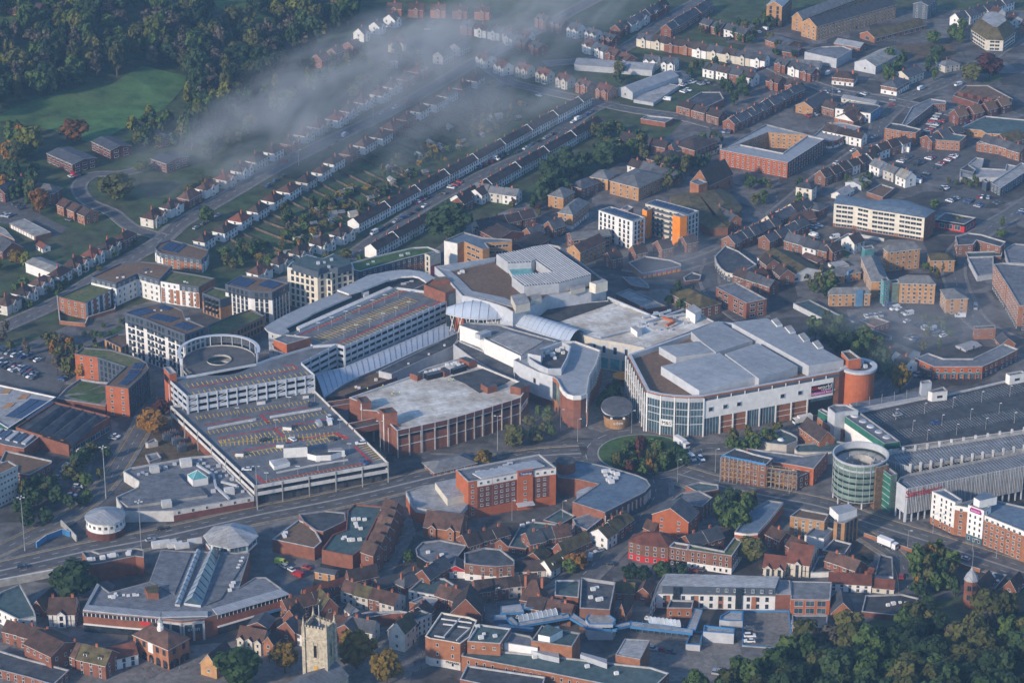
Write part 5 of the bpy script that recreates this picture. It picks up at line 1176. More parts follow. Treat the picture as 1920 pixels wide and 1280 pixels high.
pit('garden_annexe','small white annexe with bright orange tiled roof','house','01:268,555 318,585 378,570',hp=8,rise=1.6,kind='gable',wall='white',roof='tile_rd',fl=1)
for i,(s_,lb) in enumerate((('00:1005,975 1210,1045 1300,1020','long two-storey brick and white block with dark roof at the field corner'),('00:685,1060 830,1130 1000,1100','wide two-storey block with mossy dark roof and pale window bands beside the field'),('00:350,1150 545,1235 735,1190','two-storey block with dark roof and cream window bands near the orange tree'),('00:1130,1190 1250,1230 1400,1170','low flat grey-roofed block with white porches in the mist'))):
  pit('residential_block',lb,'flats',s_,h=5.6,rise=1.5,wall='brick_dk',roof='slate',wst='strip',fl=2,pitch=3.6,ax=0 if i != 1 else None)
for s_,lb in (('00:215,60 290,75 345,50','orange brick house half hidden by trees on the hill'),('00:705,-5 800,25 835,0','orange gabled house with white porch above the wood'),('00:30,40 130,60 160,40','dark house among trees at the top of the hill')): pit('house',lb,'house',s_,h=5,rise=3,wall='brick_or',roof='tile_dk',fl=2)
# ================================================================== right side
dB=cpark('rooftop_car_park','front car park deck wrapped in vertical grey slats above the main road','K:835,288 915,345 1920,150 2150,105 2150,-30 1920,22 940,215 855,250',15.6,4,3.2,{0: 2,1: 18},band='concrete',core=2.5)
a,c,n=edge(dB,1);L_=(c-a).length;t_=(c-a)/L_;k=0.0;mb=MB();ns=0
while k < L_:
  p=a+t_*k
  if ns < 290: panel(dB.root,p,p+t_*.32,n,4.2,15.9,['clad','concrete','clad'][ns % 3],'facade_slat',.5,.35)
  k += .78;ns += 1
panel(dB.root,a,c,n,4.4,15.2,'clad_dk','facade_backing',.15,.1)
a,c,n=edge(dB,0);panel(dB.root,a,c,n,4.2,15.9,'clad','facade_mesh',.2,.15)
a,c,n=edge(dB,1);text(dB.root,"Sainsbury's",a.lerp(c,.135),n,4.6,'red',12.0,off=1.1,wid=17)
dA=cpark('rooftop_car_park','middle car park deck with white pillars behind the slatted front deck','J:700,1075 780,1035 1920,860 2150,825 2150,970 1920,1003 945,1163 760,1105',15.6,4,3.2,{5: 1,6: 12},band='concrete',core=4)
for (s1,s2) in (('J:780,1040','J:1920,850'),('J:945,1165','J:1920,1000')):
  A,B=px(s1)[0],px(s2)[0]
  for i in range(12):
    f=i/11;p=at(A[0]+(B[0]-A[0])*f,A[1]+(B[1]-A[1])*f,15.6);mb=MB();mb.obox(p,(1,.2),.85,.8,11,17.0,'conc_wh');part(dA.root,'pillar',mb)
for d_,s1,s2,n_ in ((dA,'J:800,1060','J:1920,890',40),(dA,'J:850,1120','J:1920,960',40),(dB,'K:980,230','K:1920,45',36),(dB,'K:930,330','K:1920,140',36)): bays(d_,s1,s2,n_,4.5,0,'mk_white',wd=.16)
sm=bld('supermarket','huge dark rooftop parking deck with green-white side wall and lamp posts','supermarket','J:500,690 1050,575 1270,540 1760,425 2000,375 2300,320 2300,790 1920,850 860,992 850,945',h=9.0,wall='concrete',roof='pitch',win=None,par=.9,pw=.3,cop='conc_wh')
ofc=bld('supermarket_wing','long white wing with dark green band and round rooflights beside the roof deck','supermarket','J:385,732 505,692 855,945 725,966',h=12.0,wall='white',roof='rf_grey',win=None,topz=('green_cl',3.2),par=.5)
for s_ in ('J:470,730','J:540,775','J:605,820','J:675,865','J:742,912'): p=at(*px(s_)[0],ofc.z1);mb=MB();mb.cyl(p,1.8,ofc.z1,ofc.z1+.5,16,'conc_wh','sky_gl',r2=1.4);part(ofc.root,'rooflight',mb)
for s_,hh,m_ in (('J:240,655 300,705 385,690 500,680 395,630 300,630',14,'clad'),('J:155,680 235,725 240,690 190,665',9,'green_cl')): bld('entrance_block','grey panelled entrance tower at the end of the footbridge' if hh > 10 else 'glazed green porch below the panelled entrance tower','building',s_,h=hh,wall=m_,roof='rf_grey',win=None)
bays(sm,'J:600,760','J:1900,480',50,4.6,0,'mk_white',wd=.12);bays(sm,'J:800,900','J:1900,700',44,4.6,0,'mk_white',wd=.12)
for s1,s2 in (('J:1340,600','J:1720,850'),('J:1600,590','J:1920,780'),('J:1270,580','J:1900,480'),('J:1130,900','J:1230,960'),('J:1400,870','J:1460,900')): stripe(sm,s1,s2,.7,'rf_teal')
for s_,lb in (('J:1100,515 1135,528 1265,512 1230,478','white stair kiosk with slit window on the dark roof deck'),('J:1765,365 1800,385 1930,360 1900,340','white stair kiosk with grey lid at the far edge of the roof deck')): bld('stair_kiosk',lb,'kiosk',s_,h=4.6,z0=8.1,wall='white',roof='rf_dark',win='slot',fl=1,pitch=4)
bld('lift_tower','pale blue-grey lift tower where the footbridge meets the roof deck','tower','J:1030,432 1045,455 1130,440 1110,420',h=15.5,wall='clad',roof='rf_blue',win=None)
P,Q=at(*px('J:450,645')[0],9.5),at(*px('J:1040,535')[0],9.5);r=thing('footbridge','grey covered footbridge from the cinema to the roof deck','bridge',((P+Q)/2).xy.to_3d());mb=MB();mb.obox((P+Q)/2,Q-P,(Q-P).length,5.5,7.8,9.6,'clad','rf_grey',bottom=True);part(r,'deck',mb)
for f in (.1,.35,.6,.9): p=P.lerp(Q,f);mb=MB();mb.cyl(p,.6,0,7.8,8,'concrete');part(r,'pier',mb)
for i in range(6): p=P.lerp(Q,.05+.18*i);mb=MB();mb.cyl((p.x,p.y-2.6),.1,9.6,14,6,'lampgrey');part(r,'mast',mb)
lamp('J:820,760 965,860 1090,940 1065,710 1215,810 1340,890 1310,660 1460,760 1590,840 1555,610 1705,710 1835,790 1798,560',5,1,'short white lamp post standing on the dark roof deck','lamps on the dark roof deck',z=8.15,a=.5)
def gspiral():
  c=at(1614,855,19.5);r=thing('spiral_ramp_tower','glass-banded round ramp tower at the end of the slatted car park','ramp',(c.x,c.y,0));n=48;f=lambda q,t,z: (c.x+q*math.cos(t),c.y+q*math.sin(t),z);R=11.3
  for L in range(6):
    z=3.2+L*2.75;mb=MB();mg=MB()
    for i in range(n):
      t0,t1=6.2832*i/n,6.2832*(i+1)/n
      mb.face([f(R-.4,t0,z),f(R-.4,t1,z),f(R-.4,t1,z+1.0),f(R-.4,t0,z+1.0)],'glass');mg.face([f(R,t0,z+1.0),f(R,t1,z+1.0),f(R,t1,z+2.75),f(R,t0,z+2.75)],'glass_gn');mg.face([f(R-.4,t0,z+1),f(R,t0,z+1),f(R,t1,z+1),f(R-.4,t1,z+1)][::-1],'glass_gn')
    part(r,'opening_band',mb);part(r,'glass_band',mg)
  for i in range(n//2):
    t=6.2832*i*2/n;mb=MB();mb.bar(f(R+.08,t,3.2),f(R+.08,t,20.6),.14,'clad');part(r,'mullion',mb)
  mb=MB()
  for i in range(n):
    t0,t1=6.2832*i/n,6.2832*(i+1)/n
    mb.face([f(R-.1,t0,20.9),f(R+.5,t0,20.9),f(R+.5,t1,20.9),f(R-.1,t1,20.9)],'clad');mb.face([f(R+.5,t0,20.3),f(R+.5,t1,20.3),f(R+.5,t1,20.9),f(R+.5,t0,20.9)],'clad');mb.face([f(R-.1,t0,17),f(R-.1,t1,17),f(R-.1,t1,20.9),f(R-.1,t0,20.9)],'clad')
  part(r,'top_rim',mb);mb=MB()
  for i in range(n):
    t0,t1=6.2832*i/n,6.2832*(i+1)/n
    mb.face([f(5.6,t0,16.6),f(R-.4,t0,16.6),f(R-.4,t1,16.6),f(5.6,t1,16.6)],'concrete');mb.face([f(5.6,t0,6),f(5.6,t1,6),f(5.6,t1,17.6),f(5.6,t0,17.6)],'concrete')
  part(r,'ramp_deck',mb)
  for i in range(8): t=6.2832*i/8;mb=MB();mb.cyl(f(5.7,t,0),.22,16.6,18.9,6,'concrete');part(r,'inner_post',mb)
  for i in range(12): t=6.2832*i/12;mb=MB();mb.cyl(f(R-.6,t,0),.35,0,3.3,8,'steel');part(r,'column',mb)
  mb=MB();mb.cyl(c,R,3.0,3.25,n,'concrete');part(r,'base_slab',mb)
gspiral()
bld('stair_tower','tall brown-grey timber clad stair tower beside the glass ramp','tower','K:610,120 655,165 760,140 700,98',h=19.6,wall='timber',roof='rf_blue',win=None)
gt=bld('stair_tower','dark green glass stair tower with white transoms beside the slatted car park','tower','K:705,178 780,235 835,218 765,165',h=17.6,wall='green_cl',roof='rf_grey',win=None,fac={1: {'m': 'glass_gn'}});bands(gt,0,(1.5,4.4,7.3,10.2,13.1,16),'clad',hh=.22)
# hotel on the main road
h1=bld('hotel','orange-red brick hotel range with white top floor and grey roof','hotel','K:1330,485 1440,505 1575,567 1920,708 2150,800 2150,590 1920,500 1700,450 1560,415',hp=56,i=0,wall='brick_or',roof='rf_blue',win='w',fl=5,pitch=2.7,topz=('white',2.2),lo=0)
h2=bld('hotel_tower','white end tower of the roadside hotel with tall slit windows','hotel','K:1132,368 1185,392 1332,462 1390,440 1320,395 1240,345',hp=61,i=2,wall='white',roof='rf_blue',win='n',fl=6,pitch=2.6,base=('brick_or',3.2))
h3=bld('hotel_tower','white entrance tower in the middle of the roadside hotel','hotel','K:1442,482 1577,532 1640,500 1500,442',hp=66,i=1,wall='white',roof='rf_blue',win='n',fl=6,pitch=2.4,base=('glass_bl',3))
onroof(h3,'K:1490,420 1540,450 1690,415 1580,370',3.5,'white','rf_blue','plant_room');a,c,n=edge(h3,0);panel(h3.root,a.lerp(c,.18),a.lerp(c,.82),n,h3.zt-2.6,h3.zt-.6,'magenta','sign_panel',.05,.1);text(h3.root,'premier inn',a.lerp(c,.5),n,1.3,'white',h3.zt-2.0,off=.3,wid=4.2)
# crescent shop, white terrace
cs=bld('shop_row','bent shop row with bright orange upper wall and turquoise band','shop','J:988,235 1150,307 1350,308 1565,306 1720,235 1872,157 1750,110 1480,237 1230,236 1100,190',hp=23,i=3,wall='redorange',roof='rf_grey',win='w',fl=2,pitch=3.7,base=('clad_dk',2.6))
for k in (0,1,2): bands(cs,k,(2.7,),'teal',hh=.5);pil(cs,k,4,'redorange',.4,.5,0,2.7)
# scaffolded corner building
sc1=bld('scaffolded_building','brown brick corner building wrapped in scaffolding with blue sheeting along the roof','shop','G:200,562 460,612 700,662 775,592 560,540 440,500 350,478',hp=44,i=0,wall='brick_br',roof='rf_dark',win='w',fl=3)
sc2=bld('shop_block','orange brick block with grey flat roof next to the scaffolding','shop','G:770,630 1000,665 1235,708 1395,515 1110,562 880,530 640,500 480,480',h=8,wall='redorange',roof='rf_grey',win='w',fl=2,pitch=4)
sc3=bld('shop_block','low dark-roofed terrace being reroofed behind scaffolding','shop','G:705,722 880,760 1060,802 1195,745 1080,700 770,655',h=6,wall='brick_br',roof='rf_dark',win='w',fl=2)
A,B=at(*px('G:185,842')[0]),at(*px('G:1040,950')[0]);sr=thing('scaffolding','tube and board scaffolding along the front of the brown corner building','scaffolding',(A+B)/2);t_=(B-A);nv=Vector((-t_.y,t_.x,0)).normalized();nv=nv if nv.y < 0 else -nv
for i in range(19):
  for q in (0,1.3): p=A.lerp(B,i/18)+nv*q;mb=MB();mb.cyl(p,.13,0,11.6-(3.6 if i > 11 else 0),5,'wood_lt' if i % 2 else 'lampgrey');part(sr,'standard',mb)
for z in (2.8,4.9,7.0,9.1): mb=MB();mb.obox((A+B)/2+nv*.65,t_,t_.length,1.3,z,z+.12,'wood_lt',bottom=True);part(sr,'board',mb)
for z in (3.8,5.9,8.0,10.1): mb=MB();mb.bar(A+Vector((0,0,z)),B+Vector((0,0,z)),.12,'lampgrey');part(sr,'ledger',mb)
for k in (0,1): a,c,n=edge(sc1,k);panel(sc1.root,a,c,n,sc1.zt-.5,sc1.zt+.5,'blue','sheeting',.05,.3)
gd=bld('pub','rounded stone-walled building with dark green roof and domed rooflight','pub','G:578,385 640,402 750,425 930,442 1052,400 1050,350 980,310 865,265 700,325',hp=20,i=3,wall='render',roof='rf_teal',win=None);p=at(*px('G:865,385')[0],gd.z1);mb=MB();mb.cyl(p,1.6,gd.z1,gd.z1+.8,12,'frame','sky_gl',r2=.8);part(gd.root,'rooflight',mb)
bld('low_roof_block','dark flat roofs between the green-roofed pub and the glass ramp tower','building','G:1020,480 1050,520 1440,520 1620,420 1450,390 1060,440',h=6,wall='render',roof='rf_teal',win=None)
pit('brick_hall','old orange brick hall with steep gable beside the green-roofed pub','hall','G:1075,240 1300,405 1420,330',h=8,rise=4,wall='brick_or',roof='tile_dk',fl=2,wst='n')
ar=bld('brick_hall','orange brick hall with three arched windows near the entrance tower','hall','G:1275,130 1420,235 1640,278 1658,262 1500,190 1380,150',hp=23,i=2,wall='brick_or',roof='tile_dk',win='tall',fl=1,pitch=5)
# ---- mid right
LST=[
('P','white terrace','white rendered terrace with dark roof beyond the cinema trees','house','J:620,112 905,232 1040,188',15,dict(rise=2.5,wall='white',roof='slate',wst='n',pitch=2.4)),
('B','office block','long five-storey white banded office with dark sloping roof','office','31:495,246 660,266 770,290 970,320 1175,354 1250,302 1040,228 900,215 790,230 530,182',44,dict(i=4,wall='cream',roof='rf_blue',win='strip',fl=5,pitch=3.1,fac={4: {'m': 'brick','w': None}},par=.3,base=('brick_br',2))),
('P','student block','tan student block with hipped grey roof behind the teal tower','flats','31:868,578 900,607 1165,602',38,dict(rise=3,kind='hip',wall='brick_tan',roof='slate_lt',fl=4,pitch=2.8)),
('P','student block','tan student wing with a blue gabled stair bay behind the lower wing','flats','31:420,763 470,797 757,797',16,dict(rise=2.6,kind='hip',wall='brick_tan',roof='slate_lt',fl=2,pitch=2.8,bays=0)),
('P','student block','low tan student wing with a blue gabled stair bay facing the lawn','flats','31:455,902 463,922 772,922',24,dict(rise=2.6,kind='hip',wall='brick_tan',roof='slate_lt',fl=3,pitch=2.8)),
('P','student block','broad five-storey tan student block with red brick string course','flats','31:985,802 990,840 1255,840',38,dict(rise=3,kind='hip',wall='brick_tan',roof='slate_lt',fl=5,pitch=2.6)),
('P','student block','tan student end wing with hipped roof beside the parked vans','flats','31:1295,890 1340,962 1490,942',29,dict(rise=2.6,kind='hip',wall='brick_tan',roof='slate_lt',fl=4,pitch=2.8)),
('P','student block','narrow tan student spine joining the two teal towers','flats','31:700,645 780,830 900,812',30,dict(rise=2.4,kind='hip',wall='brick_tan',roof='slate_lt',fl=4,pitch=2.8)),
('P','student block','tan student block with mossy roof beside the grey glass shed','flats','31:1200,622 1222,672 1397,662',22,dict(rise=2.2,kind='hip',wall='brick_tan',roof='tile_moss',fl=3,pitch=2.8)),
('B','stair tower','teal panelled stair tower in the middle of the student blocks','tower','31:848,812 872,832 914,822 890,796',44,dict(i=1,wall='teal',roof='rf_teal',win='sq',fl=5,pitch=3)),
('B','stair tower','teal panelled stair tower behind the student blocks','tower','31:704,572 726,592 798,582 780,556',20,dict(i=1,wall='teal',roof='rf_teal',win=None)),
('B','glazed link','green glazed link with open decks between the student blocks','building','31:914,822 930,845 985,840 975,812',36,dict(i=1,wall='glass_gn',roof='rf_teal',win=None)),
('B','showroom','low black and red showroom beside the white office','shop','31:1255,367 1475,402 1560,352 1330,312',16,dict(i=1,wall='red',roof='rf_dark',win='shop',fl=1,pitch=4.2,topz=('black',1.4))),
('B','brick building','V-shaped tan brick building with dark flat roof','building','31:1405,492 1420,560 1540,552 1565,520 1745,572 1785,532 1600,477 1500,465',19,dict(i=1,wall='brick_br',roof='rf_dark',win='sq',fl=2,pitch=5)),
('B','workshop','grey shed with rows of white rooflights behind the student blocks','workshop','31:1495,650 1570,792 1692,772 1690,640',10,dict(i=1,wall='clad',roof='rf_grey',win=None)),
('B','workshop','low dark roofed workshop beside the rooflit grey shed','workshop','31:1480,610 1500,648 1750,640 1760,600',8,dict(i=1,wall='brick_br',roof='rf_teal',win=None)),
('B','shed','pale grey wide shed at the edge of the town','warehouse','31:1770,590 1800,690 2000,700 2000,560 1850,545',10,dict(i=1,wall='clad',roof='rf_grey',win=None)),
('B','office block','large orange brick office on white legs with glass attic','office','31:1692,700 1790,850 1885,1012 2100,1012 2100,720 1760,690',48,dict(i=2,wall='brick_or',roof='rf_grey',win='w',fl=5,pitch=2.8,base=('glass',2.6))),
('B','container block','long dark grey block with red stripes and pale roof','office','31:1672,92 1745,132 1920,17 2000,-35 1900,-60',15,dict(i=1,wall='clad_dk',roof='rf_lt',win='w',fl=2,pitch=3)),
('B','container block','dark grey narrow block beside the striped block','office','31:1610,70 1640,88 1665,75 1640,55',18,dict(i=1,wall='clad_dk',roof='rf_dark',win=None)),
('B','container block','dark blue-grey box block by the hedge','office','31:1440,-10 1540,15 1560,-10 1500,-50',12,dict(i=1,wall='clad_dk',roof='rf_dark',win=None)),
('P','factory shed','long white shed with mossy roof and rooflights','workshop','31:-80,650 165,800 400,745',12,dict(rise=3.4,ax=0,wall='white',roof='tile_moss',fl=1,wst='strip',pitch=4)),
('P','cream villa','cream three-storey villa with grey hipped roof','house','31:210,120 330,140 385,112',23,dict(rise=2.2,kind='hip',wall='cream',roof='slate',fl=3,pitch=3.2,chim=1)),
('P','white shed','white gabled shed with pale green roof behind the office','workshop','31:475,175 560,195 665,150',7,dict(rise=2,wall='white',roof='rf_lt',fl=1)),
('P','shed','grey corrugated shed beside the white gabled shed','workshop','31:580,90 700,120 770,80',8,dict(rise=1.5,wall='clad',roof='asbestos',fl=1)),
('B','low workshop','low brown flat-roofed workshop behind the white office','workshop','31:740,160 860,200 950,130 850,100',8,dict(i=1,wall='brick_br',roof='rf_brown',win=None)),
('P','brick house','small red brick house with white windows by the yard','house','31:245,265 380,300 460,265',13,dict(rise=2,kind='hip',wall='brick',roof='slate',fl=2)),
('P','workshop','long dark-roofed workshop with white wall by the yard','workshop','31:100,420 230,440 380,385',9,dict(rise=2.5,wall='render',roof='tile_dk',fl=1)),
('P','workshop','dark red-brown roofed range behind the yard','workshop','31:70,360 140,400 320,330',8,dict(rise=3,wall='brick_br',roof='tile_br',fl=1)),
('P','workshop','low brick workshop with steel flue','workshop','31:250,640 370,690 440,670',6,dict(rise=1.2,wall='brick_or',roof='tile_br',fl=1)),
('B','garage','white flat-roofed garage beside the mossy shed','garage','31:450,690 500,728 610,705 560,672',6,dict(i=1,wall='white',roof='rf_lt',win=None,par=.2)),
('B','long workshop','long dark flat roof running behind the cinema trees','workshop','31:190,992 530,1165 900,1275 930,1242 600,1112 310,965',10,dict(i=1,wall='clad',roof='rf_teal',win=None)),
('B','small office','small brick office with brown flat roof by the parked cars','office','31:685,1120 800,1170 915,1132 800,1092',12,dict(i=1,wall='brick',roof='rf_brown',win='w',fl=1)),
('B','brick ruin','orange brick box with bricked windows in the yard','building','31:1540,1165 1550,1185 1710,1180 1700,1155',20,dict(i=1,wall='brick_or',roof='tile_dk',win='sq',fl=1,pitch=6)),
('P','brick hall','brick gabled hall behind the orange crescent shop','hall','J:1670,60 1720,120 1870,140',8,dict(rise=3,wall='brick_or',roof='slate',fl=1)),
('P','shed','pale metal-roofed shed in the muddy yard','shed','J:1335,130 1420,170 1510,105',3,dict(rise=.6,wall='clad',roof='rf_lt',fl=1)),
# ---- upper right
('P','mill','front range of the long tan brick mill with rows of windows and dark roof','mill','30:252,168 365,202 1077,68',26,dict(rise=4.2,ax=1,wall='brick_tan',roof='slate',fl=4,pitch=2.7,oh=.2)),
('P','mill','rear range of the long tan brick mill with pale grey roof','mill','30:180,128 258,146 1010,-5',24,dict(rise=4,ax=1,wall='brick_tan',roof='slate_lt',fl=4,pitch=3)),
('P','apartment block','tan gabled flats with dark balconies beside the mill','flats','30:-10,40 105,52 380,-5',38,dict(rise=3,ax=1,wall='brick_tan',roof='rf_metal',fl=5,wst='tall',pitch=2.8)),
('P','apartment block','dark flats with grey roof at the far end of the mill','flats','30:1090,30 1200,45 1330,0',26,dict(rise=2,wall='clad_dk',roof='slate',fl=4,pitch=3)),
('P','derelict shed','derelict brick shed with mossy broken roof below the mill','shed','30:690,252 800,288 1240,205',9,dict(rise=3,ax=1,wall='brick_or',roof='tile_moss',fl=1,wst='big',pitch=5)),
('P','barn','grey steel barn with cream corrugated gable roof','warehouse','30:650,468 808,500 995,402',15,dict(rise=3.2,ax=1,wall='clad',roof='asbestos',fl=1,pitch=60)),
('B','works','grey clad works with flat roofs beside the steel barn','workshop','30:275,390 515,442 632,372 560,345 400,350',18,dict(i=1,wall='clad',roof='rf_grey',win=None)),
('P','works shed','pale roofed gable shed behind the grey works','workshop','30:495,325 690,360 740,328',10,dict(rise=2,wall='brick_br',roof='rf_metal',fl=1)),
('P','works shed','brick shed with two dark ridges beside the flats','workshop','30:-20,300 130,350 205,300',10,dict(rise=2.4,wall='brick_or',roof='slate',fl=1)),
('P','works shed','low brick shed with slate roof facing the road bend','workshop','30:45,375 210,405 270,365',8,dict(rise=2,wall='brick',roof='slate',fl=1)),
('P','works shed','blue-grey roofed workshop behind the white house','workshop','30:160,490 380,510 440,470',9,dict(rise=2.5,wall='clad',roof='slate_lt',fl=1)),
('P','pub','white pub with brick upper floor and dark hipped roof on the corner','pub','30:848,640 967,662 1052,602',15,dict(rise=2.6,kind='hip',wall='brick_br',roof='slate',fl=2,base=('white',2.6),chim=1)),
('P','villa','red brick double-fronted house with white bays by the junction','house','30:480,578 642,595 682,555',14,dict(rise=2.6,kind='hip',wall='brick',roof='tile_br',fl=2,chim=2,base=('white',2.4))),
('P','house','cream gabled house behind the corner pub','house','30:940,555 1055,585 1165,540',14,dict(rise=3,wall='cream',roof='slate',fl=2,chim=2)),
('P','house','grey stone house beside the big copper tree','house','30:1260,470 1330,500 1395,460',12,dict(rise=2.4,kind='hip',wall='render',roof='slate_lt',fl=2,chim=1)),
('B','shop','white shop with bright blue side and dark flat roof','shop','30:505,812 770,852 848,798 820,785 600,760',18,dict(i=1,wall='white',roof='rf_dark',win='w',fl=2,pitch=3.6,fac={1: {'m': 'blue'}})),
('P','shop','long pale-roofed shop behind the blue shop','shop','30:550,735 800,780 835,760',8,dict(rise=1.2,wall='render',roof='rf_metal',fl=1)),
('B','shop','brick corner shop with large cream ribbed roof','shop','30:338,1022 460,1062 520,1050 702,952 570,920 450,918',14,dict(i=1,wall='brick',roof='rf_lt',win='w',fl=2,base=('white',1.4))),
('P','pub','timber-gabled old shop with brown roof between blue and cream shops','shop','30:500,885 640,915 760,870',12,dict(rise=3.4,wall='brick_or',roof='tile_br',fl=2,bays=1,gabm='white')),
('P','brick house','pair of orange brick houses with dark slate roof by the junction','house','30:208,790 335,815 430,720',14,dict(rise=3,wall='brick_tan',roof='slate',fl=2,chim=2)),
('B','office','three-storey orange brick office with white windows on the bend','office','30:875,962 1000,985 1110,995 1152,970 1000,932 920,922',24,dict(i=1,wall='brick_or',roof='rf_dark',win='w',fl=3,pitch=3)),
('B','terrace shops','diagonal brick shop terrace with grey flat roof by the junction','shop','30:1000,937 1030,947 1240,782 1335,777 1335,757 1220,740 1080,800',14,dict(i=1,wall='brick',roof='rf_grey',win='n',fl=2,pitch=2.6)),
('B','community centre','dark brown brick centre with stepped roofs','hall','30:1388,717 1575,777 1590,742 1822,792 1835,740 1650,640 1480,640',12,dict(i=1,wall='brick_dk',roof='rf_brown',win=None)),
('B','school block','wide low block with dark green roof and white rooflights','school','30:1440,962 1600,978 1640,1002 1920,1012 2000,905 1630,870',13,dict(i=1,wall='brick_tan',roof='rf_teal',win='w',fl=1)),
('B','office','two-storey orange brick office with rounded corner','office','30:1230,1022 1260,1050 1440,1062 1490,1017 1290,985',18,dict(i=1,wall='brick_or',roof='rf_teal',win='w',fl=2,pitch=2.6)),
('B','office','brick office with roof terrace beside the gabled hall','office','30:1565,1072 1740,1097 1800,1040 1620,1035',16,dict(i=1,wall='brick_or',roof='rf_grey',win='w',fl=2)),
('P','hall','gabled brick hall with mossy roof and skylights','hall','30:1680,1030 1790,1075 1862,1010',13,dict(rise=3.5,wall='brick',roof='tile_moss',fl=2)),
('B','office','low grey office range with glass courtyard','office','30:1440,1280 1560,1180 1620,1190 1600,1260 1780,1270 1790,1230 1900,1250 1900,1330 1440,1330',8,dict(i=1,wall='clad',roof='rf_lt',win=None)),
('B','white hall','white low shop with dark roof on the main street bend','shop','30:890,1060 1060,1105 1065,1085 960,1050',10,dict(i=1,wall='white',roof='rf_dark',win=None)),
('B','courtyard flats','orange and brown flats, front and side wings round a courtyard','flats','1350,281 1477,305 1546,261 1514,254 1468,287 1388,271',29,dict(i=1,wall='redorange',roof='rf_metal',win='sq',fl=4,pitch=3.2,fac={1: {'m': 'brick_dk'}})),
('B','courtyard flats','orange flats with yellow inner walls, rear wings of the courtyard','flats','1386,270 1440,248 1512,253 1544,260 1437,233 1352,279',29,dict(i=0,wall='brick_tan',roof='rf_metal',win='sq',fl=4,pitch=3.2)),
('P','church','red brick church with steep dark roof','church','21:1345,75 1475,110 1650,25',None,dict(h=8,rise=7.5,ax=1,wall='brick_or',roof='tile_dk',fl=1,wst='tall',pitch=5)),
('B','church tower','square red brick stub tower beside the church','tower','21:1335,82 1400,107 1467,87 1400,60',None,dict(h=12,wall='brick_or',roof='rf_grey',win=None)),
('P','flats','tan brick flats with grey hipped roof and white end bay by the parked cars','flats','21:345,312 455,330 632,242',28,dict(rise=3,kind='hip',wall='brick_tan',roof='slate_lt',fl=4,pitch=3,base=('white',2))),
('P','flats','tan brick flats with hipped roof stepping behind the white block','flats','21:272,182 385,205 500,160',22,dict(rise=3,kind='hip',wall='brick_tan',roof='slate_lt',fl=3,pitch=3)),
('P','flats','far tan brick flats with dark hipped roof near the trees','flats','21:585,45 720,68 830,25',20,dict(rise=3,kind='hip',wall='brick_tan',roof='slate_lt',fl=3,pitch=3)),
('P','flats','long tan brick flats with white balconied end near the theatre','flats','21:735,75 950,130 1140,35',25,dict(rise=3,kind='hip',wall='brick_tan',roof='slate_lt',fl=3,pitch=3)),
('P','flats','brown brick flats among conifers','flats','21:430,105 520,135 620,75',18,dict(rise=3,kind='hip',wall='brick_br',roof='slate',fl=3,pitch=3)),
('P','office','tan brick office with mansard brown roof behind the department store','office','21:412,585 512,615 830,565',25,dict(rise=3,ax=1,wall='brick_tan',roof='tile_br',fl=3,pitch=3)),
('P','office','brick and white panelled office with grey roof beside the mansard office','office','21:385,482 480,515 780,540',22,dict(rise=2.2,ax=1,wall='brick',roof='slate_lt',fl=3,wst='strip',pitch=3.2)),
('P','market hall','vast dark low-pitched roofs behind the department store','hall','11:1640,430 1810,520 1980,440',None,dict(h=5,rise=3,wall='brick_dk',roof='tile_dk',fl=1)),
('P','market hall','dark pitched shed beside the parked car row','hall','21:-40,560 120,600 330,520',None,dict(h=5,rise=2.5,wall='brick_dk',roof='tile_dk',fl=1)),
('B','office block','grey roofed office with white curved stair end and brick bays','office','11:1410,525 1510,545 1560,530 1700,590 1750,580 1720,540 1920,530 1920,515 1700,500 1560,460',None,dict(h=14,wall='brick_tan',roof='rf_blue',win='strip',fl=4,pitch=3.4,fac={0: {'m': 'white','w': None}})),
('P','old school','yellow brick hipped building with mossy roof behind the white mall roof','building','21:1190,920 1400,1035 1585,1002',18,dict(rise=3.5,kind='hip',wall='brick_br',roof='tile_moss',fl=3,pitch=2.6)),
('B','office','long red brick office with grey roof and window strips near the cinema','office','21:1530,872 1640,930 1760,992 1912,962 1680,835',30,dict(i=2,wall='brick',roof='rf_grey',win='strip',fl=3,pitch=4.5)),
('B','shop','pale grey flat roofs beside the white mall roof','shop','21:778,922 1010,1037 1152,1012 1000,940 880,885',9,dict(i=1,wall='brick',roof='rf_lt',win=None)),
('B','corner shops','curved cream shop corner with dark flat roof full of skylights','shop','21:1520,642 1535,690 1565,730 1605,762 1690,782 1835,702 1700,602 1600,560',15,dict(i=3,wall='cream',roof='rf_dark',win='w',fl=2,pitch=3,base=('clad_dk',2.4))),
('P','shop','dark red brick shops with brown roof next to the curved corner','shop','21:1680,775 1790,830 1900,770',14,dict(rise=2.6,wall='brick',roof='tile_br',fl=3,wst='n',chim=2)),
('B','theatre','fan-shaped low theatre with mossy brown roofs and glass lantern','theatre','21:1185,195 1240,350 1400,385 1480,432 1620,425 1722,275 1640,180 1560,130 1330,165',15,dict(i=3,wall='brick_br',roof='tile_moss',win=None,par=.3)),
('B','mural building','brick building with bright painted mural and pitched slate edge','building','21:872,688 975,772 1120,745 1267,715 1267,698 1190,668 1000,640',11,dict(i=1,wall='brick_br',roof='slate',win=None)),
('B','garage block','low curved brick outbuildings beside the mural','building','21:825,795 900,860 1030,880 1020,850 960,800',6,dict(i=1,wall='brick_br',roof='rf_grey',win=None)),
('B','garage block','round-ended brick wall block in front of the mist plume','building','21:1285,800 1300,830 1410,815 1420,780 1350,760',5,dict(i=1,wall='brick_br',roof='rf_dark',win=None)),
# L-shaped sheds in the middle distance
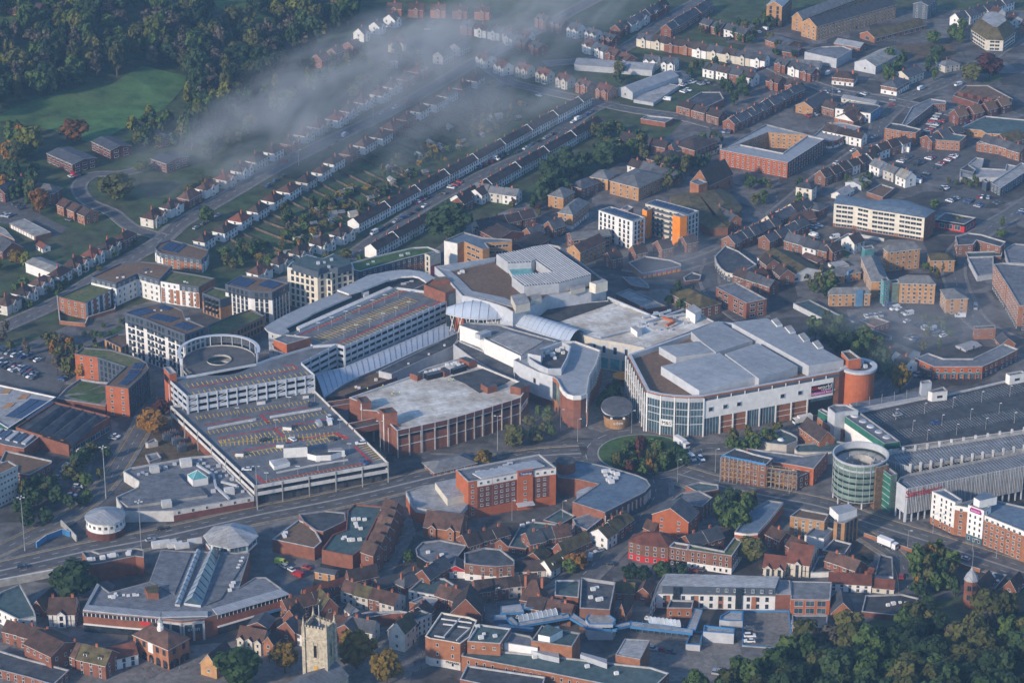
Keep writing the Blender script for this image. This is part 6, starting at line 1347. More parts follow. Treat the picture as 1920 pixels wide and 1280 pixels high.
('P','warehouse','long grey shed with roof vents, far arm of the L-shaped depot','warehouse','20:505,435 468,485 1010,590',11,dict(rise=2,ax=1,wall='clad',roof='rf_metal',fl=1,pitch=60)),
('P','warehouse','grey gabled shed, near arm of the L-shaped depot','warehouse','20:795,665 905,695 1140,540',14,dict(rise=2.4,ax=1,wall='clad',roof='rf_metal',fl=1,pitch=60)),
('B','warehouse','low cream-roofed store beside the grey depot','warehouse','20:912,747 1060,772 1257,642 1130,620',6,dict(i=1,wall='clad',roof='rf_lt',win=None,par=.2)),
('P','warehouse','grey-blue shed behind the red vans','warehouse','20:1150,580 1275,600 1335,555',8,dict(rise=1.2,wall='clad',roof='rf_grey',fl=1,pitch=60)),
('B','depot','red brick depot with wide dark grey roof','warehouse','20:1232,800 1385,838 1590,742 1560,690 1420,690',13,dict(i=1,wall='brick_or',roof='rf_dark',win=None)),
('P','white house','square white house with dark windows by the depot','house','20:1435,840 1520,855 1560,815',16,dict(rise=1.6,kind='hip',wall='white',roof='slate',fl=2,pitch=2.6)),
('B','depot','low brick store with pale roof opposite the terrace end','warehouse','20:965,890 1150,920 1215,885 1010,865',9,dict(i=1,wall='brick',roof='rf_grey',win=None)),
('P','sheltered flats','brown-roofed flats with white bay beside the blue fence','flats','20:1010,1190 1180,1240 1310,1160',None,dict(h=6,rise=3,kind='hip',wall='brick',roof='tile_dk',fl=2)),
('P','sheltered flats','brown-roofed flats with skylight next to the courtyard block','flats','20:1200,1080 1370,1130 1470,1040',None,dict(h=7,rise=3,kind='hip',wall='brick',roof='tile_dk',fl=2,base=('white',2.5))),
]
RB={}
for ty,nm,lb,ct,s_,hp,kw in LST:
  kw=dict(kw);f=pit if ty == 'P' else bld;nm=nm.replace(' ','_')
  RB[lb]=f(nm,lb,ct,s_,hp=hp,**kw)
def polyroof(b,rise,shrink,m,mt=None,name='pitched_roof'):
  W=inset(b.W,-.4);I=inset(b.W,shrink);n=len(W);mb=MB()
  for k in range(n):
    j=(k+1) % n;mb.face([(W[k].x,W[k].y,b.zt+.1),(W[j].x,W[j].y,b.zt+.1),(I[j].x,I[j].y,b.zt+rise),(I[k].x,I[k].y,b.zt+rise)],m)
  mb.face([(p.x,p.y,b.zt+rise) for p in I],mt or m);part(b.root,name,mb)
oc=bld('octagonal_office','many-sided cream and timber office with steep mossy roof','office','30:1522,222 1640,300 1765,305 1855,240 1830,190 1740,150 1640,145 1560,165',hp=20,i=1,wall='cream',roof='tile_moss',win='strip',fl=3,pitch=3.2,par=0);polyroof(oc,7,6,'tile_moss','rf_lt')
polyroof(RB['fan-shaped low theatre with mossy brown roofs and glass lantern'],3,9,'tile_moss')
polyroof(RB['long five-storey white banded office with dark sloping roof'],1.6,4.5,'rf_blue')
mu=RB['brick building with bright painted mural and pitched slate edge']
for k in (1,2):
  a,c,n=edge(mu,k)
  for i in range(12):
    for z in (0,1): panel(mu.root,a.lerp(c,i/12),a.lerp(c,(i+.8)/12),n,.4+1.5*z,1.7+1.5*z,[['red','orange','yellow'],['blue','magenta','teal']][z][(i*2+z) % 3],'mural_panel',.02,.05)
cc=RB['dark brown brick centre with stepped roofs']
for i in range(5): p=at(*px('30:%d,%d' % (1480+72*i,690+14*i))[0],cc.z1+2);mb=MB();mb.obox(p,(1,.45),7,6,cc.z1,cc.z1+2.2,'brick_dk','rf_brown');part(cc.root,'roof_step',mb)
for lb,nb in (('tan student wing with a blue gabled stair bay behind the lower wing',.56),('low tan student wing with a blue gabled stair bay facing the lawn',.72)):
  o=RB[lb];u=Vector((math.cos(o.rz),math.sin(o.rz),0));v=Vector((math.sin(o.rz),-math.cos(o.rz),0));v=v if facing(o.cen,v) else -v;p=o.cen+v*(o.d/2+.4)+u*o.w*(nb-.5)*(1 if u.x > 0 else -1);mb=MB();mb.obox((p.x-o.cen.x,p.y-o.cen.y),u,3.6,1.0,0,o.h+1.5,'clad_bl');link('stair_bay',mb.mesh('stair_bay'),o.root,(0,0,0),0);o.root.children[-1].rotation_euler=(0,0,-o.rz)
  # white and orange tower flats
t1=bld('apartment_tower','white six-storey flats with dark vertical windows and solar roof','flats','21:650,297 780,340 905,380 1000,350 740,268',hp=53,i=2,wall='white',roof='rf_blue',win='d',fl=6,pitch=2.9,fac={2: {'p': 2.4}});solar(t1,'21:690,300 890,362 770,285',7,2)
a,c,n=edge(t1,2)
for f in range(1,5): panel(t1.root,a.lerp(c,.55),a.lerp(c,.8),n,3*f,3*f+1.8,'orange','accent_panel',.0,.05)
t2=bld('apartment_tower','cream deck-access flats with orange stair towers','flats','21:1000,247 1160,290 1320,335 1402,302 1240,258 1080,215',hp=56,i=2,wall='cream',roof='rf_blue',win='d',fl=6,pitch=2.8,fac={2: {'m': 'conc_wh'}});solar(t2,'21:1040,250 1320,325 1090,225',9,2)
for k in (0,1):
  a,c,n=edge(t2,k)
  for f in range(1,6): panel(t2.root,a,c,n,2.85*f,2.85*f+.9,'clad_dk','deck_front',.0,1.3)
for s_,lb in (('21:1205,330 1262,348 1314,338 1255,318','wide bright orange tower on the front of the cream flats'),('21:978,287 1012,302 1050,288 1018,272','slim bright orange stair tower between the white and cream flats')): bld('orange_tower',lb,'tower',s_,hp=58 if 'wide' in lb else 52,i=1,wall='orange',roof='rf_grey',win=None)
bld('link_block','small orange block behind the white flats','flats','21:815,285 870,300 912,275 870,258',hp=30,i=1,wall='redorange',roof='rf_grey',win=None)
# ================================================================== old town in front
ho=bld('hotel','six-storey red hotel with dark window recesses and white attic strip','hotel','H:440,230 530,318 700,288 882,252 992,238 1162,216 1042,118',hp=70,i=1,wall='redorange',roof='rf_grey',win=None)
for k,f1,f2 in ((1,.38,1.0),(2,.02,.98),(4,.05,.72)):
  a,c,n=edge(ho,k);panel(ho.root,a.lerp(c,f1),a.lerp(c,f2),n,4.2,ho.h-3.4,'brick_dk','recess_panel',-.02,.05);winrow(ho.root,a.lerp(c,f1)+n*.04,a.lerp(c,f2)+n*.04,n,4.2,ho.h-7.6,4,2.6,'sq')
  panel(ho.root,a.lerp(c,f1),c,n,ho.zt-3.0,ho.zt-.3,'white','attic_band',0,.06);winrow(ho.root,a.lerp(c,f1)+n*.07,c+n*.07,n,ho.zt-3.2,3.0,1,3.2,'sq')
for k in (3,1): a,c,n=edge(ho,k);winrow(ho.root,a,a.lerp(c,.36 if k == 1 else 1),n,1,ho.h-2,6,3,'sq')
a,c,n=edge(ho,3);panel(ho.root,a,c,n,0,ho.zt+.9,'redorange','tower_front',0,.7);panel(ho.root,a.lerp(c,.1),a.lerp(c,.95),n,ho.zt-1.3,ho.zt+.3,'car_blue','sign_panel',.75,.1);text(ho.root,'Travelodge',a.lerp(c,.55),n,1.5,'white',ho.zt-1.0,off=1.0,wid=5);winrow(ho.root,a.lerp(c,.2)+n*.75,a.lerp(c,.8)+n*.75,n,3,ho.h-6,4,4,'sq');panel(ho.root,a-(c-a)*.1,c,n,3.2,3.6,'clad','entrance_canopy',.6,3.5)
units(ho,'H:600,250 640,245 700,230 760,215 800,205 860,210 930,190 980,180 830,190',(3,1.2,1.0),'clad');slab('roof_plant','','H:560,255 1010,160 1080,200 620,290',ho.z1+1.0,.5,'rf_metal','clad',ho.root)
hl=bld('hotel_annexe','pale grey-roofed corner block with orange brick base beside the red hotel','shop','H:80,385 110,450 150,502 300,525 470,547 535,470 525,400 300,332 200,345',hp=28,i=2,wall='redorange',roof='rf_lt',win=None,topz=('clad',2.2));onroof(hl,'H:290,322 380,442 530,402 520,350 440,292',3.2,'cream','rf_lt','upper_storey')
cr=bld('crescent_block','crescent shop block with big smooth blue-grey roof','shop','H:1130,176 1290,160 1450,190 1600,226 1750,270 1815,300 1842,345 1800,392 1680,452 1515,537 1400,500 1280,462 1470,332 1330,300 1180,285',hp=33,i=9,wall='brick',roof='rf_blue',win=None,par=.35)
for k in (6,7,8): pil(cr,k,4,'conc_wh',.6,.3,2.5,cr.h-1.6);a,c,n=edge(cr,k);panel(cr.root,a,c,n,.2,3.0,'glass_bl','shop_window',0,.15);panel(cr.root,a,c,n,cr.h-1.5,cr.h-.5,'clad_dk','fascia',0,.2)
units(cr,'H:1510,250 1540,245 1570,255 1600,270 1520,275 1550,290 1590,300 1560,325 1540,310',(3,2.2,1.7),'white');p=at(*px('H:1230,235')[0],cr.z1);mb=MB();mb.cyl(p,4.2,cr.z1,cr.z1+4.6,20,'brick','rf_dark');part(cr.root,'brick_drum',mb)
slab('stair_roof','','H:1310,385 1310,440 1430,360 1400,350',cr.z1+.2,4,'rf_lt','clad',cr.root)
T2=[
('P','pavilion','brick pavilion with grey hipped roof beside the main road','pavilion','H:200,178 285,252 600,187',7,dict(rise=2.2,kind='hip',wall='brick_br',roof='slate_lt',fl=1)),
('P','chapel house','orange brick building with twin front gables beside the pedestrian street','shop','H:205,640 470,672 545,575',19,dict(rise=4.5,ax=0,wall='brick_or',roof='tile_br',fl=2,bays=2,wst='n')),
('B','glass corner shop','black glazed rounded corner shop with grey roof and skylights','shop','H:150,800 160,850 225,892 370,907 450,862 522,772 330,735 200,750',21,dict(i=2,wall='black',roof='rf_grey',win=None)),
('B','bow-fronted shops','brown brick bow-fronted shops with white fascia band','shop','H:505,905 600,917 730,927 860,917 862,880 760,800 650,790 500,830',31,dict(i=1,wall='brick_br',roof='rf_dark',win='w',fl=3,pitch=3.4,base=('white',3.0))),
('P','shop','red and white small-fronted shop beside the black glass corner','shop','H:370,955 505,955 508,885',15,dict(rise=2,wall='red',roof='slate',fl=2,base=('white',3))),
('P','shop','cream shop with dark roof beside the bow-fronted shops','shop','H:862,962 1085,955 1060,900',12,dict(rise=3,wall='cream',roof='tile_dk',fl=2)),
('P','shop','white gabled inn with mossy roof at the street corner','shop','H:1045,915 1110,968 1180,862',14,dict(rise=3.5,ax=1,wall='white',roof='tile_moss',fl=2,dormers=2)),
('B','shop','dark flat-roofed backland shop with white-edged lightwell','shop','H:820,782 945,800 1040,692 1120,682 1168,620 1000,602 900,640',12,dict(i=1,wall='brick',roof='rf_teal',win='n',fl=1)),
('B','shop','grey roofed shop with skylights behind the moss-roofed row','shop','H:985,760 1140,800 1240,690 1120,690',10,dict(i=1,wall='brick',roof='rf_grey',win=None)),
('P','shop','moss-roofed brick shop row on the high street','shop','H:1140,795 1215,832 1335,702',14,dict(rise=3.4,ax=1,wall='brick',roof='tile_moss',fl=2,wst='n')),
('B','shop','brick high street shop with brown-grey flat roof next to the crescent','shop','H:1300,625 1385,665 1505,572 1420,540 1280,585',21,dict(i=1,wall='brick',roof='rf_grey',win='n',fl=3,pitch=2.4)),
('P','shop','narrow slate-roofed shop with white dormer','shop','H:700,772 820,788 862,692',8,dict(rise=3,wall='brick',roof='slate',fl=2)),
('P','shop','rounded brown tiled roof behind the bow-fronted shops','shop','H:560,750 700,772 712,690',7,dict(rise=3,kind='hip',wall='brick',roof='tile_br',fl=1)),
('B','shop','low green felt roof in the yard behind the crescent','shop','H:1070,592 1200,622 1300,562 1200,512',9,dict(i=1,wall='brick',roof='rf_teal',win=None)),
('P','shop','rambling brown roofs with chimney behind the white gabled inn','shop','H:935,862 1060,890 1140,830',8,dict(rise=3,wall='brick',roof='tile_moss',fl=1,chim=1)),
('B','corner shops','brick corner shops with red hipped roof and red poster windows','shop','L:540,565 655,597 885,622 930,562 880,502 700,490 590,510',33,dict(i=1,wall='brick_br',roof='tile_rd',win='w',fl=3,pitch=3.2,base=('red',2.8),par=0)),
('B','shops','brown brick shops with arched windows and black shopfronts','shop','L:887,614 1045,640 1060,592 930,572',34,dict(i=1,wall='brick_br',roof='rf_brown',win='n',fl=3,pitch=2.3,base=('black',2.6))),
('B','shops','brown brick shops with mossy valley roofs and white shopfronts','shop','L:1047,637 1240,664 1428,692 1516,562 1450,530 1360,650 1060,592',35,dict(i=2,wall='brick_br',roof='rf_green',win='n',fl=3,pitch=2.4,base=('white',2.8))),
('P','brick theatre','tall plain red brick block with wide gable and slate roof','building','L:745,335 1055,405 1185,322',36,dict(rise=4.5,ax=1,wall='redorange',roof='slate',fl=3,pitch=4)),
('B','office','brick office with grey roof and four rooflights behind the red gable','office','L:890,232 1170,272 1262,192 1150,132 1000,152',28,dict(i=1,wall='brick',roof='rf_grey',win='n',fl=3)),
('B','shop','low green-roofed shop by the roundabout exit','shop','L:1030,90 1150,152 1312,122 1310,80 1150,58',14,dict(i=1,wall='brick',roof='rf_teal',win=None)),
('P','house','small white house tucked beside the tall red gable','house','L:735,402 815,442 872,388',14,dict(rise=2,wall='white',roof='slate',fl=2)),
('P','house','orange brick gabled cottage next to the small white house','house','L:668,445 760,485 830,455',10,dict(rise=3,wall='brick_or',roof='tile_br',fl=1)),
('B','store','long blue-grey roofed store with white eaves behind the shops','shop','L:1450,487 1550,502 1650,492 1760,370 1868,232 1740,215 1600,292',22,dict(i=1,wall='redorange',roof='rf_blue',win=None,topz=('white',1.2))),
('B','flats','tan brick flats with blue balconies beside the blue-roofed store','flats','K:-85,580 210,627 250,562 0,515',34,dict(i=1,wall='brick_tan',roof='rf_brown',win='lit',fl=4,pitch=3)),
('B','flats','tan brick corner tower flats with curved grey penthouse roofs','flats','K:290,627 385,642 502,577 400,492',43,dict(i=1,wall='brick_tan',roof='rf_metal',win='tall',fl=5,pitch=2.6)),
('B','annexe','white annexe with blue-grey roof below the tan flats','building','K:40,742 205,772 292,692 160,642',20,dict(i=1,wall='white',roof='rf_blue',win=None)),
('B','store','brick store with sunken black roof behind the mock tudor inn','shop','K:190,872 380,907 442,815 290,775',14,dict(i=1,wall='brick_br',roof='rf_dark',win='n',fl=1)),
('P','mock tudor inn','tall black and cream mock tudor inn with red tiled gable','pub','33:135,375 312,402 380,265',22,dict(rise=5,ax=0,wall='cream',roof='tile_rd',fl=3,bays=1,wst='d',pitch=2.2)),
('P','mock tudor inn','low black and cream mock tudor wing with two red gables','pub','33:-40,412 130,432 145,342',14,dict(rise=3.5,ax=0,wall='cream',roof='tile_rd',fl=2,bays=2,wst='d',pitch=2.2)),
('B','shed','black roofed shed beside the mock tudor inn','shed','33:320,452 500,442 557,362 490,315 380,330',10,dict(i=1,wall='white',roof='rf_dark',win=None)),
('P','pub','long white pub with dark red tiled roof','pub','33:455,527 775,547 782,485',15,dict(rise=3,wall='white',roof='tile_rd',fl=2,chim=2)),
('P','cottage','cream cottage with red tiled roof on the bend','house','33:780,562 945,577 952,522',10,dict(rise=2.6,wall='cream',roof='tile_rd',fl=1)),
('B','shop','small dark-roofed workshop with white side walls by the bend','workshop','33:800,472 940,482 932,332 840,312',8,dict(i=1,wall='white',roof='rf_dark',win=None)),
('P','outhouse','little orange brick gabled outhouse behind the white pub','shed','33:705,450 780,470 785,430',7,dict(rise=2,wall='brick_or',roof='tile_rd',fl=1)),
('B','factory','red brick factory with long grey sloping roof','factory','33:170,652 465,657 477,522 175,515',28,dict(i=1,wall='redorange',roof='slate_lt',win='big',fl=2,pitch=4.4,par=.2)),
('B','factory','lower dark roofed wing in front of the red factory','factory','33:185,862 440,862 447,767 180,767',17,dict(i=1,wall='brick',roof='slate',win='w',fl=1)),
('P','hall','orange brick gabled hall with slate roof by the trees','hall','33:478,752 640,755 705,655',12,dict(rise=4.5,ax=1,wall='brick_or',roof='slate',fl=1)),
('B','burnt building','fire-damaged dark building with open roof and white debris','building','33:702,742 980,772 1085,722 1132,642 1000,610 732,620',10,dict(i=1,wall='brick_dk',roof='pitch',win=None)),
('P','turret house','red brick villa with dark roofs beside the turret','house','33:1500,575 1620,610 1800,545',10,dict(rise=4,wall='brick',roof='tile_dk',fl=2)),
('B','turret house','flat dark roof with white rooflights beside the turret villa','house','33:1600,542 1700,572 1792,467 1672,440',8,dict(i=1,wall='brick',roof='rf_dark',win=None)),
('P','house','dark tiled house with dormers at the edge of the railway trees','house','33:1760,560 1860,590 1920,520',9,dict(rise=4,wall='brick',roof='tile_dk',fl=2)),
('B','white flats','long white flats with dark mansard floor and pale flat roof','flats','Q:405,440 462,330 1480,350 1522,190 530,165 470,250',27,dict(i=2,wall='white',roof='rf_lt',win='d',fl=2,pitch=3.6,par=.2)),
('B','brick end block','red brick end block with grey roof joined to the white flats','flats','Q:1482,337 1614,337 1606,217 1490,217',30,dict(i=0,wall='brick',roof='rf_lt',win=None)),
('B','store','small brick store with black roof in front of the white flats','shop','Q:550,452 765,455 780,388 580,382',18,dict(i=1,wall='brick_or',roof='rf_dark',win='n',fl=1)),
('B','store','grey hexagonal store with two rooflights and blue trim','shop','Q:1000,552 1090,562 1200,560 1200,478 1090,475 1010,520',14,dict(i=1,wall='clad',roof='rf_lt',win=None,cop='blue')),
('B','store','grey store wall with blue fascia beside the upper parking deck','shop','Q:862,652 1125,672 1130,628 870,600',20,dict(i=1,wall='clad',roof='rf_lt',win=None,cop='blue')),
('B','car park deck','worn concrete parking deck with blue railings beside the trees','car park','Q:1195,770 1600,800 1625,740 1600,470 1200,475',3,dict(i=0,wall='concrete',roof='paving',win=None,cop='blue')),
('B','ramp house','small grey ramp building with blue roof edges','building','Q:712,760 835,770 865,650 760,650',12,dict(i=1,wall='clad',roof='rf_dark',win=None,cop='blue')),
('B','department store','red brick corner store with stone trim, open pipework on its roof','shop','M:262,692 300,712 430,732 562,757 640,702 706,557 640,530 400,490',51,dict(i=3,wall='brick_or',roof='rf_dark',win='n',fl=3,pitch=3.6,base=('conc_wh',3.4),cop='cream')),
('B','department store','orange brick upper storey block behind the corner store','shop','M:622,737 905,757 997,627 720,590',None,dict(h=11.5,wall='brick_or',roof='rf_teal',win='sq',fl=3,lo=2,pitch=4)),
('B','department store','long orange brick store wing with a row of tall white windows','shop','M:572,862 900,927 1300,1002 1700,1082 2180,1172 2350,1010 2200,960 1880,925 1500,880 1000,830 600,800',30,dict(i=0,wall='brick_or',roof='rf_teal',win='n',fl=2,pitch=3.2,lo=1)),
('B','store','pale grey roofed store with white walls behind the long wing','shop','M:940,747 1225,792 1225,752 1160,692 1000,660',None,dict(h=10,wall='white',roof='rf_grey',win=None)),
('B','store','brown brick plant block with dark roof and white lift head','shop','M:1170,732 1520,782 1590,667 1260,602',None,dict(h=12,wall='brick_or',roof='rf_teal',win=None)),
('B','store','brick store with sloping cream sheet roof','shop','Q:110,852 320,892 405,727 190,715',None,dict(h=9.5,wall='brick_or',roof='rf_lt',win=None,par=.2)),
('B','shop','dark flat-roofed shop in front of the long brick wing','shop','M:560,1062 1240,1210 1290,1042 620,942',None,dict(h=6,wall='brick',roof='rf_dark',win='n',fl=1)),
('B','shop','stone-fronted shop with felt roof beside the high street','shop','M:118,302 385,347 512,252 430,200 250,185',16,dict(i=1,wall='white',roof='rf_teal',win='n',fl=2,pitch=2.4)),
('B','shop','orange brick box shop with pale roof below the white shop','shop','M:125,402 320,442 382,367 240,350',18,dict(i=1,wall='brick_or',roof='rf_metal',win=None)),
('B','shop','grey rendered tall shop with many windows on the corner','shop','M:60,520 185,557 318,502 230,470',32,dict(i=1,wall='conc_wh',roof='rf_teal',win='n',fl=3,pitch=2.2)),
('P','shop','dark tiled shop next to the grey rendered corner','shop','M:-60,642 50,685 185,595',18,dict(rise=4,ax=1,wall='render',roof='tile_dk',fl=2)),
('P','hall','great dark steep roof in the middle of the old town','hall','M:480,495 740,510 890,385',None,dict(h=6,rise=6.5,wall='brick',roof='tile_dk',fl=1)),
('P','chapel','old chapel with big rust-brown hipped roof','chapel','M:1075,372 1270,397 1372,330',None,dict(h=7,rise=7,kind='hip',wall='brick',roof='tile_br',fl=1,chim=2)),
('B','shop','flat green-grey roof beside the rust-roofed chapel','shop','M:1372,342 1575,362 1587,212 1377,215',None,dict(h=7,wall='brick',roof='rf_teal',win=None)),
('B','shop','dark stained flat roof with white parapet and cooling units','shop','M:1585,452 1845,467 1892,232 1600,190',None,dict(h=9.5,wall='brick_br',roof='rf_dark',win=None,par=1.2)),
('P','cottage','brick cottage with mossy roof beside the white flats','house','L:415,1005 590,1015 600,945',14,dict(rise=3,wall='brick',roof='tile_moss',fl=1,chim=1)),
('P','cottage','brick cottage with brown roof against the white flats','house','L:600,1010 725,1025 760,950',14,dict(rise=2.6,wall='brick',roof='tile_br',fl=1)),
('P','barn','dark steep gable behind the blue walkway','barn','Q:130,500 190,510 260,400',None,dict(h=5,rise=4.5,ax=1,wall='brick_or',roof='tile_dk',fl=1)),
# bottom-left mall
('B','shopping arcade','brick shopping arcade with glass ridge rooflight and grey rim','shop','S:70,665 400,697 730,724 920,744 1110,724 1220,692 1530,602 1838,514 1640,372 1550,372 1410,462 1500,165 740,140 640,412 300,502 195,425',38,dict(i=2,wall='brick',roof='rf_grey',win=None,par=.4)),
('B','brick offices','dark red brick service block with white roof units above the road','office','S:60,152 130,262 205,255 520,190 592,200 590,132 520,118 210,165 140,140',35,dict(i=1,wall='brick',roof='rf_dark',win=None)),
('P','guildhall','red brick guildhall raised on arches with hipped roof','town hall','S:500,862 800,992 972,887',39,dict(rise=3.2,kind='hip',wall='brick_or',roof='tile_br',fl=2,wst='tall',pitch=3.4)),
('P','market hall','small market hall with dark steep roof and brick gable','market hall','S:1078,1105 1215,1145 1330,1015',None,dict(h=5,rise=4.5,ax=1,wall='brick_tan',roof='tile_dk',fl=1)),
('P','shop','cream shop with three white front gables near the church','shop','S:1390,892 1612,935 1645,855',23,dict(rise=3.6,ax=0,wall='cream',roof='tile_br',fl=2,bays=3,wst='n')),
('P','shop','orange timbered shop beside the three-gabled shop','shop','S:1615,930 1700,950 1730,880',24,dict(rise=3,ax=1,wall='brick_or',roof='tile_dk',fl=2)),
('P','tudor pub','black and white timbered pub with brown roof below the road wall','pub','03:358,765 562,765 575,660',23,dict(rise=4.5,ax=0,wall='white',roof='tile_br',fl=2,bays=1,wst='d',pitch=2.2,chim=2)),
('B','corner block','white corner block with green mansard roof','shop','03:-60,702 140,802 268,777 255,732 150,537 0,600',27,dict(i=2,wall='white',roof='rf_teal',win='n',fl=2)),
('P','house','dark tiled house between the pub and the green mansard','house','03:230,720 330,740 350,620',12,dict(rise=4,wall='brick',roof='tile_dk',fl=2)),
('P','brick terrace','red brick houses with dormers facing the guildhall square','house','03:250,985 560,1090 640,1010',22,dict(rise=4,ax=0,wall='brick',roof='tile_br',fl=3,wst='n',dormers=3,chim=2)),
('P','brick terrace','red brick tall house with mossy roof beside the dormered houses','house','03:570,1100 790,1150 830,1040',26,dict(rise=4,wall='brick',roof='tile_moss',fl=3,wst='n',dormers=2,chim=1)),
('P','white terrace','white houses with dark red roofs adjoining the guildhall','house','03:820,1110 1035,1060 1000,990',20,dict(rise=3.4,ax=0,wall='white',roof='tile_rd',fl=2,wst='d')),
('B','shops','flat dark roofs behind the square in the town corner','shop','03:-80,1160 200,1230 400,1290 520,1180 180,1090 -80,1010',16,dict(i=1,wall='brick',roof='rf_dark',win='n',fl=2)),
('P','shops','long brown roof behind the dormered houses','shop','03:150,960 420,900 700,940',None,dict(h=8,rise=3,wall='brick',roof='tile_br',fl=2,ax=1)),
# around the pedestrian street
('B','store','plain red brick store with purple-brown roof by the octagon','shop','N:375,267 600,312 797,354 870,290 810,182 690,92 640,72',24,dict(i=2,wall='brick',roof='rf_brown',win=None)),
('B','store','stepped brick plant tower block behind the plain store','shop','N:640,15 690,92 812,178 885,192 1112,82 1102,0 900,-20',26,dict(i=2,wall='brick',roof='rf_dark',win=None)),
('B','gabled store','sweeping brick store with dark green roof along the pedestrian street','shop','N:870,372 1000,400 1180,432 1262,372 1350,202 1420,62 1480,-60 1200,-85 1130,-20 1112,172 980,222',26,dict(i=2,wall='brick',roof='rf_teal',win=None,cop='brick')),
('P','shop','old shop with long dark red roof and five dormers','shop','N:650,862 700,905 1110,775',16,dict(rise=5,ax=1,wall='brick',roof='tile_rd',fl=2,dormers=5)),
('P','shop','brick shop with dark roof and white gable edge at the corner','shop','N:1105,640 1150,692 1382,565',14,dict(rise=4,ax=1,wall='brick',roof='tile_dk',fl=2,chim=1)),
('P','house','moss-roofed brick house with twin chimneys behind the church','house','N:768,862 870,975 1012,912',20,dict(rise=4.4,ax=0,wall='brick',roof='tile_moss',fl=2,chim=2,dormers=1)),
('P','house','tan brick house with mossy hipped roof in the backyards','house','N:1205,762 1277,812 1397,762',18,dict(rise=3,kind='hip',wall='brick_or',roof='tile_moss',fl=2)),
('P','cottage','low mossy-roofed cottage near the blue yard canopy','house','N:1400,825 1580,905 1640,852',8,dict(rise=2.4,wall='brick_or',roof='tile_moss',fl=1)),
('P','cottage','low brown-roofed outhouse in the backyards','shed','N:1268,885 1410,935 1472,882',7,dict(rise=2,wall='brick_tan',roof='tile_br',fl=1)),
('P','cottage','tiny white gabled outhouse among the backyards','shed','N:1085,955 1150,1005 1197,945',9,dict(rise=2,wall='white',roof='slate',fl=1)),
('P','shop','slate-roofed rear range with white windows','shop','N:1380,705 1450,765 1622,692',12,dict(rise=3,ax=1,wall='brick',roof='slate',fl=2)),
('P','shop','brick corner shop with dark slate hipped roof on the pedestrian street','shop','N:1595,695 1700,745 1802,625',15,dict(rise=3.4,kind='hip',wall='brick',roof='slate',fl=2,chim=2)),
('P','shop','wide dark slate roof behind the church tower','shop','N:1000,1165 1200,1215 1340,1085',None,dict(h=5.5,rise=3,wall='brick',roof='slate',fl=1)),
('P','shop','mossy double-gabled shop at the foot of the high street','shop','N:1540,1175 1700,1215 1812,1105',None,dict(h=8,rise=4,ax=1,wall='render',roof='tile_moss',fl=2,chim=1)),
('B','shop','messy flat roofs with debris behind the church','shop','N:1010,1075 1130,1130 1330,1050 1560,1010 1750,1000 1650,980 1300,1000',None,dict(h=5,wall='brick',roof='rf_dark',win=None)),
('P','shop','small tan gable beside the red vans yard','shop','N:800,590 1000,625 1060,580',14,dict(rise=1,wall='brick_tan',roof='slate',fl=2)),
('P','house','brown-roofed house with tall chimneys beside the arcade','house','N:480,1050 620,1080 640,980',None,dict(h=7,rise=4,wall='brick',roof='tile_br',fl=2,chim=2)),
('P','shop','slate roofed shop with white roof plant near the church','shop','N:130,1130 330,1160 420,1060',None,dict(h=6,rise=2,wall='brick',roof='slate',fl=1)),
('P','shop','low dark pitched shop west of the church tower','shop','N:430,1150 600,1200 680,1100',None,dict(h=6,rise=3.5,wall='brick',roof='slate',fl=1)),
]
for ty,nm,lb,ct,s_,hp,kw in T2: RB[lb]=(pit if ty == 'P' else bld)(nm.replace(' ','_'),lb,ct,s_,hp=hp,**kw)
def lbx(q): return next(v for k,v in RB.items() if k.startswith(q))
polyroof(lbx('brick corner shops with red'),3.2,5,'tile_rd');mw=lbx('long white flats');onroof(mw,'Q:512,262 1480,282 1516,182 540,157',3.4,'clad_dk','rf_lt','mansard_storey')
a,c,n=edge(mw,1)
for f in (.14,.665): panel(mw.root,a.lerp(c,f),a.lerp(c,f+.055),n,.5,mw.zt+3.2,'glass','stair_glazing',.0,.6)
for f in (.07,.31,.52,.8): panel(mw.root,a.lerp(c,f),a.lerp(c,f+.045),n,.3,mw.h-.6,'brick_or','accent_panel',.0,.03)
aa=a+(c-a)*.03-n*1.2;winrow(mw.root,aa,c,n,mw.zt,3.4,1,3.4,'lit')
for i,(x,y) in enumerate(((1330,395),(1400,300),(1445,215),(1480,130),(1510,50),(1530,-30))): pit('street_gable','brick gabled shop bay projecting from the sweeping green-roofed store','shop','N:%d,%d %d,%d %d,%d' % (x-70,y-5,x+55,y+38,x+88,y-45),h=9.2,rise=3.6,ax=0,wall='brick',roof='tile_br',fl=2,z0=0,group='gabled bays along the pedestrian street')
# black timbering on the mock tudor fronts
for q in ('tall black and cream','low black and cream','black and white timbered'):
  o=lbx(q)
  for i in range(7): mb=MB();x=-o.w/2+o.w*(i+.02)/6.04;mb.bar((x,-o.d/2-.03,.3),(x,-o.d/2-.03,o.h),.28,'black',.1);link('timber',mb.mesh('timber'),o.root)
  for z in (2.7,5.2): 
    if z < o.h: mb=MB();mb.bar((-o.w/2,-o.d/2-.05,z),(o.w/2,-o.d/2-.05,z),.25,'black',.12);link('timber',mb.mesh('timber'),o.root)
ar_=lbx('brick shopping arcade')
for k in (0,1,5,6): a,c,n=edge(ar_,k);panel(ar_.root,a,c,n,.2,3.2,'glass','shopfront',0,.15);panel(ar_.root,a,c,n,3.2,3.8,'white','fascia',0,.4);panel(ar_.root,a,c,n,ar_.h-1.9,ar_.h-.5,'glass','clerestory',0,.08);pil(ar_,k,9,'frame',.3,.14,ar_.h-1.9,ar_.h-.5)
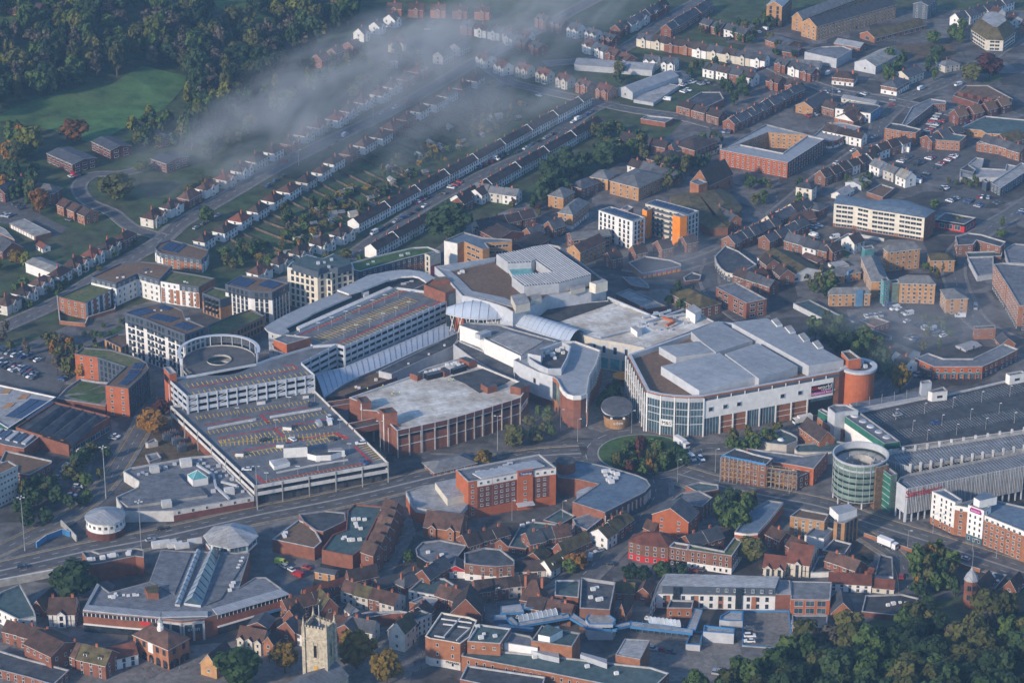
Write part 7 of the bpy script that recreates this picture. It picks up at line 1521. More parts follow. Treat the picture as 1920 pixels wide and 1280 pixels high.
for k in (2,3): a,c,n=edge(ar_,k);panel(ar_.root,a,c,n,2.8,7.2,'glass_bl','glazed_front',0,.2);pil(ar_,k,2,'conc_wh',.8,.9,0,7.8);panel(ar_.root,a,c,n,7.2,7.9,'conc_wh','portal_beam',0,.9)
a,c,n=edge(ar_,3);text(ar_.root,'eden',a.lerp(c,.5),n,2.4,'white',4.2,off=.5);a,c,n=edge(ar_,6);panel(ar_.root,a.lerp(c,.0),a.lerp(c,.9),n,3.0,4.1,'blue','sign_band',.45,.15)
a,c,n=edge(ar_,1);panel(ar_.root,a.lerp(c,.48),a.lerp(c,.74),n,5.3,6.9,'red','sign_panel',.05,.12)
for s_ in ('S:70,650 390,684 740,714 745,665 400,632 120,608','S:735,712 1140,702 1140,662 740,664','S:1220,690 1838,512 1760,472 1180,640','S:70,650 115,610 215,435 190,425'): slab('roof_rim','',s_,ar_.zt+.5,.5,'rf_metal','clad',ar_.root)
slab('roof_sheet','','S:645,412 855,515 1000,165 745,142',ar_.z1+.5,.4,'rf_grey','rf_grey',ar_.root);slab('roof_sheet','','S:1125,610 1250,560 1290,500 1500,170 1290,180',ar_.z1+.5,.4,'rf_grey','rf_grey',ar_.root)
def ridge(b,s,m1,m2,h,nseg):
  A,B,C,D=[at(*p,b.z1+1) for p in px(s)]           # front-left, front-right, back-right, back-left
  for i in range(nseg):
    f0,f1=i/nseg,(i+.86)/nseg;l0,l1,r0,r1=A.lerp(D,f0),A.lerp(D,f1),B.lerp(C,f0),B.lerp(C,f1);m0,m1_=(l0+r0)/2,(l1+r1)/2;up=Vector((0,0,h))
    for q,mm in (([l0,m0+up,m1_+up,l1][::-1],m1),([r0,r1,m1_+up,m0+up],m2)): mb=MB();mb.face(q,mm);part(b.root,'rooflight_pane',mb)
  mb=MB();mb.face([A,B,(A+B)/2+Vector((0,0,h))],'glass_bl');part(b.root,'rooflight_end',mb);mb=MB();P4=[(p.x,p.y) for p in (A,B,C,D)];mb.prism(P4,b.z1,b.z1+1.0,'clad','clad_dk');part(b.root,'rooflight_kerb',mb)
ridge(ar_,'S:935,592 1080,612 1242,172 1152,148','sky_gl','glass_bl',3.0,9);ridge(ar_,'S:858,600 900,606 1080,140 1045,130','sky_gl','sky_gl',.8,12)
onroof(ar_,'S:595,455 625,510 720,510 715,432',2.6,'brick','tile_moss','stair_hut');units(ar_,'S:300,545 330,550 360,540 420,530 460,535 510,530 540,530 350,520 1440,215 1425,245 1410,275 1400,300 1360,430 1345,455 1330,490',(2,1.5,1.3),'white');units(ar_,'S:740,110 800,105 860,110 920,120 1030,80',(7,2.6,2.2),'conc_wh',z=ar_.z1)
bo=lbx('dark red brick service');units(bo,'S:240,215 300,200 330,195 360,190 460,180 470,165 130,230 160,225',(2.6,2,1.6),'white')
gh=lbx('red brick guildhall')
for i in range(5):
  x=-gh.w/2+gh.w*(i+.5)/5;mb=MB();P=[(x-1.2,-gh.d/2-.02,.1),(x+1.2,-gh.d/2-.02,.1),(x+1.2,-gh.d/2-.02,2.4),(x+.8,-gh.d/2-.02,3.2),(x,-gh.d/2-.02,3.5),(x-.8,-gh.d/2-.02,3.2),(x-1.2,-gh.d/2-.02,2.4)];mb.face(P,'black');link('arch_shade',mb.mesh('arch'),gh.root)  # black faces on the wall paint the shade inside the open arches
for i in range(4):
  for sx in (-1,1): y=-gh.d/2+gh.d*(i+.5)/4;mb=MB();X=sx*(gh.w/2+.02);mb.face([(X,y-1,.1),(X,y+1,.1),(X,y+1,2.5),(X,y,3.4),(X,y-1,2.5)],'black');link('arch_shade',mb.mesh('arch'),gh.root)
mb=MB();z=gh.h+3;mb.cyl((0,0),1.3,z-.8,z+1.2,8,'white');mb.cyl((0,0),1.0,z+1.2,z+3.4,8,'white');mb.cyl((0,0),1.2,z+3.4,z+5.0,8,'rf_metal',r2=.1);link('cupola',mb.mesh('cupola'),gh.root)
mb=MB();mb.obox((0,-gh.d/2-.1),(1,0),2.6,.2,4.4,8.4,'frame');link('centre_window',mb.mesh('centre_window'),gh.root)
cs_=lbx('red brick corner store');text(cs_.root,'PRIMARK',edge(cs_,2)[0].lerp(edge(cs_,2)[1],.5),edge(cs_,2)[2],1.3,'black',2.3,off=.15,wid=5.5)
for A,B in (('M:400,545','M:660,580'),('M:415,590','M:500,600'),('M:420,700','M:560,540'),('M:340,690','M:430,705'),('M:540,610','M:650,625'),('M:530,730','M:640,630')): mb=MB();mb.bar(at(*px(A)[0],cs_.z1+.8),at(*px(B)[0],cs_.z1+.8),.45,'conc_wh');part(cs_.root,'pipe',mb)
for b_,s_ in ((lbx('orange brick upper'),'M:740,715 765,680 860,700 710,620'),(lbx('long orange brick'),'M:1200,880 1650,960 1900,1020 1300,850'),(lbx('dark stained'),'M:1700,300 1735,285 1680,370 1745,390 1765,385'),(lbx('brown brick plant'),'M:1290,690 1390,640'),(lbx('sweeping brick'),'N:1190,80 1240,75 1300,80 1220,150 1260,170 1210,120 1080,270 1100,260 1150,285 1180,285 1250,280'),(lbx('plain red brick store'),'N:490,230 510,215 500,250'),(lbx('fire-damaged'),'33:900,700 940,690 990,680 1040,690 1060,700'),(lbx('flat dark roof with white'),'33:1660,500 1690,490 1720,520 1680,480'),(lbx('black glazed'),'H:240,830 340,850'),(lbx('dark flat-roofed backland'),'H:920,640 960,620 1000,600')): units(b_,s_,(2.2,1.6,1.4),'white')
onroof(lbx('brown brick plant'),'M:1230,680 1330,700 1440,640 1300,590',3,'white','rf_teal','lift_housing');onroof(lbx('tan brick corner tower'),'K:255,500 330,570 490,520 420,475',3.4,'white','rf_metal','penthouse')
for s_ in ('M:1115,795 1270,850 1410,880 1405,830 1150,770','M:1590,850 1820,930 1820,890 1600,830'): onroof(lbx('long orange brick'),s_,2.2,'clad','rf_metal','plant_deck')
# blue covered walkways
wk=thing('covered_walkway','bright blue-edged covered walkway winding through the precinct','walkway',at(*px('M:1500,560')[0]))
for s_ in ('M:1060,612 1500,535 1485,502 1050,582','M:1500,537 1645,622 1665,590 1530,500','M:1650,624 1900,642 1925,612 1662,590','Q:0,642 68,640 72,605 0,600','Q:68,642 235,602 230,572 62,610','Q:235,612 500,642 770,672 775,642 500,600 240,572','M:1325,420 1440,522 1495,502 1400,410','M:1325,412 1470,392 1470,368 1330,372','M:850,562 965,552 950,512 858,517','M:955,545 1040,615 1065,592 1000,530','Q:722,632 795,642 857,472 790,460','M:1095,460 1325,440 1330,395 1100,412','M:905,500 1110,490 1080,420 910,440','M:880,610 1180,640 1195,625 900,590'):
  W=[at(x,y,5.4) for x,y in px(s_)];mb=MB();mb.prism([(p.x,p.y) for p in W],4.6,5.4,'blue','rf_lt',bottom=True);part(wk,'walkway_roof',mb)
  I=inset(W,.0);mb=MB()
  for k in range(len(W)): mb.bar((W[k].x,W[k].y,5.5),(W[(k+1) % len(W)].x,W[(k+1) % len(W)].y,5.5),.2,'blue')
  part(wk,'blue_edge',mb)
for i in range(14): A,B=px('Q:90,640')[0],px('Q:740,700')[0];p=at(A[0]+(B[0]-A[0])*i/13,A[1]+(B[1]-A[1])*i/13);mb=MB();mb.cyl(p,.12,0,5,6,'blue');part(wk,'post',mb)
sheet('glass_vault','clear glazed vault beside the blue walkway and the rust-roofed chapel',interp('M:1040,540 1360,480',9),interp('M:1070,580 1400,520',9),5,5,2.2,'sky_gl','frame');sheet('glass_vault','clear glazed vault beside the blue walkway below the white flats',interp('Q:360,545 640,580',9),interp('Q:400,580 670,610',9),5,5,2.0,'sky_gl','frame')
hx=bld('hexagon_kiosk','grey many-sided kiosk roof with pale rooflights on the blue walkway','kiosk','M:1635,545 1665,590 1870,590 1895,550 1850,515 1740,500 1660,505',h=7,wall='clad',roof='rf_lt',win=None,par=.2,cop='blue')
# church
ct=bld('church_tower','pale stone church tower with pinnacles, battlements and flagpole','church','13:355,857 525,887 587,832 430,777',h=27.5,wall='stone',roof='rf_grey',win=None,par=1.6,cop='stone')
for k in range(4):
  a,c,n=edge(ct,k);t=(c-a)
  for i in range(7): panel(ct.root,a+t*(i+.2)/7,a+t*(i+.75)/7,n,ct.zt,ct.zt+.9,'stone','merlon',-.4,.4)
  panel(ct.root,a+t*.43,a+t*.57,n,15.5,20.4,'black','belfry_window',.02,.06);panel(ct.root,a,c,n,22.6,23.1,'stone','string_course',0,.3);panel(ct.root,a,c,n,13.2,13.6,'stone','string_course',0,.25)
  for f in (.41,.59): panel(ct.root,a+t*(f-.02),a+t*(f+.02),n,15,21.6,'stone','window_jamb',.0,.22)
  mb=MB();p=a;mb.obox(p,t,1.2,1.2,0,ct.zt+.3,'stone');mb.cyl(p,.6,ct.zt+.3,ct.zt+4.2,8,'stone',r2=.05);part(ct.root,'pinnacle',mb)
p=sum(ct.W,Vector())/4;mb=MB();mb.cyl(p,.1,ct.z1,ct.zt+8,6,'white');part(ct.root,'flagpole',mb)
a,c,n=edge(ct,0);mb=MB();q=a.lerp(c,.5)+n*.1;mb.obox(q,c-a,1.5,.2,10.5,12.0,'gold');part(ct.root,'clock_face',mb)
pit('church_nave','grey leaded church nave roof running from the stone tower','church','13:200,1300 380,1390 545,1150',h=8.5,rise=3.2,ax=1,wall='stone',roof='rf_grey',fl=1,wst='tall',pitch=4)
# turret
def turret():
  c=at(*px('33:1525,500')[0],12);r=thing('turret','brick turret with grey bell-shaped cap and tall finial','turret',(c.x,c.y,0));mb=MB();mb.cyl(c,2.6,0,12,8,'brick');part(r,'wall',mb);mb=MB();mb.cyl(c,3.0,12,13.6,8,'rf_metal',r2=2.4);mb.cyl(c,2.4,13.6,15.6,8,'rf_metal',r2=1.0);mb.cyl(c,1.0,15.6,17.5,8,'rf_metal',r2=.1);part(r,'cap',mb);mb=MB();mb.cyl(c,.08,17.4,25,6,'lampgrey');part(r,'finial',mb)
  for k in (5,6): t=6.2832*(k+.5)/8;n=Vector((math.cos(t),math.sin(t),0));link('window',winmesh('tall'),r,(n.x*2.42,n.y*2.42,9),math.atan2(n.x,-n.y));link('window',winmesh('tall'),r,(n.x*2.42,n.y*2.42,5),math.atan2(n.x,-n.y))
turret()
# road walls
def wallrun(s,h,m,label,name='retaining_wall',th=.5,cat='wall'):
  P=[gnd(x,y) for x,y in px(s)];c=sum(P,Vector())/len(P);r=thing(name,label,cat,(c.x,c.y,0))
  for i in range(len(P)-1): mb=MB();a,b=P[i],P[i+1];mb.obox((a+b)/2,b-a,(b-a).length+.1,th,-.2,h,m,'conc_wh' if m != 'fencewood' else m);part(r,'wall_section',mb)
wallrun('03:-20,560 200,520 430,475 620,430',3.2,'concrete','pale concrete wall carrying the main road past the tudor pub',th=1)
wallrun('33:720,180 850,225 1080,300',1.6,'brick_or','low orange brick wall along the main road by the lorry');wallrun('33:1290,345 1480,420 1590,450',1.6,'brick_or','low orange brick wall beside the turret villa car park')
wallrun('03:275,265 350,210 470,165 530,185',2.6,'blue','blue painted subway ramp wall beside the slip road');wallrun('03:460,100 520,160 575,220',2.6,'concrete','bare concrete subway wall beside the blue ramp')
wallrun('01:430,960 450,1150 640,1170 660,1120 860,1060 870,1010',1.8,'brick_or','stepped red brick garden walls in front of the green-roofed flats');wallrun('31:430,590 600,490 700,500 870,530',1.6,'conc_wh','pale wall round the lawn behind the student blocks')
# ================================================================== streets of houses
MN={'white': 'white rendered','render': 'beige rendered','brick': 'red brick','brick_or': 'orange brick','cream': 'cream','brick_br': 'brown brick'}
RN={'tile_br': 'brown hipped roof','tile_rd': 'red hipped roof','tile_dk': 'dark brown hipped roof'}
def lab(where): return lambda w_,r_: '%s semi with %s, %s' % (MN[w_],RN.get(r_,'slate roof'),where)
WH=['white','white','white','brick','white','render'];BR=['tile_br','tile_br','tile_dk','tile_rd','tile_br','tile_dk']
row(lab('in the row facing the curved flats'),'12,553','232,432',8,11.5,7.5,5.0,3.0,'hip',WH,BR,'semis facing the curved flats',chim=1,jit=.6,bays=2,name='semi_detached_house')
row(lab('on the woodland side of the misty avenue'),'290,393','787,122',18,11.8,7.5,5.0,3.0,'hip',WH,BR,'semis on the woodland side of the avenue',chim=1,jit=1.4,bays=2,name='semi_detached_house')
row(lab('backing onto gardens below the misty avenue'),'386,437','887,137',19,11.8,7.5,5.0,3.0,'hip',WH,BR,'semis on the garden side of the avenue',face=-1,chim=1,jit=1.4,name='semi_detached_house')
row(lab('just behind the cream corner block'),'488,496','640,424',5,11.5,7.5,5.0,3.0,'hip',WH,BR,'semis behind the cream corner block',chim=1,jit=.6,bays=2,name='semi_detached_house')
row('white terraced house with dark brown roof, upper side of the terrace street','672,404','1092,178',25,None,7.2,4.9,2.6,'gable',['white','white','render'],['tile_dk'],'upper terrace of the white street',party=1,chim=1,name='terraced_house',pitch=2.2)
row('white terraced house with dark brown roof, lower side of the terrace street','705,452','1112,222',23,None,7.2,4.9,2.6,'gable',['white','white','render'],['tile_dk'],'lower terrace of the white street',face=-1,party=1,chim=1,name='terraced_house',pitch=2.2,skipi=(5,6,7))
V=['white','brick','white','cream','brick_or']
for A,B,n,w_,fc,wl,rf,lb,by in (
('985,119','1137,159',5,9.5,1,['white','brick_or','cream'],['tile_br','tile_rd'],'gable-fronted house opposite the L-shaped grey depot',2),('1213,63','1425,101',9,None,1,V,['slate','tile_dk'],'bay-fronted terraced house above the grey depot',1),
('1222,104','1256,108',2,9,1,['white'],['slate'],'white twin-gabled house behind the depot',2),('1335,119','1408,134',4,8,-1,V,['slate','tile_dk'],'house with garden gable among the back plots',1),
('1255,42','1322,2',6,None,-1,['brick','brick_or'],['slate'],'brick house in the rising gabled row by the top road',0),('1163,42','1238,4',5,None,1,['brick','white'],['slate','tile_dk'],'house in the upper row across the top road',1),
('1372,219','1495,158',13,None,1,['brick'],['slate'],'red brick terraced house leading up to the junction',0),('678,52','735,26',3,8,1,['white'],['slate'],'white detached house at the edge of the wood',1),
('744,72','744,72',1,11,1,['cream'],['tile_br'],'cream twin-bay house beside the ambulances',2),('734,102','734,102',1,8,1,['render'],['slate'],'pale gabled cottage in the mist',0),
('1020,28','1145,62',5,9.5,1,['white','brick','white'],['slate'],'white-gabled villa fading into the mist',2),('740,6','905,12',5,10,1,['brick','brick_or'],['tile_br'],'brick house at the misty top of the avenue',1),
('912,100','945,114',2,10,1,['white'],['tile_rd'],'white house with bright red roof by the misty crossroads',2),('830,92','862,76',2,13,1,['white'],['slate_lt'],'pale flat-fronted block beside the misty crossroads',0),
('1800,24','1885,-4',6,None,1,['white'],['slate'],'white terraced house beyond the many-sided office',0),('1870,15','1930,40',3,8,1,['white','brick_or'],['tile_br'],'detached house at the far corner past the office',0),
('1372,440','1448,408',7,None,1,['brick','brick_br'],['slate'],'brick shop-house across from the theatre',0),('1615,280','1690,256',5,7,1,['brick_or','white'],['slate','tile_dk'],'small back-street house near the rounded brick office',0),
('1545,318','1632,284',6,6.5,1,['brick_br','white'],['tile_dk'],'low dark house below the main street bend',0),('1445,402','1505,374',5,7,1,['brick','cream'],['slate','tile_dk'],'slate-roofed house beside the cream villa',0),
('1442,436','1500,410',4,8,1,['brick_br'],['slate'],'dark slate cottage beside the repair yard',0),('868,366','900,350',2,9,-1,['white','brick'],['tile_dk'],'house at the kink of the terrace street',0),
('905,345','960,352',3,8,1,['white','render'],['slate_lt'],'low pale bungalow behind the terrace street',0),('1180,250','1240,262',3,9,1,['brick','white'],['tile_dk'],'dark-roofed flats block behind the blue fence',0),
('1150,470','1290,440',4,7,1,['brick_br'],['tile_dk'],'dark cottage hidden behind the cream deck flats',0),('1745,250','1790,236',3,8,1,['brick'],['slate'],'brick house beside the parked red cars',0),
('1560,455','1600,440',2,8,1,['brick_br','white'],['tile_dk'],'cottage tucked beside the mossy white shed',0),('1445,480','1470,500',2,9,1,['brick_br'],['tile_dk'],'brown cottage between the shed and curved corner shops',0),
('1640,640','1700,668',3,7,1,['white'],['slate'],'white terraced cottage behind the cinema drum',0),('880,1000','935,985',3,6.5,1,['brick'],['tile_dk'],'narrow brick house in the yards behind the red hotel',0),
('660,1090','735,1110',4,6.5,1,['brick','render'],['tile_br','tile_moss'],'crooked backyard house between church and high street',0),('760,1160','790,1130',3,6,-1,['render','brick'],['tile_dk'],'narrow shop-house on the steep high street',0),
('1195,300','1262,318',4,8,1,['brick','white'],['tile_dk','slate'],'dark-roofed house among trees behind the long tan flats',0),('1270,268','1335,258',4,8,1,['white','brick'],['slate'],'low slate-roofed house beside the courtyard flats wall',0),
('1290,190','1345,205',3,9,1,['brick_br'],['tile_dk'],'brown house behind the red brick depot',0),('1470,110','1520,125',3,9,1,['white','brick'],['slate'],'house with white end near the blue-grey workshop',1),('1455,142','1490,150',2,9,1,['brick'],['tile_dk'],'brick house on the inside of the road bend',1),
('1560,235','1610,245',3,8,1,['brick','white'],['tile_dk'],'house behind the timber-gabled old shop',0),('1650,300','1700,320',3,8,1,['white','render'],['asbestos','slate_lt'],'pale workshop beside the long car park',0),('1490,440','1545,455',4,8,1,['brick_br','white'],['tile_dk','slate'],'dark-roofed backyard workshop near the repair yard',0),
('1350,385','1372,398',2,9,-1,['brick_or'],['slate'],'gabled annexe on the theatre side street',0),('1395,505','1440,520',3,8,1,['brick','brick_br'],['slate','tile_dk'],'brick house between curved corner shops and mossy shed',0),('1800,205','1880,185',4,8,1,['brick_dk'],['rf_brown'],'dark brick unit behind the stepped brown centre',0),('1860,255','1910,270',3,9,1,['brick_or'],['slate'],'brick house beyond the low school block',0),
('1110,75','1175,100',4,9,1,['white','brick'],['slate','tile_br'],'house in the misty plots behind the depot',1),('960,60','1010,78',3,9,1,['brick','white'],['slate'],'misty brick house by the top crossroads',1),('1330,35','1395,52',4,8,1,['brick','white'],['slate'],'garden-side house behind the rising gabled row',0),
('10,345','40,330',2,12,1,['brick_dk'],['slate'],'dark brick block among trees at the field end',0),('905,412','985,395',4,8,1,['brick_br','render'],['tile_dk'],'low dark workshop behind the parked car row',0),('1000,425','1040,412',2,9,1,['brick_br'],['slate'],'dark shed roof beside the parked car row',0),
('545,1120','600,1105',3,7,1,['brick','brick_br'],['tile_br','tile_dk'],'old brick house behind the arcade corner',0),('905,1085','990,1075',4,7,1,['render','brick'],['tile_dk','tile_moss'],'old backland house between the bow-fronted shops and chapel',0),('1000,995','1050,985',3,7,1,['brick'],['slate','tile_br'],'brick rear wing behind the moss-roofed row',0),('1570,1035','1600,1045',2,7,1,['white','brick'],['tile_br'],'small tiled cottage near the tanker bend',0),
('1500,1010','1460,990',2,8,1,['brick'],['tile_br'],'brick cottage behind the mock tudor wing',0),('1130,985','1165,962',3,7,-1,['brick','white'],['tile_moss'],'narrow old shop on the high street opposite the crescent',0),('628,1150','690,1162',4,6.5,1,['brick','render'],['tile_br','slate'],'tiled house in the yards east of the church tower',0),('556,1160','598,1172',3,6,1,['brick','white'],['tile_dk'],'narrow tiled house just west of the church tower',0),('800,1062','822,1048',2,7,1,['brick'],['slate'],'slate-roofed shop beside the black glazed corner',0),('838,1098','872,1110',3,6,1,['brick','render'],['tile_br'],'tiled shop opposite the bow-fronted row',0),('1010,1118','1060,1128',3,7,1,['brick'],['tile_dk','tile_br'],'dark tiled house beside the flat green-grey roof',0),('1300,1000','1330,990',2,8,1,['brick'],['slate'],'slate outbuilding in the yard of the tall red gable',0),('880,40','985,58',5,9,1,['white','brick'],['slate','tile_br'],'house dim in the thick mist at the head of the avenue',1),('600,100','660,75',3,9,1,['brick','render'],['tile_br'],'lone house under the misty wood edge',0),('1560,190','1600,200',2,9,1,['brick_br'],['tile_dk'],'brown house behind the blue-sided shop',0),('30,1165','90,1180',3,8,1,['brick'],['tile_br'],'old brick house below the green mansard corner',0)):
  row(lb,A,B,n,w_,8,5.2,3.0,'gable',wl,rf,lb+' group' if n > 1 else None,face=fc,chim=1,bays=by,jit=.4,pitch=2.4)
  # gardens: fences and sheds
for i in range(26):
  f=i/25;a=(425+f*470,447-f*290);b=(a[0]+95+rnd.uniform(-15,15),a[1]+42+rnd.uniform(-8,8));P,Q=gnd(*a),gnd(*b)
  r=tag(link('garden_fence',None,None,(P+Q)/2),'weathered timber fence between the long back gardens','fence','fences between the long back gardens')
  for k in range(4): p,q=P.lerp(Q,k/4),P.lerp(Q,(k+.985)/4);mb=MB();mb.obox((p+q)/2,q-p,(q-p).length,.1,0,1.3,'fencewood');part(r,'fence_panel',mb)
shm=house_parts(3.2,2.4,2.1,.9,'gable','fencewood','rf_grey',wst='sq',fl=1,pitch=9);shw=house_parts(4.5,3,2.3,1.0,'gable','render','asbestos',wst='sq',fl=1,pitch=9)
for i in range(44):
  f=rnd.random();x,y=470+f*470+rnd.uniform(-10,60),462-f*290+rnd.uniform(0,45);k=i % 3 == 0
  inst('garden_shed','small pale outbuilding in the long back gardens' if k else 'little timber shed in the long back gardens','shed',gnd(x,y),rnd.choice([.5,2.07])+rnd.uniform(-.1,.1),shw if k else shm,'pale outbuildings in the gardens' if k else 'timber sheds in the gardens')
for i in range(70):                                       # mown back lawns
  f=rnd.random();x,y=455+f*470+rnd.uniform(0,70),455-f*290+rnd.uniform(0,35);g=gnd(x,y);u=Vector((.86,.5,0));v=Vector((-.5,.86,0));a,b=rnd.uniform(2,4),rnd.uniform(4,9);mb=MB();mb.face([(q.x,q.y,.02+.0004*i) for q in (g-u*a-v*b,g+u*a-v*b,g+u*a+v*b,g-u*a+v*b)],'lawn');struct('lawn',mb)
  # ================================================================== trees
W1='-60,-25 700,-25 660,20 610,50 560,95 500,140 440,190 385,255 330,248 318,210 362,165 362,128 270,102 205,136 75,164 0,192 -60,208'
nw=wood(W1,275,(10,21),(3.4,7.4),['dk']*5+['gr']*3+['ol']*3+['br']*4+['yl'],'* woodland tree on the slope above the green field','woodland trees',5.6,('296,-30 380,0 420,20 520,60 560,50 470,10 430,-30','-60,5 45,30 30,55 -60,45','40,8 90,5 90,30 40,25','170,-5 210,-5 210,10 170,10'))
G=[('200,190 330,215 350,250 300,290 250,265',16,(8,13),['ol','gr','dk','yl'],'* tree at the lower corner of the green field'),
('-30,225 40,240 90,300 60,340 100,380 0,390 -30,330',24,(8,14),['dk','gr','ol','dk','or'],'* tree beside the flats at the end of the field'),
('330,260 470,170 560,130 600,150 480,235 400,285',26,(8,14),['dk','gr','ol'],'* tree half lost in the mist behind the avenue'),
('-20,470 60,480 70,560 -20,580',6,(6,9),['gr','yl'],'* garden tree behind the white shed'),
('470,465 560,410 720,310 860,225 960,175 1000,200 900,260 760,350 640,410 600,450 540,500 500,520',150,(2.2,7),['dk','gr','ol','ol','go','br'],'* tree in the long back gardens'),
('860,160 960,140 1000,170 900,215',10,(5,9),['dk','ol'],'* tree in the misty far gardens'),
('560,120 700,90 780,60 820,110 700,170 640,180',22,(6,11),['dk','ol','gr'],'* tree among the houses by the misty wood edge'),
('420,470 480,445 500,480 450,505 410,495',12,(5,9),['dk','gr','ol'],'* tree behind the corner flats'),
('1000,310 1060,285 1100,300 1090,345 1020,370',14,(9,15),['co','dk','dk'],'* tree in the conifer clump behind the tan flats'),
('1100,245 1180,225 1220,290 1130,310',16,(7,12),['dk','ol','gr','go'],'* tree by the blue fence'),
('1230,290 1300,300 1290,340 1240,345',7,(8,12),['dk','ol'],'* tree beside the red brick church'),
('1380,40 1450,25 1440,60 1400,80 1290,60',14,(5,9),['dk','gr','ol'],'* tree in the plots above the terraced houses'),
('1150,115 1170,110 1175,150 1145,150',4,(7,9),['dk','ol'],'* tree in the angle of the L-shaped depot'),
('1300,110 1345,115 1350,140 1290,140',6,(6,9),['dk','ol'],'* tree behind the blue-grey depot shed'),
('1355,160 1400,150 1410,185 1365,195',5,(8,12),['dk','gr'],'* tree behind the square white house'),
('1655,105 1700,100 1700,150 1660,140',5,(8,12),['dk','gr'],'* tree beside the steel barn'),('1735,95 1780,100 1770,140 1740,140',6,(6,11),['dk','gr'],'* tree on the waste ground'),
('1780,40 1820,40 1820,70 1785,75',4,(8,11),['gr','dk'],'* tree beside the many-sided office'),('1770,335 1830,330 1840,350 1780,360',8,(3,5),['gr','ol'],'* bush by the dark striped block'),
('1720,395 1750,380 1850,400 1900,420 1880,440',6,(4,7),['yl','gr'],'* tree along the upper car park'),('1720,590 1780,585 1790,640 1730,650',10,(3,6),['gr','ol'],'* bush in the misty yard'),
('70,640 120,630 190,650 210,690 150,700 90,680',16,(7,11),['or','ol','br','ol'],'* tree along the left-hand car park'),('0,600 40,620 60,660 -20,650',6,(6,9),['ol','br'],'* tree by the road into the left car park'),
('150,850 190,830 210,850 170,930 130,950 130,890',14,(5,9),['dk','gr','ol'],'* tree between the office car park and the slip road'),('50,905 105,895 110,960 60,985 20,960',10,(7,10),['dk','ol'],'* tree beside the pale grid office'),
('1155,840 1190,828 1250,835 1285,860 1260,880 1200,885 1150,868',34,(4,9),['ru','ol','dk','gr','gr','dk','or'],'* tree on the roundabout island'),
('1118,738 1150,722 1190,745 1195,770 1150,780 1122,772',9,(5,9),['dk','gr'],'* tree in the plaza behind the round kiosk'),
('985,770 1030,775 1045,810 1010,825 960,830',10,(5,8),['dk','ol','gr'],'* tree by the road below the brick car park'),
('1350,830 1375,815 1440,800 1470,800 1460,825 1380,845',12,(6,9),['gr','gr','ol','yl'],'* tree on the corner in front of the brick cinema wall'),
('1500,600 1530,588 1600,615 1660,655 1680,690 1650,690 1580,650',20,(9,13),['gr','dk','gr'],'* tree in the dense row behind the cinema'),
('1345,935 1385,930 1420,950 1400,985 1350,975',10,(8,12),['dk','gr','ol'],'* tree in the yard behind the tall red gable'),
('1715,1025 1760,1020 1800,1060 1790,1110 1730,1130 1710,1080',20,(6,10),['ol','gr','dk','gr','dk','ol','or'],'* tree between the main road and the bend'),
('1240,1330 1340,1265 1420,1240 1480,1205 1540,1185 1570,1172 1640,1168 1710,1150 1750,1140 1840,1140 1930,1125 1990,1130 1980,1340',118,(10,15),['dk']*8+['gr']*6+['ol']*7+['br'],'* tree in the thick belt beside the railway'),
('1480,350 1500,330 1520,350 1500,380',4,(5,8),['dk','gr'],'* tree beside the courtyard flats'),('1535,530 1565,525 1570,560 1540,570',5,(6,9),['gr','dk','ol'],'* tree at the corner of the student blocks'),
('930,370 1010,360 1020,400 960,400',8,(4,7),['ol','ru','dk'],'* tree by the row of parked cars'),('640,560 700,530 720,500 660,500',6,(5,7),['gr','ol'],'* tree behind the sedum roof'),
('560,500 640,470 690,490 640,510',8,(4,8),['yl','ol','gr'],'* tree beside the white semis and the cream block'),('520,400 590,365 610,385 540,440',9,(5,9),['dk','ol','gr'],'* tree in the shaded mid gardens'),
('20,560 110,520 200,470 260,440 280,455 180,510 60,580',26,(2,5),['gr','dk','ol'],'* garden tree between the curved flats road and the semis'),('300,400 420,335 560,265 600,250 520,275 400,320 290,380',40,(2,6),['gr','dk','ol'],'* garden tree behind the avenue houses'),('1300,265 1360,240 1330,300 1290,310',10,(5,9),['dk','ol','gr'],'* tree beside the courtyard flats and church'),('1440,65 1500,80 1480,130 1430,110',8,(4,8),['dk','ol'],'* tree among the workshops below the mill'),('1560,340 1640,320 1650,345 1570,360',10,(3,6),['gr','ol','dk'],'* tree between the main street and the long car park'),('1400,330 1460,350 1440,380 1390,370',8,(4,8),['gr','dk','ol'],'* tree on the corner by the courtyard flats'),('1500,520 1560,500 1570,540 1510,560',9,(3,7),['gr','ol'],'* tree behind the mossy white shed'),('1720,500 1790,470 1800,500 1740,520',7,(3,6),['gr','ol'],'* tree beside the V-shaped brick building'),('1230,545 1300,520 1330,560 1260,580',8,(3,6),['gr','dk'],'* tree near the painted mural'),('100,640 160,620 240,590 260,600 180,640',12,(2.5,4),['gr','dk'],'* shrub in the gardens below the green-roofed flats')]
for s_,n_,hr,kd,lb in G:
  r_=(hr[0]*.34,hr[1]*.40);wood(s_,n_,hr,r_,kd,lb,lb.replace('*','any').replace(' tree',' trees'),min(5.5,hr[1]*.42))
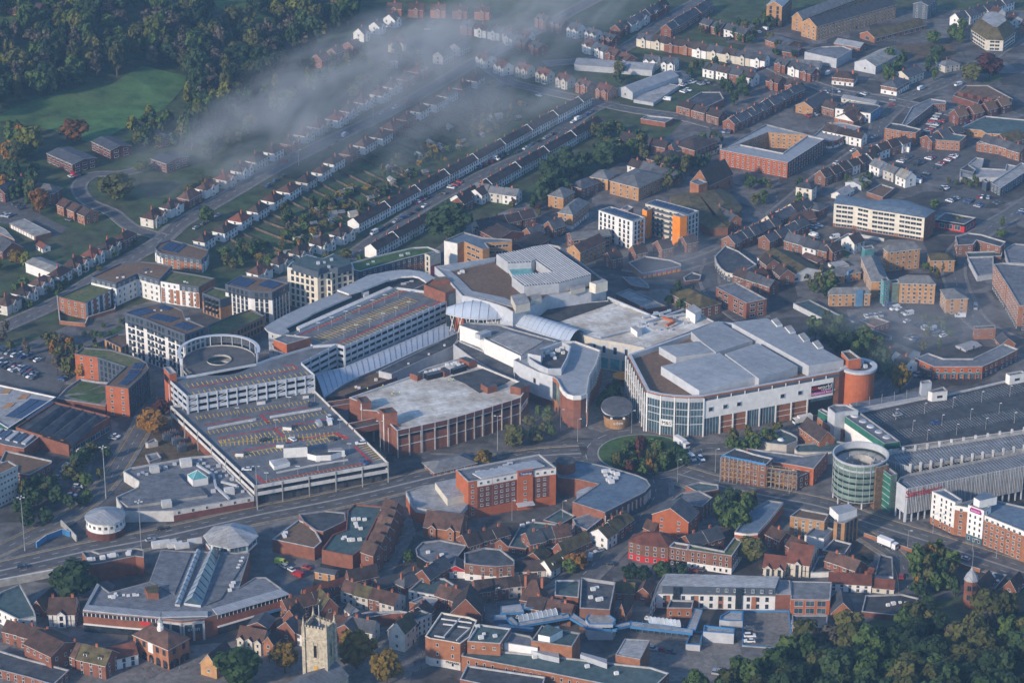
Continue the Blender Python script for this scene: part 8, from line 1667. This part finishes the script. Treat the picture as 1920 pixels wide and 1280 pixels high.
for s_,h_,r_,kd,lb in (('838,412',22,12,'dk','huge round dark tree overshadowing the terrace street'),('140,245',13,7,'or','big rounded orange tree at the edge of the field'),('52,262',15,6.5,'yl','bright lime-yellow tree beside the field'),('215,348',14,10,'ol','broad olive tree on the bend by the red brick flats'),
('285,785',13,6.5,'or','copper-orange tree at the corner of the stepped car park'),('300,765',9,4,'ru','dark red tree behind the copper-orange tree'),('533,1222',15,6,'go','golden tree beside the church tower, left of the nave'),('668,1215',15,6.5,'go','golden tree between the church tower and the blue shopfront'),('724,1248',14,6,'go','golden tree in the churchyard by the crossing'),
('443,1245',15,9,'gr','large round green tree beside the market hall'),('137,1085',15,8,'dk','large dark tree below the concrete road wall'),('1857,118',16,9.5,'ru','huge dark copper tree near the stepped brown centre'),('1822,137',11,6.5,'ol','round olive tree under the dark copper tree'),('1689,706',13,4,'go','tall golden tree by the footbridge'),
('906,853',8,4,'go','small golden tree beside the brick pavilion'),('965,817',9,5,'ol','round olive tree below the brick car park'),('1408,1026',11,5.5,'ol','olive tree behind the arched-window shops'),('1078,1052',7,4,'or','orange-tinted street tree by the white gabled inn'),('1068,1060',6,3,'gr','green street tree beside the orange-tinted one'),
('1182,1072',7,3,'dk','dark street tree by the taxi rank kerb'),('1209,1074',7.5,3.2,'dk','dark street tree next to the taxi rank tree'),('1243,1066',8,4,'gr','full green street tree before the red poster shop'),('1277,1066',5,2.5,'dk','small dark street tree before the black shopfronts'),
('768,1043',5,2,'gr','slim green tree in the pedestrian street'),('30,480',9,4.5,'go','yellow garden tree behind the white shed'),('268,312',7,4.5,'yl','lime-yellow bush in the mist by the low block'),('388,400',9,4,'gr','lone green tree on the avenue verge'),('1135,285',16,9,'dk','broad dark tree above the blue fence'),('1750,70',9,4,'gr','green tree beside the derelict shed')):
  tree(s_,h_,r_,kd,lb)
plant_trees()
# railway through the trees
P=cat_rom([gnd(x,y) for x,y in px('1560,1262 1640,1240 1720,1214 1800,1180 1880,1148 1990,1105')],8);mb=MB();ribbon(mb,P,-4.5,4.5,.7,'earth');rl=struct('railway',mb)
for o_ in (-3.0,-1.5,1.5,3.0): mb=MB();ribbon(mb,P,o_-.1,o_+.1,.85,'rail');link('rail',mb.mesh('rail'),rl)
# ================================================================== vehicles, lamps, people
CP=[('02:-10,50','02:230,110',9,'in the tree-lined left car park',1),('02:-10,150','02:290,260',11,'in the tree-lined left car park',1),('02:-10,175','02:270,285',10,'in the tree-lined left car park',1),('02:-10,75','02:180,130',7,'in the tree-lined left car park',1),('02:230,130','02:370,180',4,'in the tree-lined left car park',1),('02:450,300','02:510,260',2,'in the tree-lined left car park',1),
('02:500,960','02:560,900',4,'beside the brick office with the purple roof',1),('02:430,1040','02:490,980',3,'beside the brick office with the purple roof',1),('02:520,1180','02:590,1090',6,'behind the hedge on the slip road',1),('02:560,870','02:620,830',2,'beside the brick workshop',1),('02:840,740','02:880,710',2,'beside the brick workshop',1),
('01:520,55','01:620,30',4,'by the red brick flats near the wood',1),('01:20,340','01:80,350',3,'by the lock-up garages',1),('01:110,250','01:180,300',3,'by the lock-up garages',1),('01:480,390','01:530,370',2,'by the orange brick terrace',1),
('21:60,380','21:390,490',15,'in the long row behind the department store',1),('31:1110,100','31:1200,20',5,'in the upper right car park',1),('31:960,70','31:1060,10',5,'in the upper right car park',1),('31:1290,150','31:1340,130',3,'in the upper right car park',1),('31:1350,240','31:1420,210',4,'in the upper right car park',1),('31:1480,250','31:1520,220',2,'in the upper right car park',1),('31:1570,200','31:1660,210',4,'in the upper right car park',1),('31:1560,280','31:1600,260',2,'in the upper right car park',1),
('30:1240,1270','30:1410,1170',9,'in the long car park below the rounded office',1),('30:980,1225','30:1070,1170',5,'in the long car park below the rounded office',1),('30:1090,1250','30:1240,1180',6,'in the long car park below the rounded office',1),('30:1160,1010','30:1310,910',7,'behind the diagonal shop terrace',1),('30:1460,930','30:1570,885',6,'beside the low school block',1),('30:1200,950','30:1290,850',5,'behind the diagonal shop terrace',1),
('31:120,530','31:400,410',7,'in the repair yard',1),('31:220,550','31:380,500',4,'in the repair yard',1),('31:130,490','31:250,470',5,'in the repair yard',1),('31:370,610','31:480,650',5,'beside the pale garden wall',1),('31:960,1030','31:1060,1090',5,'in the misty yard by the student blocks',1),('31:1030,1130','31:1290,1230',8,'in the misty yard by the student blocks',1),('31:720,1100','31:860,1090',4,'in the misty yard by the student blocks',1),('31:1350,1105','31:1360,1100',1,'beside the student end wing',0),
('31:1140,1160','31:1330,1250',8,'in the misty yard by the student blocks',1),('31:1030,1250','31:1120,1275',4,'in the misty yard by the student blocks',1),('31:880,1010','31:960,1050',4,'in the misty yard by the student blocks',1),('30:1420,880','30:1500,830',4,'beside the low school block',1),('31:1700,240','31:1740,260',2,'in the upper right car park',1),('31:1880,330','31:1920,310',3,'at the upper right road edge',1),('30:420,700','30:540,690',5,'by the orange brick pair at the junction',1),('30:290,880','30:380,860',4,'behind the cream-roofed corner shop',1),('20:1560,990','20:1640,1000',4,'beside the courtyard flats',1),('30:640,740','30:760,700',4,'beside the corner pub',1),('20:1820,540','20:1900,510',3,'on the street of terraced houses',0),('20:1600,960','20:1900,820',9,'on the street of terraced houses',0),
('20:1610,300','20:1790,240',10,'on the gravel plot by the tan flats',1),('20:1840,250','20:1920,220',5,'on the gravel plot by the tan flats',1),('20:1260,650','20:1390,610',7,'in the depot yard',1),('20:1400,640','20:1490,620',5,'in the depot yard',1),('20:1270,700','20:1330,680',3,'in the depot yard',1),('20:620,715','20:790,735',4,'outside the bay-fronted houses',1),('20:230,630','20:560,690',6,'outside the gable-fronted houses',1),
('20:440,930','20:610,840',5,'kerb-side on the terrace street',0),('20:20,1160','20:330,1000',6,'kerb-side on the terrace street',0),('11:860,490','11:1290,260',8,'kerb-side on the terrace street',0),('11:1150,265','11:1290,200',6,'on the terrace forecourts',1),('11:1350,210','11:1600,40',8,'on the terrace forecourts',1),('10:1650,1270','10:1900,1150',6,'on the terrace forecourts',1),
('10:190,1230','10:320,1120',4,'on the avenue driveways',1),('10:510,1140','10:690,1000',3,'along the misty avenue',0),('10:900,880','10:1180,750',3,'along the misty avenue',0),('01:1440,450','01:1660,330',4,'along the avenue near the corner flats',0),('11:60,140','11:240,30',3,'along the avenue behind the gardens',0),('01:830,650','01:940,600',2,'on the drives of the white semis',1),('10:1820,640','10:1900,660',4,'in the misty builders yard',1),('10:1280,240','10:1320,160',3,'in the misty yard above the crossroads',1),
('23:1030,1025','23:1230,1060',3,'beside the sloping cream roof store',0),('23:1500,1200','23:1570,1210',2,'under the railway trees',1),('33:1280,530','33:1300,590',2,'by the turret villa',1),('13:180,395','13:300,460',2,'in the service yard of the plain brick store',0),('23:1340,445','23:1420,440',2,'outside the black shopfronts',0),('J:1100,20','J:1200,50',3,'in the yard behind the white terrace',1),('32:1060,240','32:1160,270',4,'behind the golden tree',1)]
for A,B,n,wh,pp in CP: cars(A,B,n,'parked '+wh,'cars '+wh,bool(pp),fill=.9)
for z_,it in ((8.5,[('12:785,770','12:830,765','car_white','suv','white estate car parked near the diagonal bays of the low deck'),('12:470,628','12:490,655','car_silver','van','silver van on the low car park deck'),('12:550,615','12:560,640','car_white','van','white van on the low car park deck'),('12:555,583','12:570,600','car_white','suv','white estate car next to the white van on the low deck'),('12:575,735','12:600,745','car_black','car','black car on the low car park deck'),('12:405,480','12:410,500','car_navy','suv','navy estate car beside the low deck wall'),('12:62,745','12:90,740','car_black','car','black car by the small deck kiosks'),('12:275,740','12:300,755','car_white','car','white car by the deck stair house'),('12:810,915','12:835,925','car_blue','car','blue car at the front edge of the low deck'),('02:1850,965','02:1890,965','car_white','car','white car at the left edge of the low deck')]),
(8.1,[('J:838,728','J:880,720','car_silver','car','silver car alone on the dark roof deck'),('J:1160,795','J:1200,790','car_blue','car','blue car alone on the dark roof deck')]),
(0,[('23:590,350','23:600,320','car_silver','van','silver people carrier driving on the high street'),('23:650,297','23:690,285','car_silver','car','silver car driving up the high street'),('23:740,395','23:780,400','car_black','car','black taxi waiting at the rank'),('22:1350,885','22:1365,900','car_white','van','white and blue van entering the roundabout'),('22:1418,888','22:1435,905','car_white','suv','white estate car entering the roundabout'),('03:170,415','03:210,410','car_navy','car','navy car on the main road by the concrete wall'),('03:1130,215','03:1170,205','car_silver','car','silver car on the main road by the brick service block'),('03:1220,130','03:1260,125','car_black','car','black car on the main road by the low plant block'),('33:1475,355','33:1510,365','car_silver','car','silver car on the main road near the turret'),('33:1000,490','33:1000,520','car_red','car','red car on the road bend by the white pub'),('33:740,355','33:780,375','car_black','suv','black estate car in the earth yard'),('13:315,480','13:350,495','car_red','van','red van in the service yard'),('13:380,425','13:400,430','car_red','car','red car in the service yard'),('13:190,390','13:215,395','car_lime','van','green van in the service yard'),('30:930,790','30:960,790','car_red','car','red car turning at the mini roundabout'),('30:935,757','30:960,760','car_silver','car','silver car at the mini roundabout'),('30:640,1135','30:670,1125','car_white','car','white car on the main street by the cream-roofed shop'),('30:795,1037','30:820,1030','car_white','car','white car on the main street bend'),('30:510,1230','30:540,1215','car_white','car','white car passing the courtyard flats'),('30:1425,645','30:1460,635','car_white','van','white van outside the brown centre'),('30:1145,675','30:1180,660','car_white','van','white box van beside the corner pub'),('30:450,560','30:470,545','car_white','van','white van beside the grey works'),('21:940,610','21:970,620','car_white','van','white van at the foot of the white flats'),('31:340,495','31:380,510','car_white','van','white van in the repair yard entrance'),('31:1440,1100','31:1490,1100','car_white','van','white box van by the student end wing'),('31:1555,1035','31:1555,1060','car_silver','van','silver van on the misty side road'),('31:500,510','31:550,500','car_white','van','long white van beside the lawn wall'),('20:1160,755','20:1200,760','car_white','van','white van outside the cream-roofed store'),('20:200,725','20:220,730','car_white','car','white car in the misty garage court'),('13:1440,690','13:1460,680','car_white','van','white delivery van parked in the narrow high street'),('10:1215,410','10:1240,410','car_lime','van','yellow-green ambulance by the misty crossroads'),('10:1075,400','10:1095,405','car_lime','van','yellow-green ambulance beside the pale cottage'),('22:1060,757','22:1090,760','car_lime','car','yellow-checked police car on the roundabout')])):
  for A,B,cl,kd,lb in it: car(A,B,'',cl,kd,z_,lb)
for s_,q_,cl,lb in (('Q:1260,600','Q:1320,600','car_navy','dark car nearest the grey railing on the worn concrete deck'),('Q:1260,640','Q:1320,640','car_grey','grey car between the dark car and the white cars on the worn deck'),('Q:1262,700','Q:1322,700','car_white','white estate car next to the grey car on the worn deck'),('Q:1258,745','Q:1318,745','car_white','white low car last in the line on the worn deck')): car(s_,q_,'',cl,'suv' if 'estate' in lb else 'car',1.2,lb)
def lorry(A,B,box,label,n='lorry'):
  p,q=at(*px(A)[0]),at(*px(B)[0]);a=math.atan2(q.y-p.y,q.x-p.x);r=thing(n,label,'lorry',(p.x,p.y,.13),a)
  for nm,c,sx,z0,z1,m in (('cargo_box',-1,6.8,1.0,3.7,box),('cab',3.7,1.9,.6,3.0,'car_white'),('windscreen',4.67,.08,1.7,2.7,'glass'),('chassis',0,8.6,.55,.95,'black')): mb=MB();mb.obox((c,0),(1,0),sx,2.4 if nm != 'chassis' else 1.6,z0,z1,m,bottom=True);link(nm,mb.mesh(nm),r)
  car_parts('car_white','car')
  for x in (-3.2,-2,3.5):
    for y in (-1.05,1.05): link('wheel',VM['wheel'],r,(x,y,.48),0,(1.45,1.45,1.45))
lorry('22:1270,785','22:1320,815','car_white','white box lorry leaving the roundabout');lorry('33:895,260','33:970,290','car_white','white tanker lorry with red logo on the bend');lorry('32:260,612','32:220,620','conc_wh','white trailer in the lane beside the brick cinema wall')
lamp('47,1032 266,1040 199,935',24,4,'very tall lighting mast beside the main road on the left','tall masts by the left main road');lamp('714,868 933,858 483,955',20,2,'tall twin-headed lamp column along the car park front','columns by the car park fronts');lamp('1083,828 1051,810 1184,812 1341,885 1480,925 1270,905',11,1,'slim street lamp around the roundabout','lamps round the roundabout');lamp('1701,1032 1749,1000 1822,1048 1868,1045 930,1140 960,975 1055,975 560,310 700,225 1380,560 1868,210 1560,180 1740,285',9,1,'slim street lamp along the town roads','slim lamps on town roads')
lamp('12:80,1050 315,1000 465,965 660,920 700,830 630,650 440,450 250,480 360,590 150,650 02:1780,560 1880,660',4,2,'short double lamp on the low car park deck','short lamps on the low deck',z=8.5,a=.5);lamp('B:700,1080 850,1020 1010,950 1160,890 1310,825 1450,765 1600,700 990,1160 1130,1105 1280,1040 1430,975 1575,910 1720,845',4,2,'short double lamp on the long upper deck','short lamps on the upper deck',z=16.1,a=.5)
# people: one skinned body, posed walking or standing
def person_mesh(top_,leg,walk):
  J=[(0,0,.95),(0,0,1.2),(0,0,1.45),(0,0,1.55),(0,0,1.72),(.2,0,1.42),(.26,.05*walk,1.12),(.24,.15*walk,.85),(-.2,0,1.42),(-.26,-.05*walk,1.12),(-.24,-.15*walk,.85),(.1,0,.9),(.11,.14*walk,.5),(.11,.2*walk,.06),(-.1,0,.9),(-.11,-.1*walk,.5),(-.11,-.28*walk,.06)]
  E=[(0,1),(1,2),(2,3),(3,4),(2,5),(5,6),(6,7),(2,8),(8,9),(9,10),(0,11),(11,12),(12,13),(0,14),(14,15),(15,16)]
  R=[.15,.14,.16,.06,.11,.075,.055,.04,.075,.055,.04,.1,.075,.055,.1,.075,.055]
  me=bpy.data.meshes.new('body');me.from_pydata(J,E,[]);o=bpy.data.objects.new('tmp',me);COL.objects.link(o);sk=o.modifiers.new('s','SKIN')
  for i,d in enumerate(me.skin_vertices[0].data): d.radius=(R[i],R[i]*.85);d.use_root=i == 0
  o.modifiers.new('u','SUBSURF').levels=1;dg=bpy.context.evaluated_depsgraph_get();m2=bpy.data.meshes.new_from_object(o.evaluated_get(dg));bpy.data.objects.remove(o);m2.materials.clear()
  for q in (top_,leg,'cream','tile_dk'): m2.materials.append(MATS[q])
  for f in m2.polygons: z=f.center.z;f.material_index=1 if z < .95 and abs(f.center.x) < .19 else 3 if z > 1.76 else 2 if z > 1.55 or (z < .9 and abs(f.center.x) > .19) else 0
  return m2
PM=[person_mesh('car_lime','clad_dk',0),person_mesh('car_lime','black',1),person_mesh('clad_dk','black',1),person_mesh('red','clad_dk',1),person_mesh('clad_bl','black',0)]
for s_,ks,z_,lb in (('D:775,795 950,760 1050,860 1070,835 1140,845 1690,705 1740,690',(0,1,0),12.2,'person in yellow hi-vis jacket working on the white brick car park roof'),('G:772,725',(0,),7.5,'person in yellow hi-vis jacket on the dark terrace roof behind scaffolding'),('13:1050,130 1075,230 1110,390 1060,310 1180,200 1200,150',(2,3,4),0,'person in dark coat walking in the pedestrian street'),('S:590,1170 670,1190 800,1190 600,1260 900,1180 640,1240',(2,4,3),0,'person standing in the guildhall square'),('13:1190,1140 1210,1130 1250,1070 610,1100 1240,1180',(2,4),0,'person in dark clothes by the crossing near the corner store'),('F:410,975 440,975 470,978 590,980',(4,2),0,'person on the pavement below the curved glass corner')):
  for i,(x,y) in enumerate(px(s_)):
    p=at(x,y,z_);o=link('person',PM[ks[i % len(ks)]],None,(p.x,p.y,z_+(.1 if z_ > 1 else .12)),rnd.uniform(0,6.28));tag(o,lb,'person',lb.replace('person','people'))
    # ================================================================== air
def volume(name,me,density,col):
  me.materials.clear();m=bpy.data.materials.new(name);m.use_nodes=True;t=m.node_tree;t.nodes.remove(t.nodes['Principled BSDF']);v=t.nodes.new('ShaderNodeVolumePrincipled');v.inputs['Color'].default_value=(*col,1);v.inputs['Density'].default_value=density
  t.links.new(v.outputs[0],t.nodes['Material Output'].inputs['Volume']);me.materials.append(m);o=tag(link(name,me),kind='stuff');return o,t,v
mb=MB();mb.prism([(-9100,-4100),(9100,-4100),(9100,12100),(-9100,12100)],-1.5,530,'white',bottom=True);volume('haze',mb.mesh('haze'),.00009,(.36,.64,1.0))
def mist(a,b,wid,z0,z1,dens,seed,sc=.02):
  A,B=at(*a,z0),at(*b,z0);c=(A+B)/2;L=(B-A).length;ang=math.atan2(B.y-A.y,B.x-A.x);mb=MB();mb.prism([(-1,-1),(1,-1),(1,1),(-1,1)],-1,1,'white',bottom=True);o,t,v=volume('mist',mb.mesh('mist'),1,(.90,.95,1.0));N,K=t.nodes,t.links
  o.location=(c.x,c.y,(z0+z1)/2);o.rotation_euler=(0,0,ang);o.scale=(L/2,wid/2,(z1-z0)/2)
  tc=N.new('ShaderNodeTexCoord');ln=N.new('ShaderNodeVectorMath');ln.operation='LENGTH';K.new(tc.outputs['Object'],ln.inputs[0]);fo=N.new('ShaderNodeMapRange');fo.inputs['From Min'].default_value=1;fo.inputs['From Max'].default_value=.25;K.new(ln.outputs['Value'],fo.inputs[0])
  mp=N.new('ShaderNodeMapping');mp.inputs['Scale'].default_value=(L*sc*.35,wid*sc,(z1-z0)*sc*.8);mp.inputs['Location'].default_value=(seed*3.1,seed*1.7,seed);K.new(tc.outputs['Object'],mp.inputs[0])
  ns=N.new('ShaderNodeTexNoise');ns.inputs['Scale'].default_value=1.0;ns.inputs['Detail'].default_value=3.5;ns.inputs['Distortion'].default_value=.6;K.new(mp.outputs[0],ns.inputs['Vector'])
  mr=N.new('ShaderNodeMapRange');mr.inputs['From Min'].default_value=.40;mr.inputs['From Max'].default_value=.68;mr.inputs['To Max'].default_value=dens;K.new(ns.outputs['Fac'],mr.inputs[0]);mu=N.new('ShaderNodeMath');mu.operation='MULTIPLY';K.new(mr.outputs[0],mu.inputs[0]);K.new(fo.outputs[0],mu.inputs[1]);K.new(mu.outputs[0],v.inputs['Density'])
mist((250,420),(720,175),120,3,32,.029,1,.03);mist((400,305),(1010,10),130,4,34,.029,2,.03);mist((580,265),(1200,-20),140,4,36,.029,7,.03);mist((560,380),(1140,110),150,3,26,.024,3,.03);mist((1150,565),(1340,495),40,2,26,.022,4);mist((1480,710),(1960,600),110,3,24,.014,5);mist((930,830),(1180,800),40,2,14,.010,6)
SC.cycles.volume_step_rate=1.0;SC.cycles.volume_max_steps=96
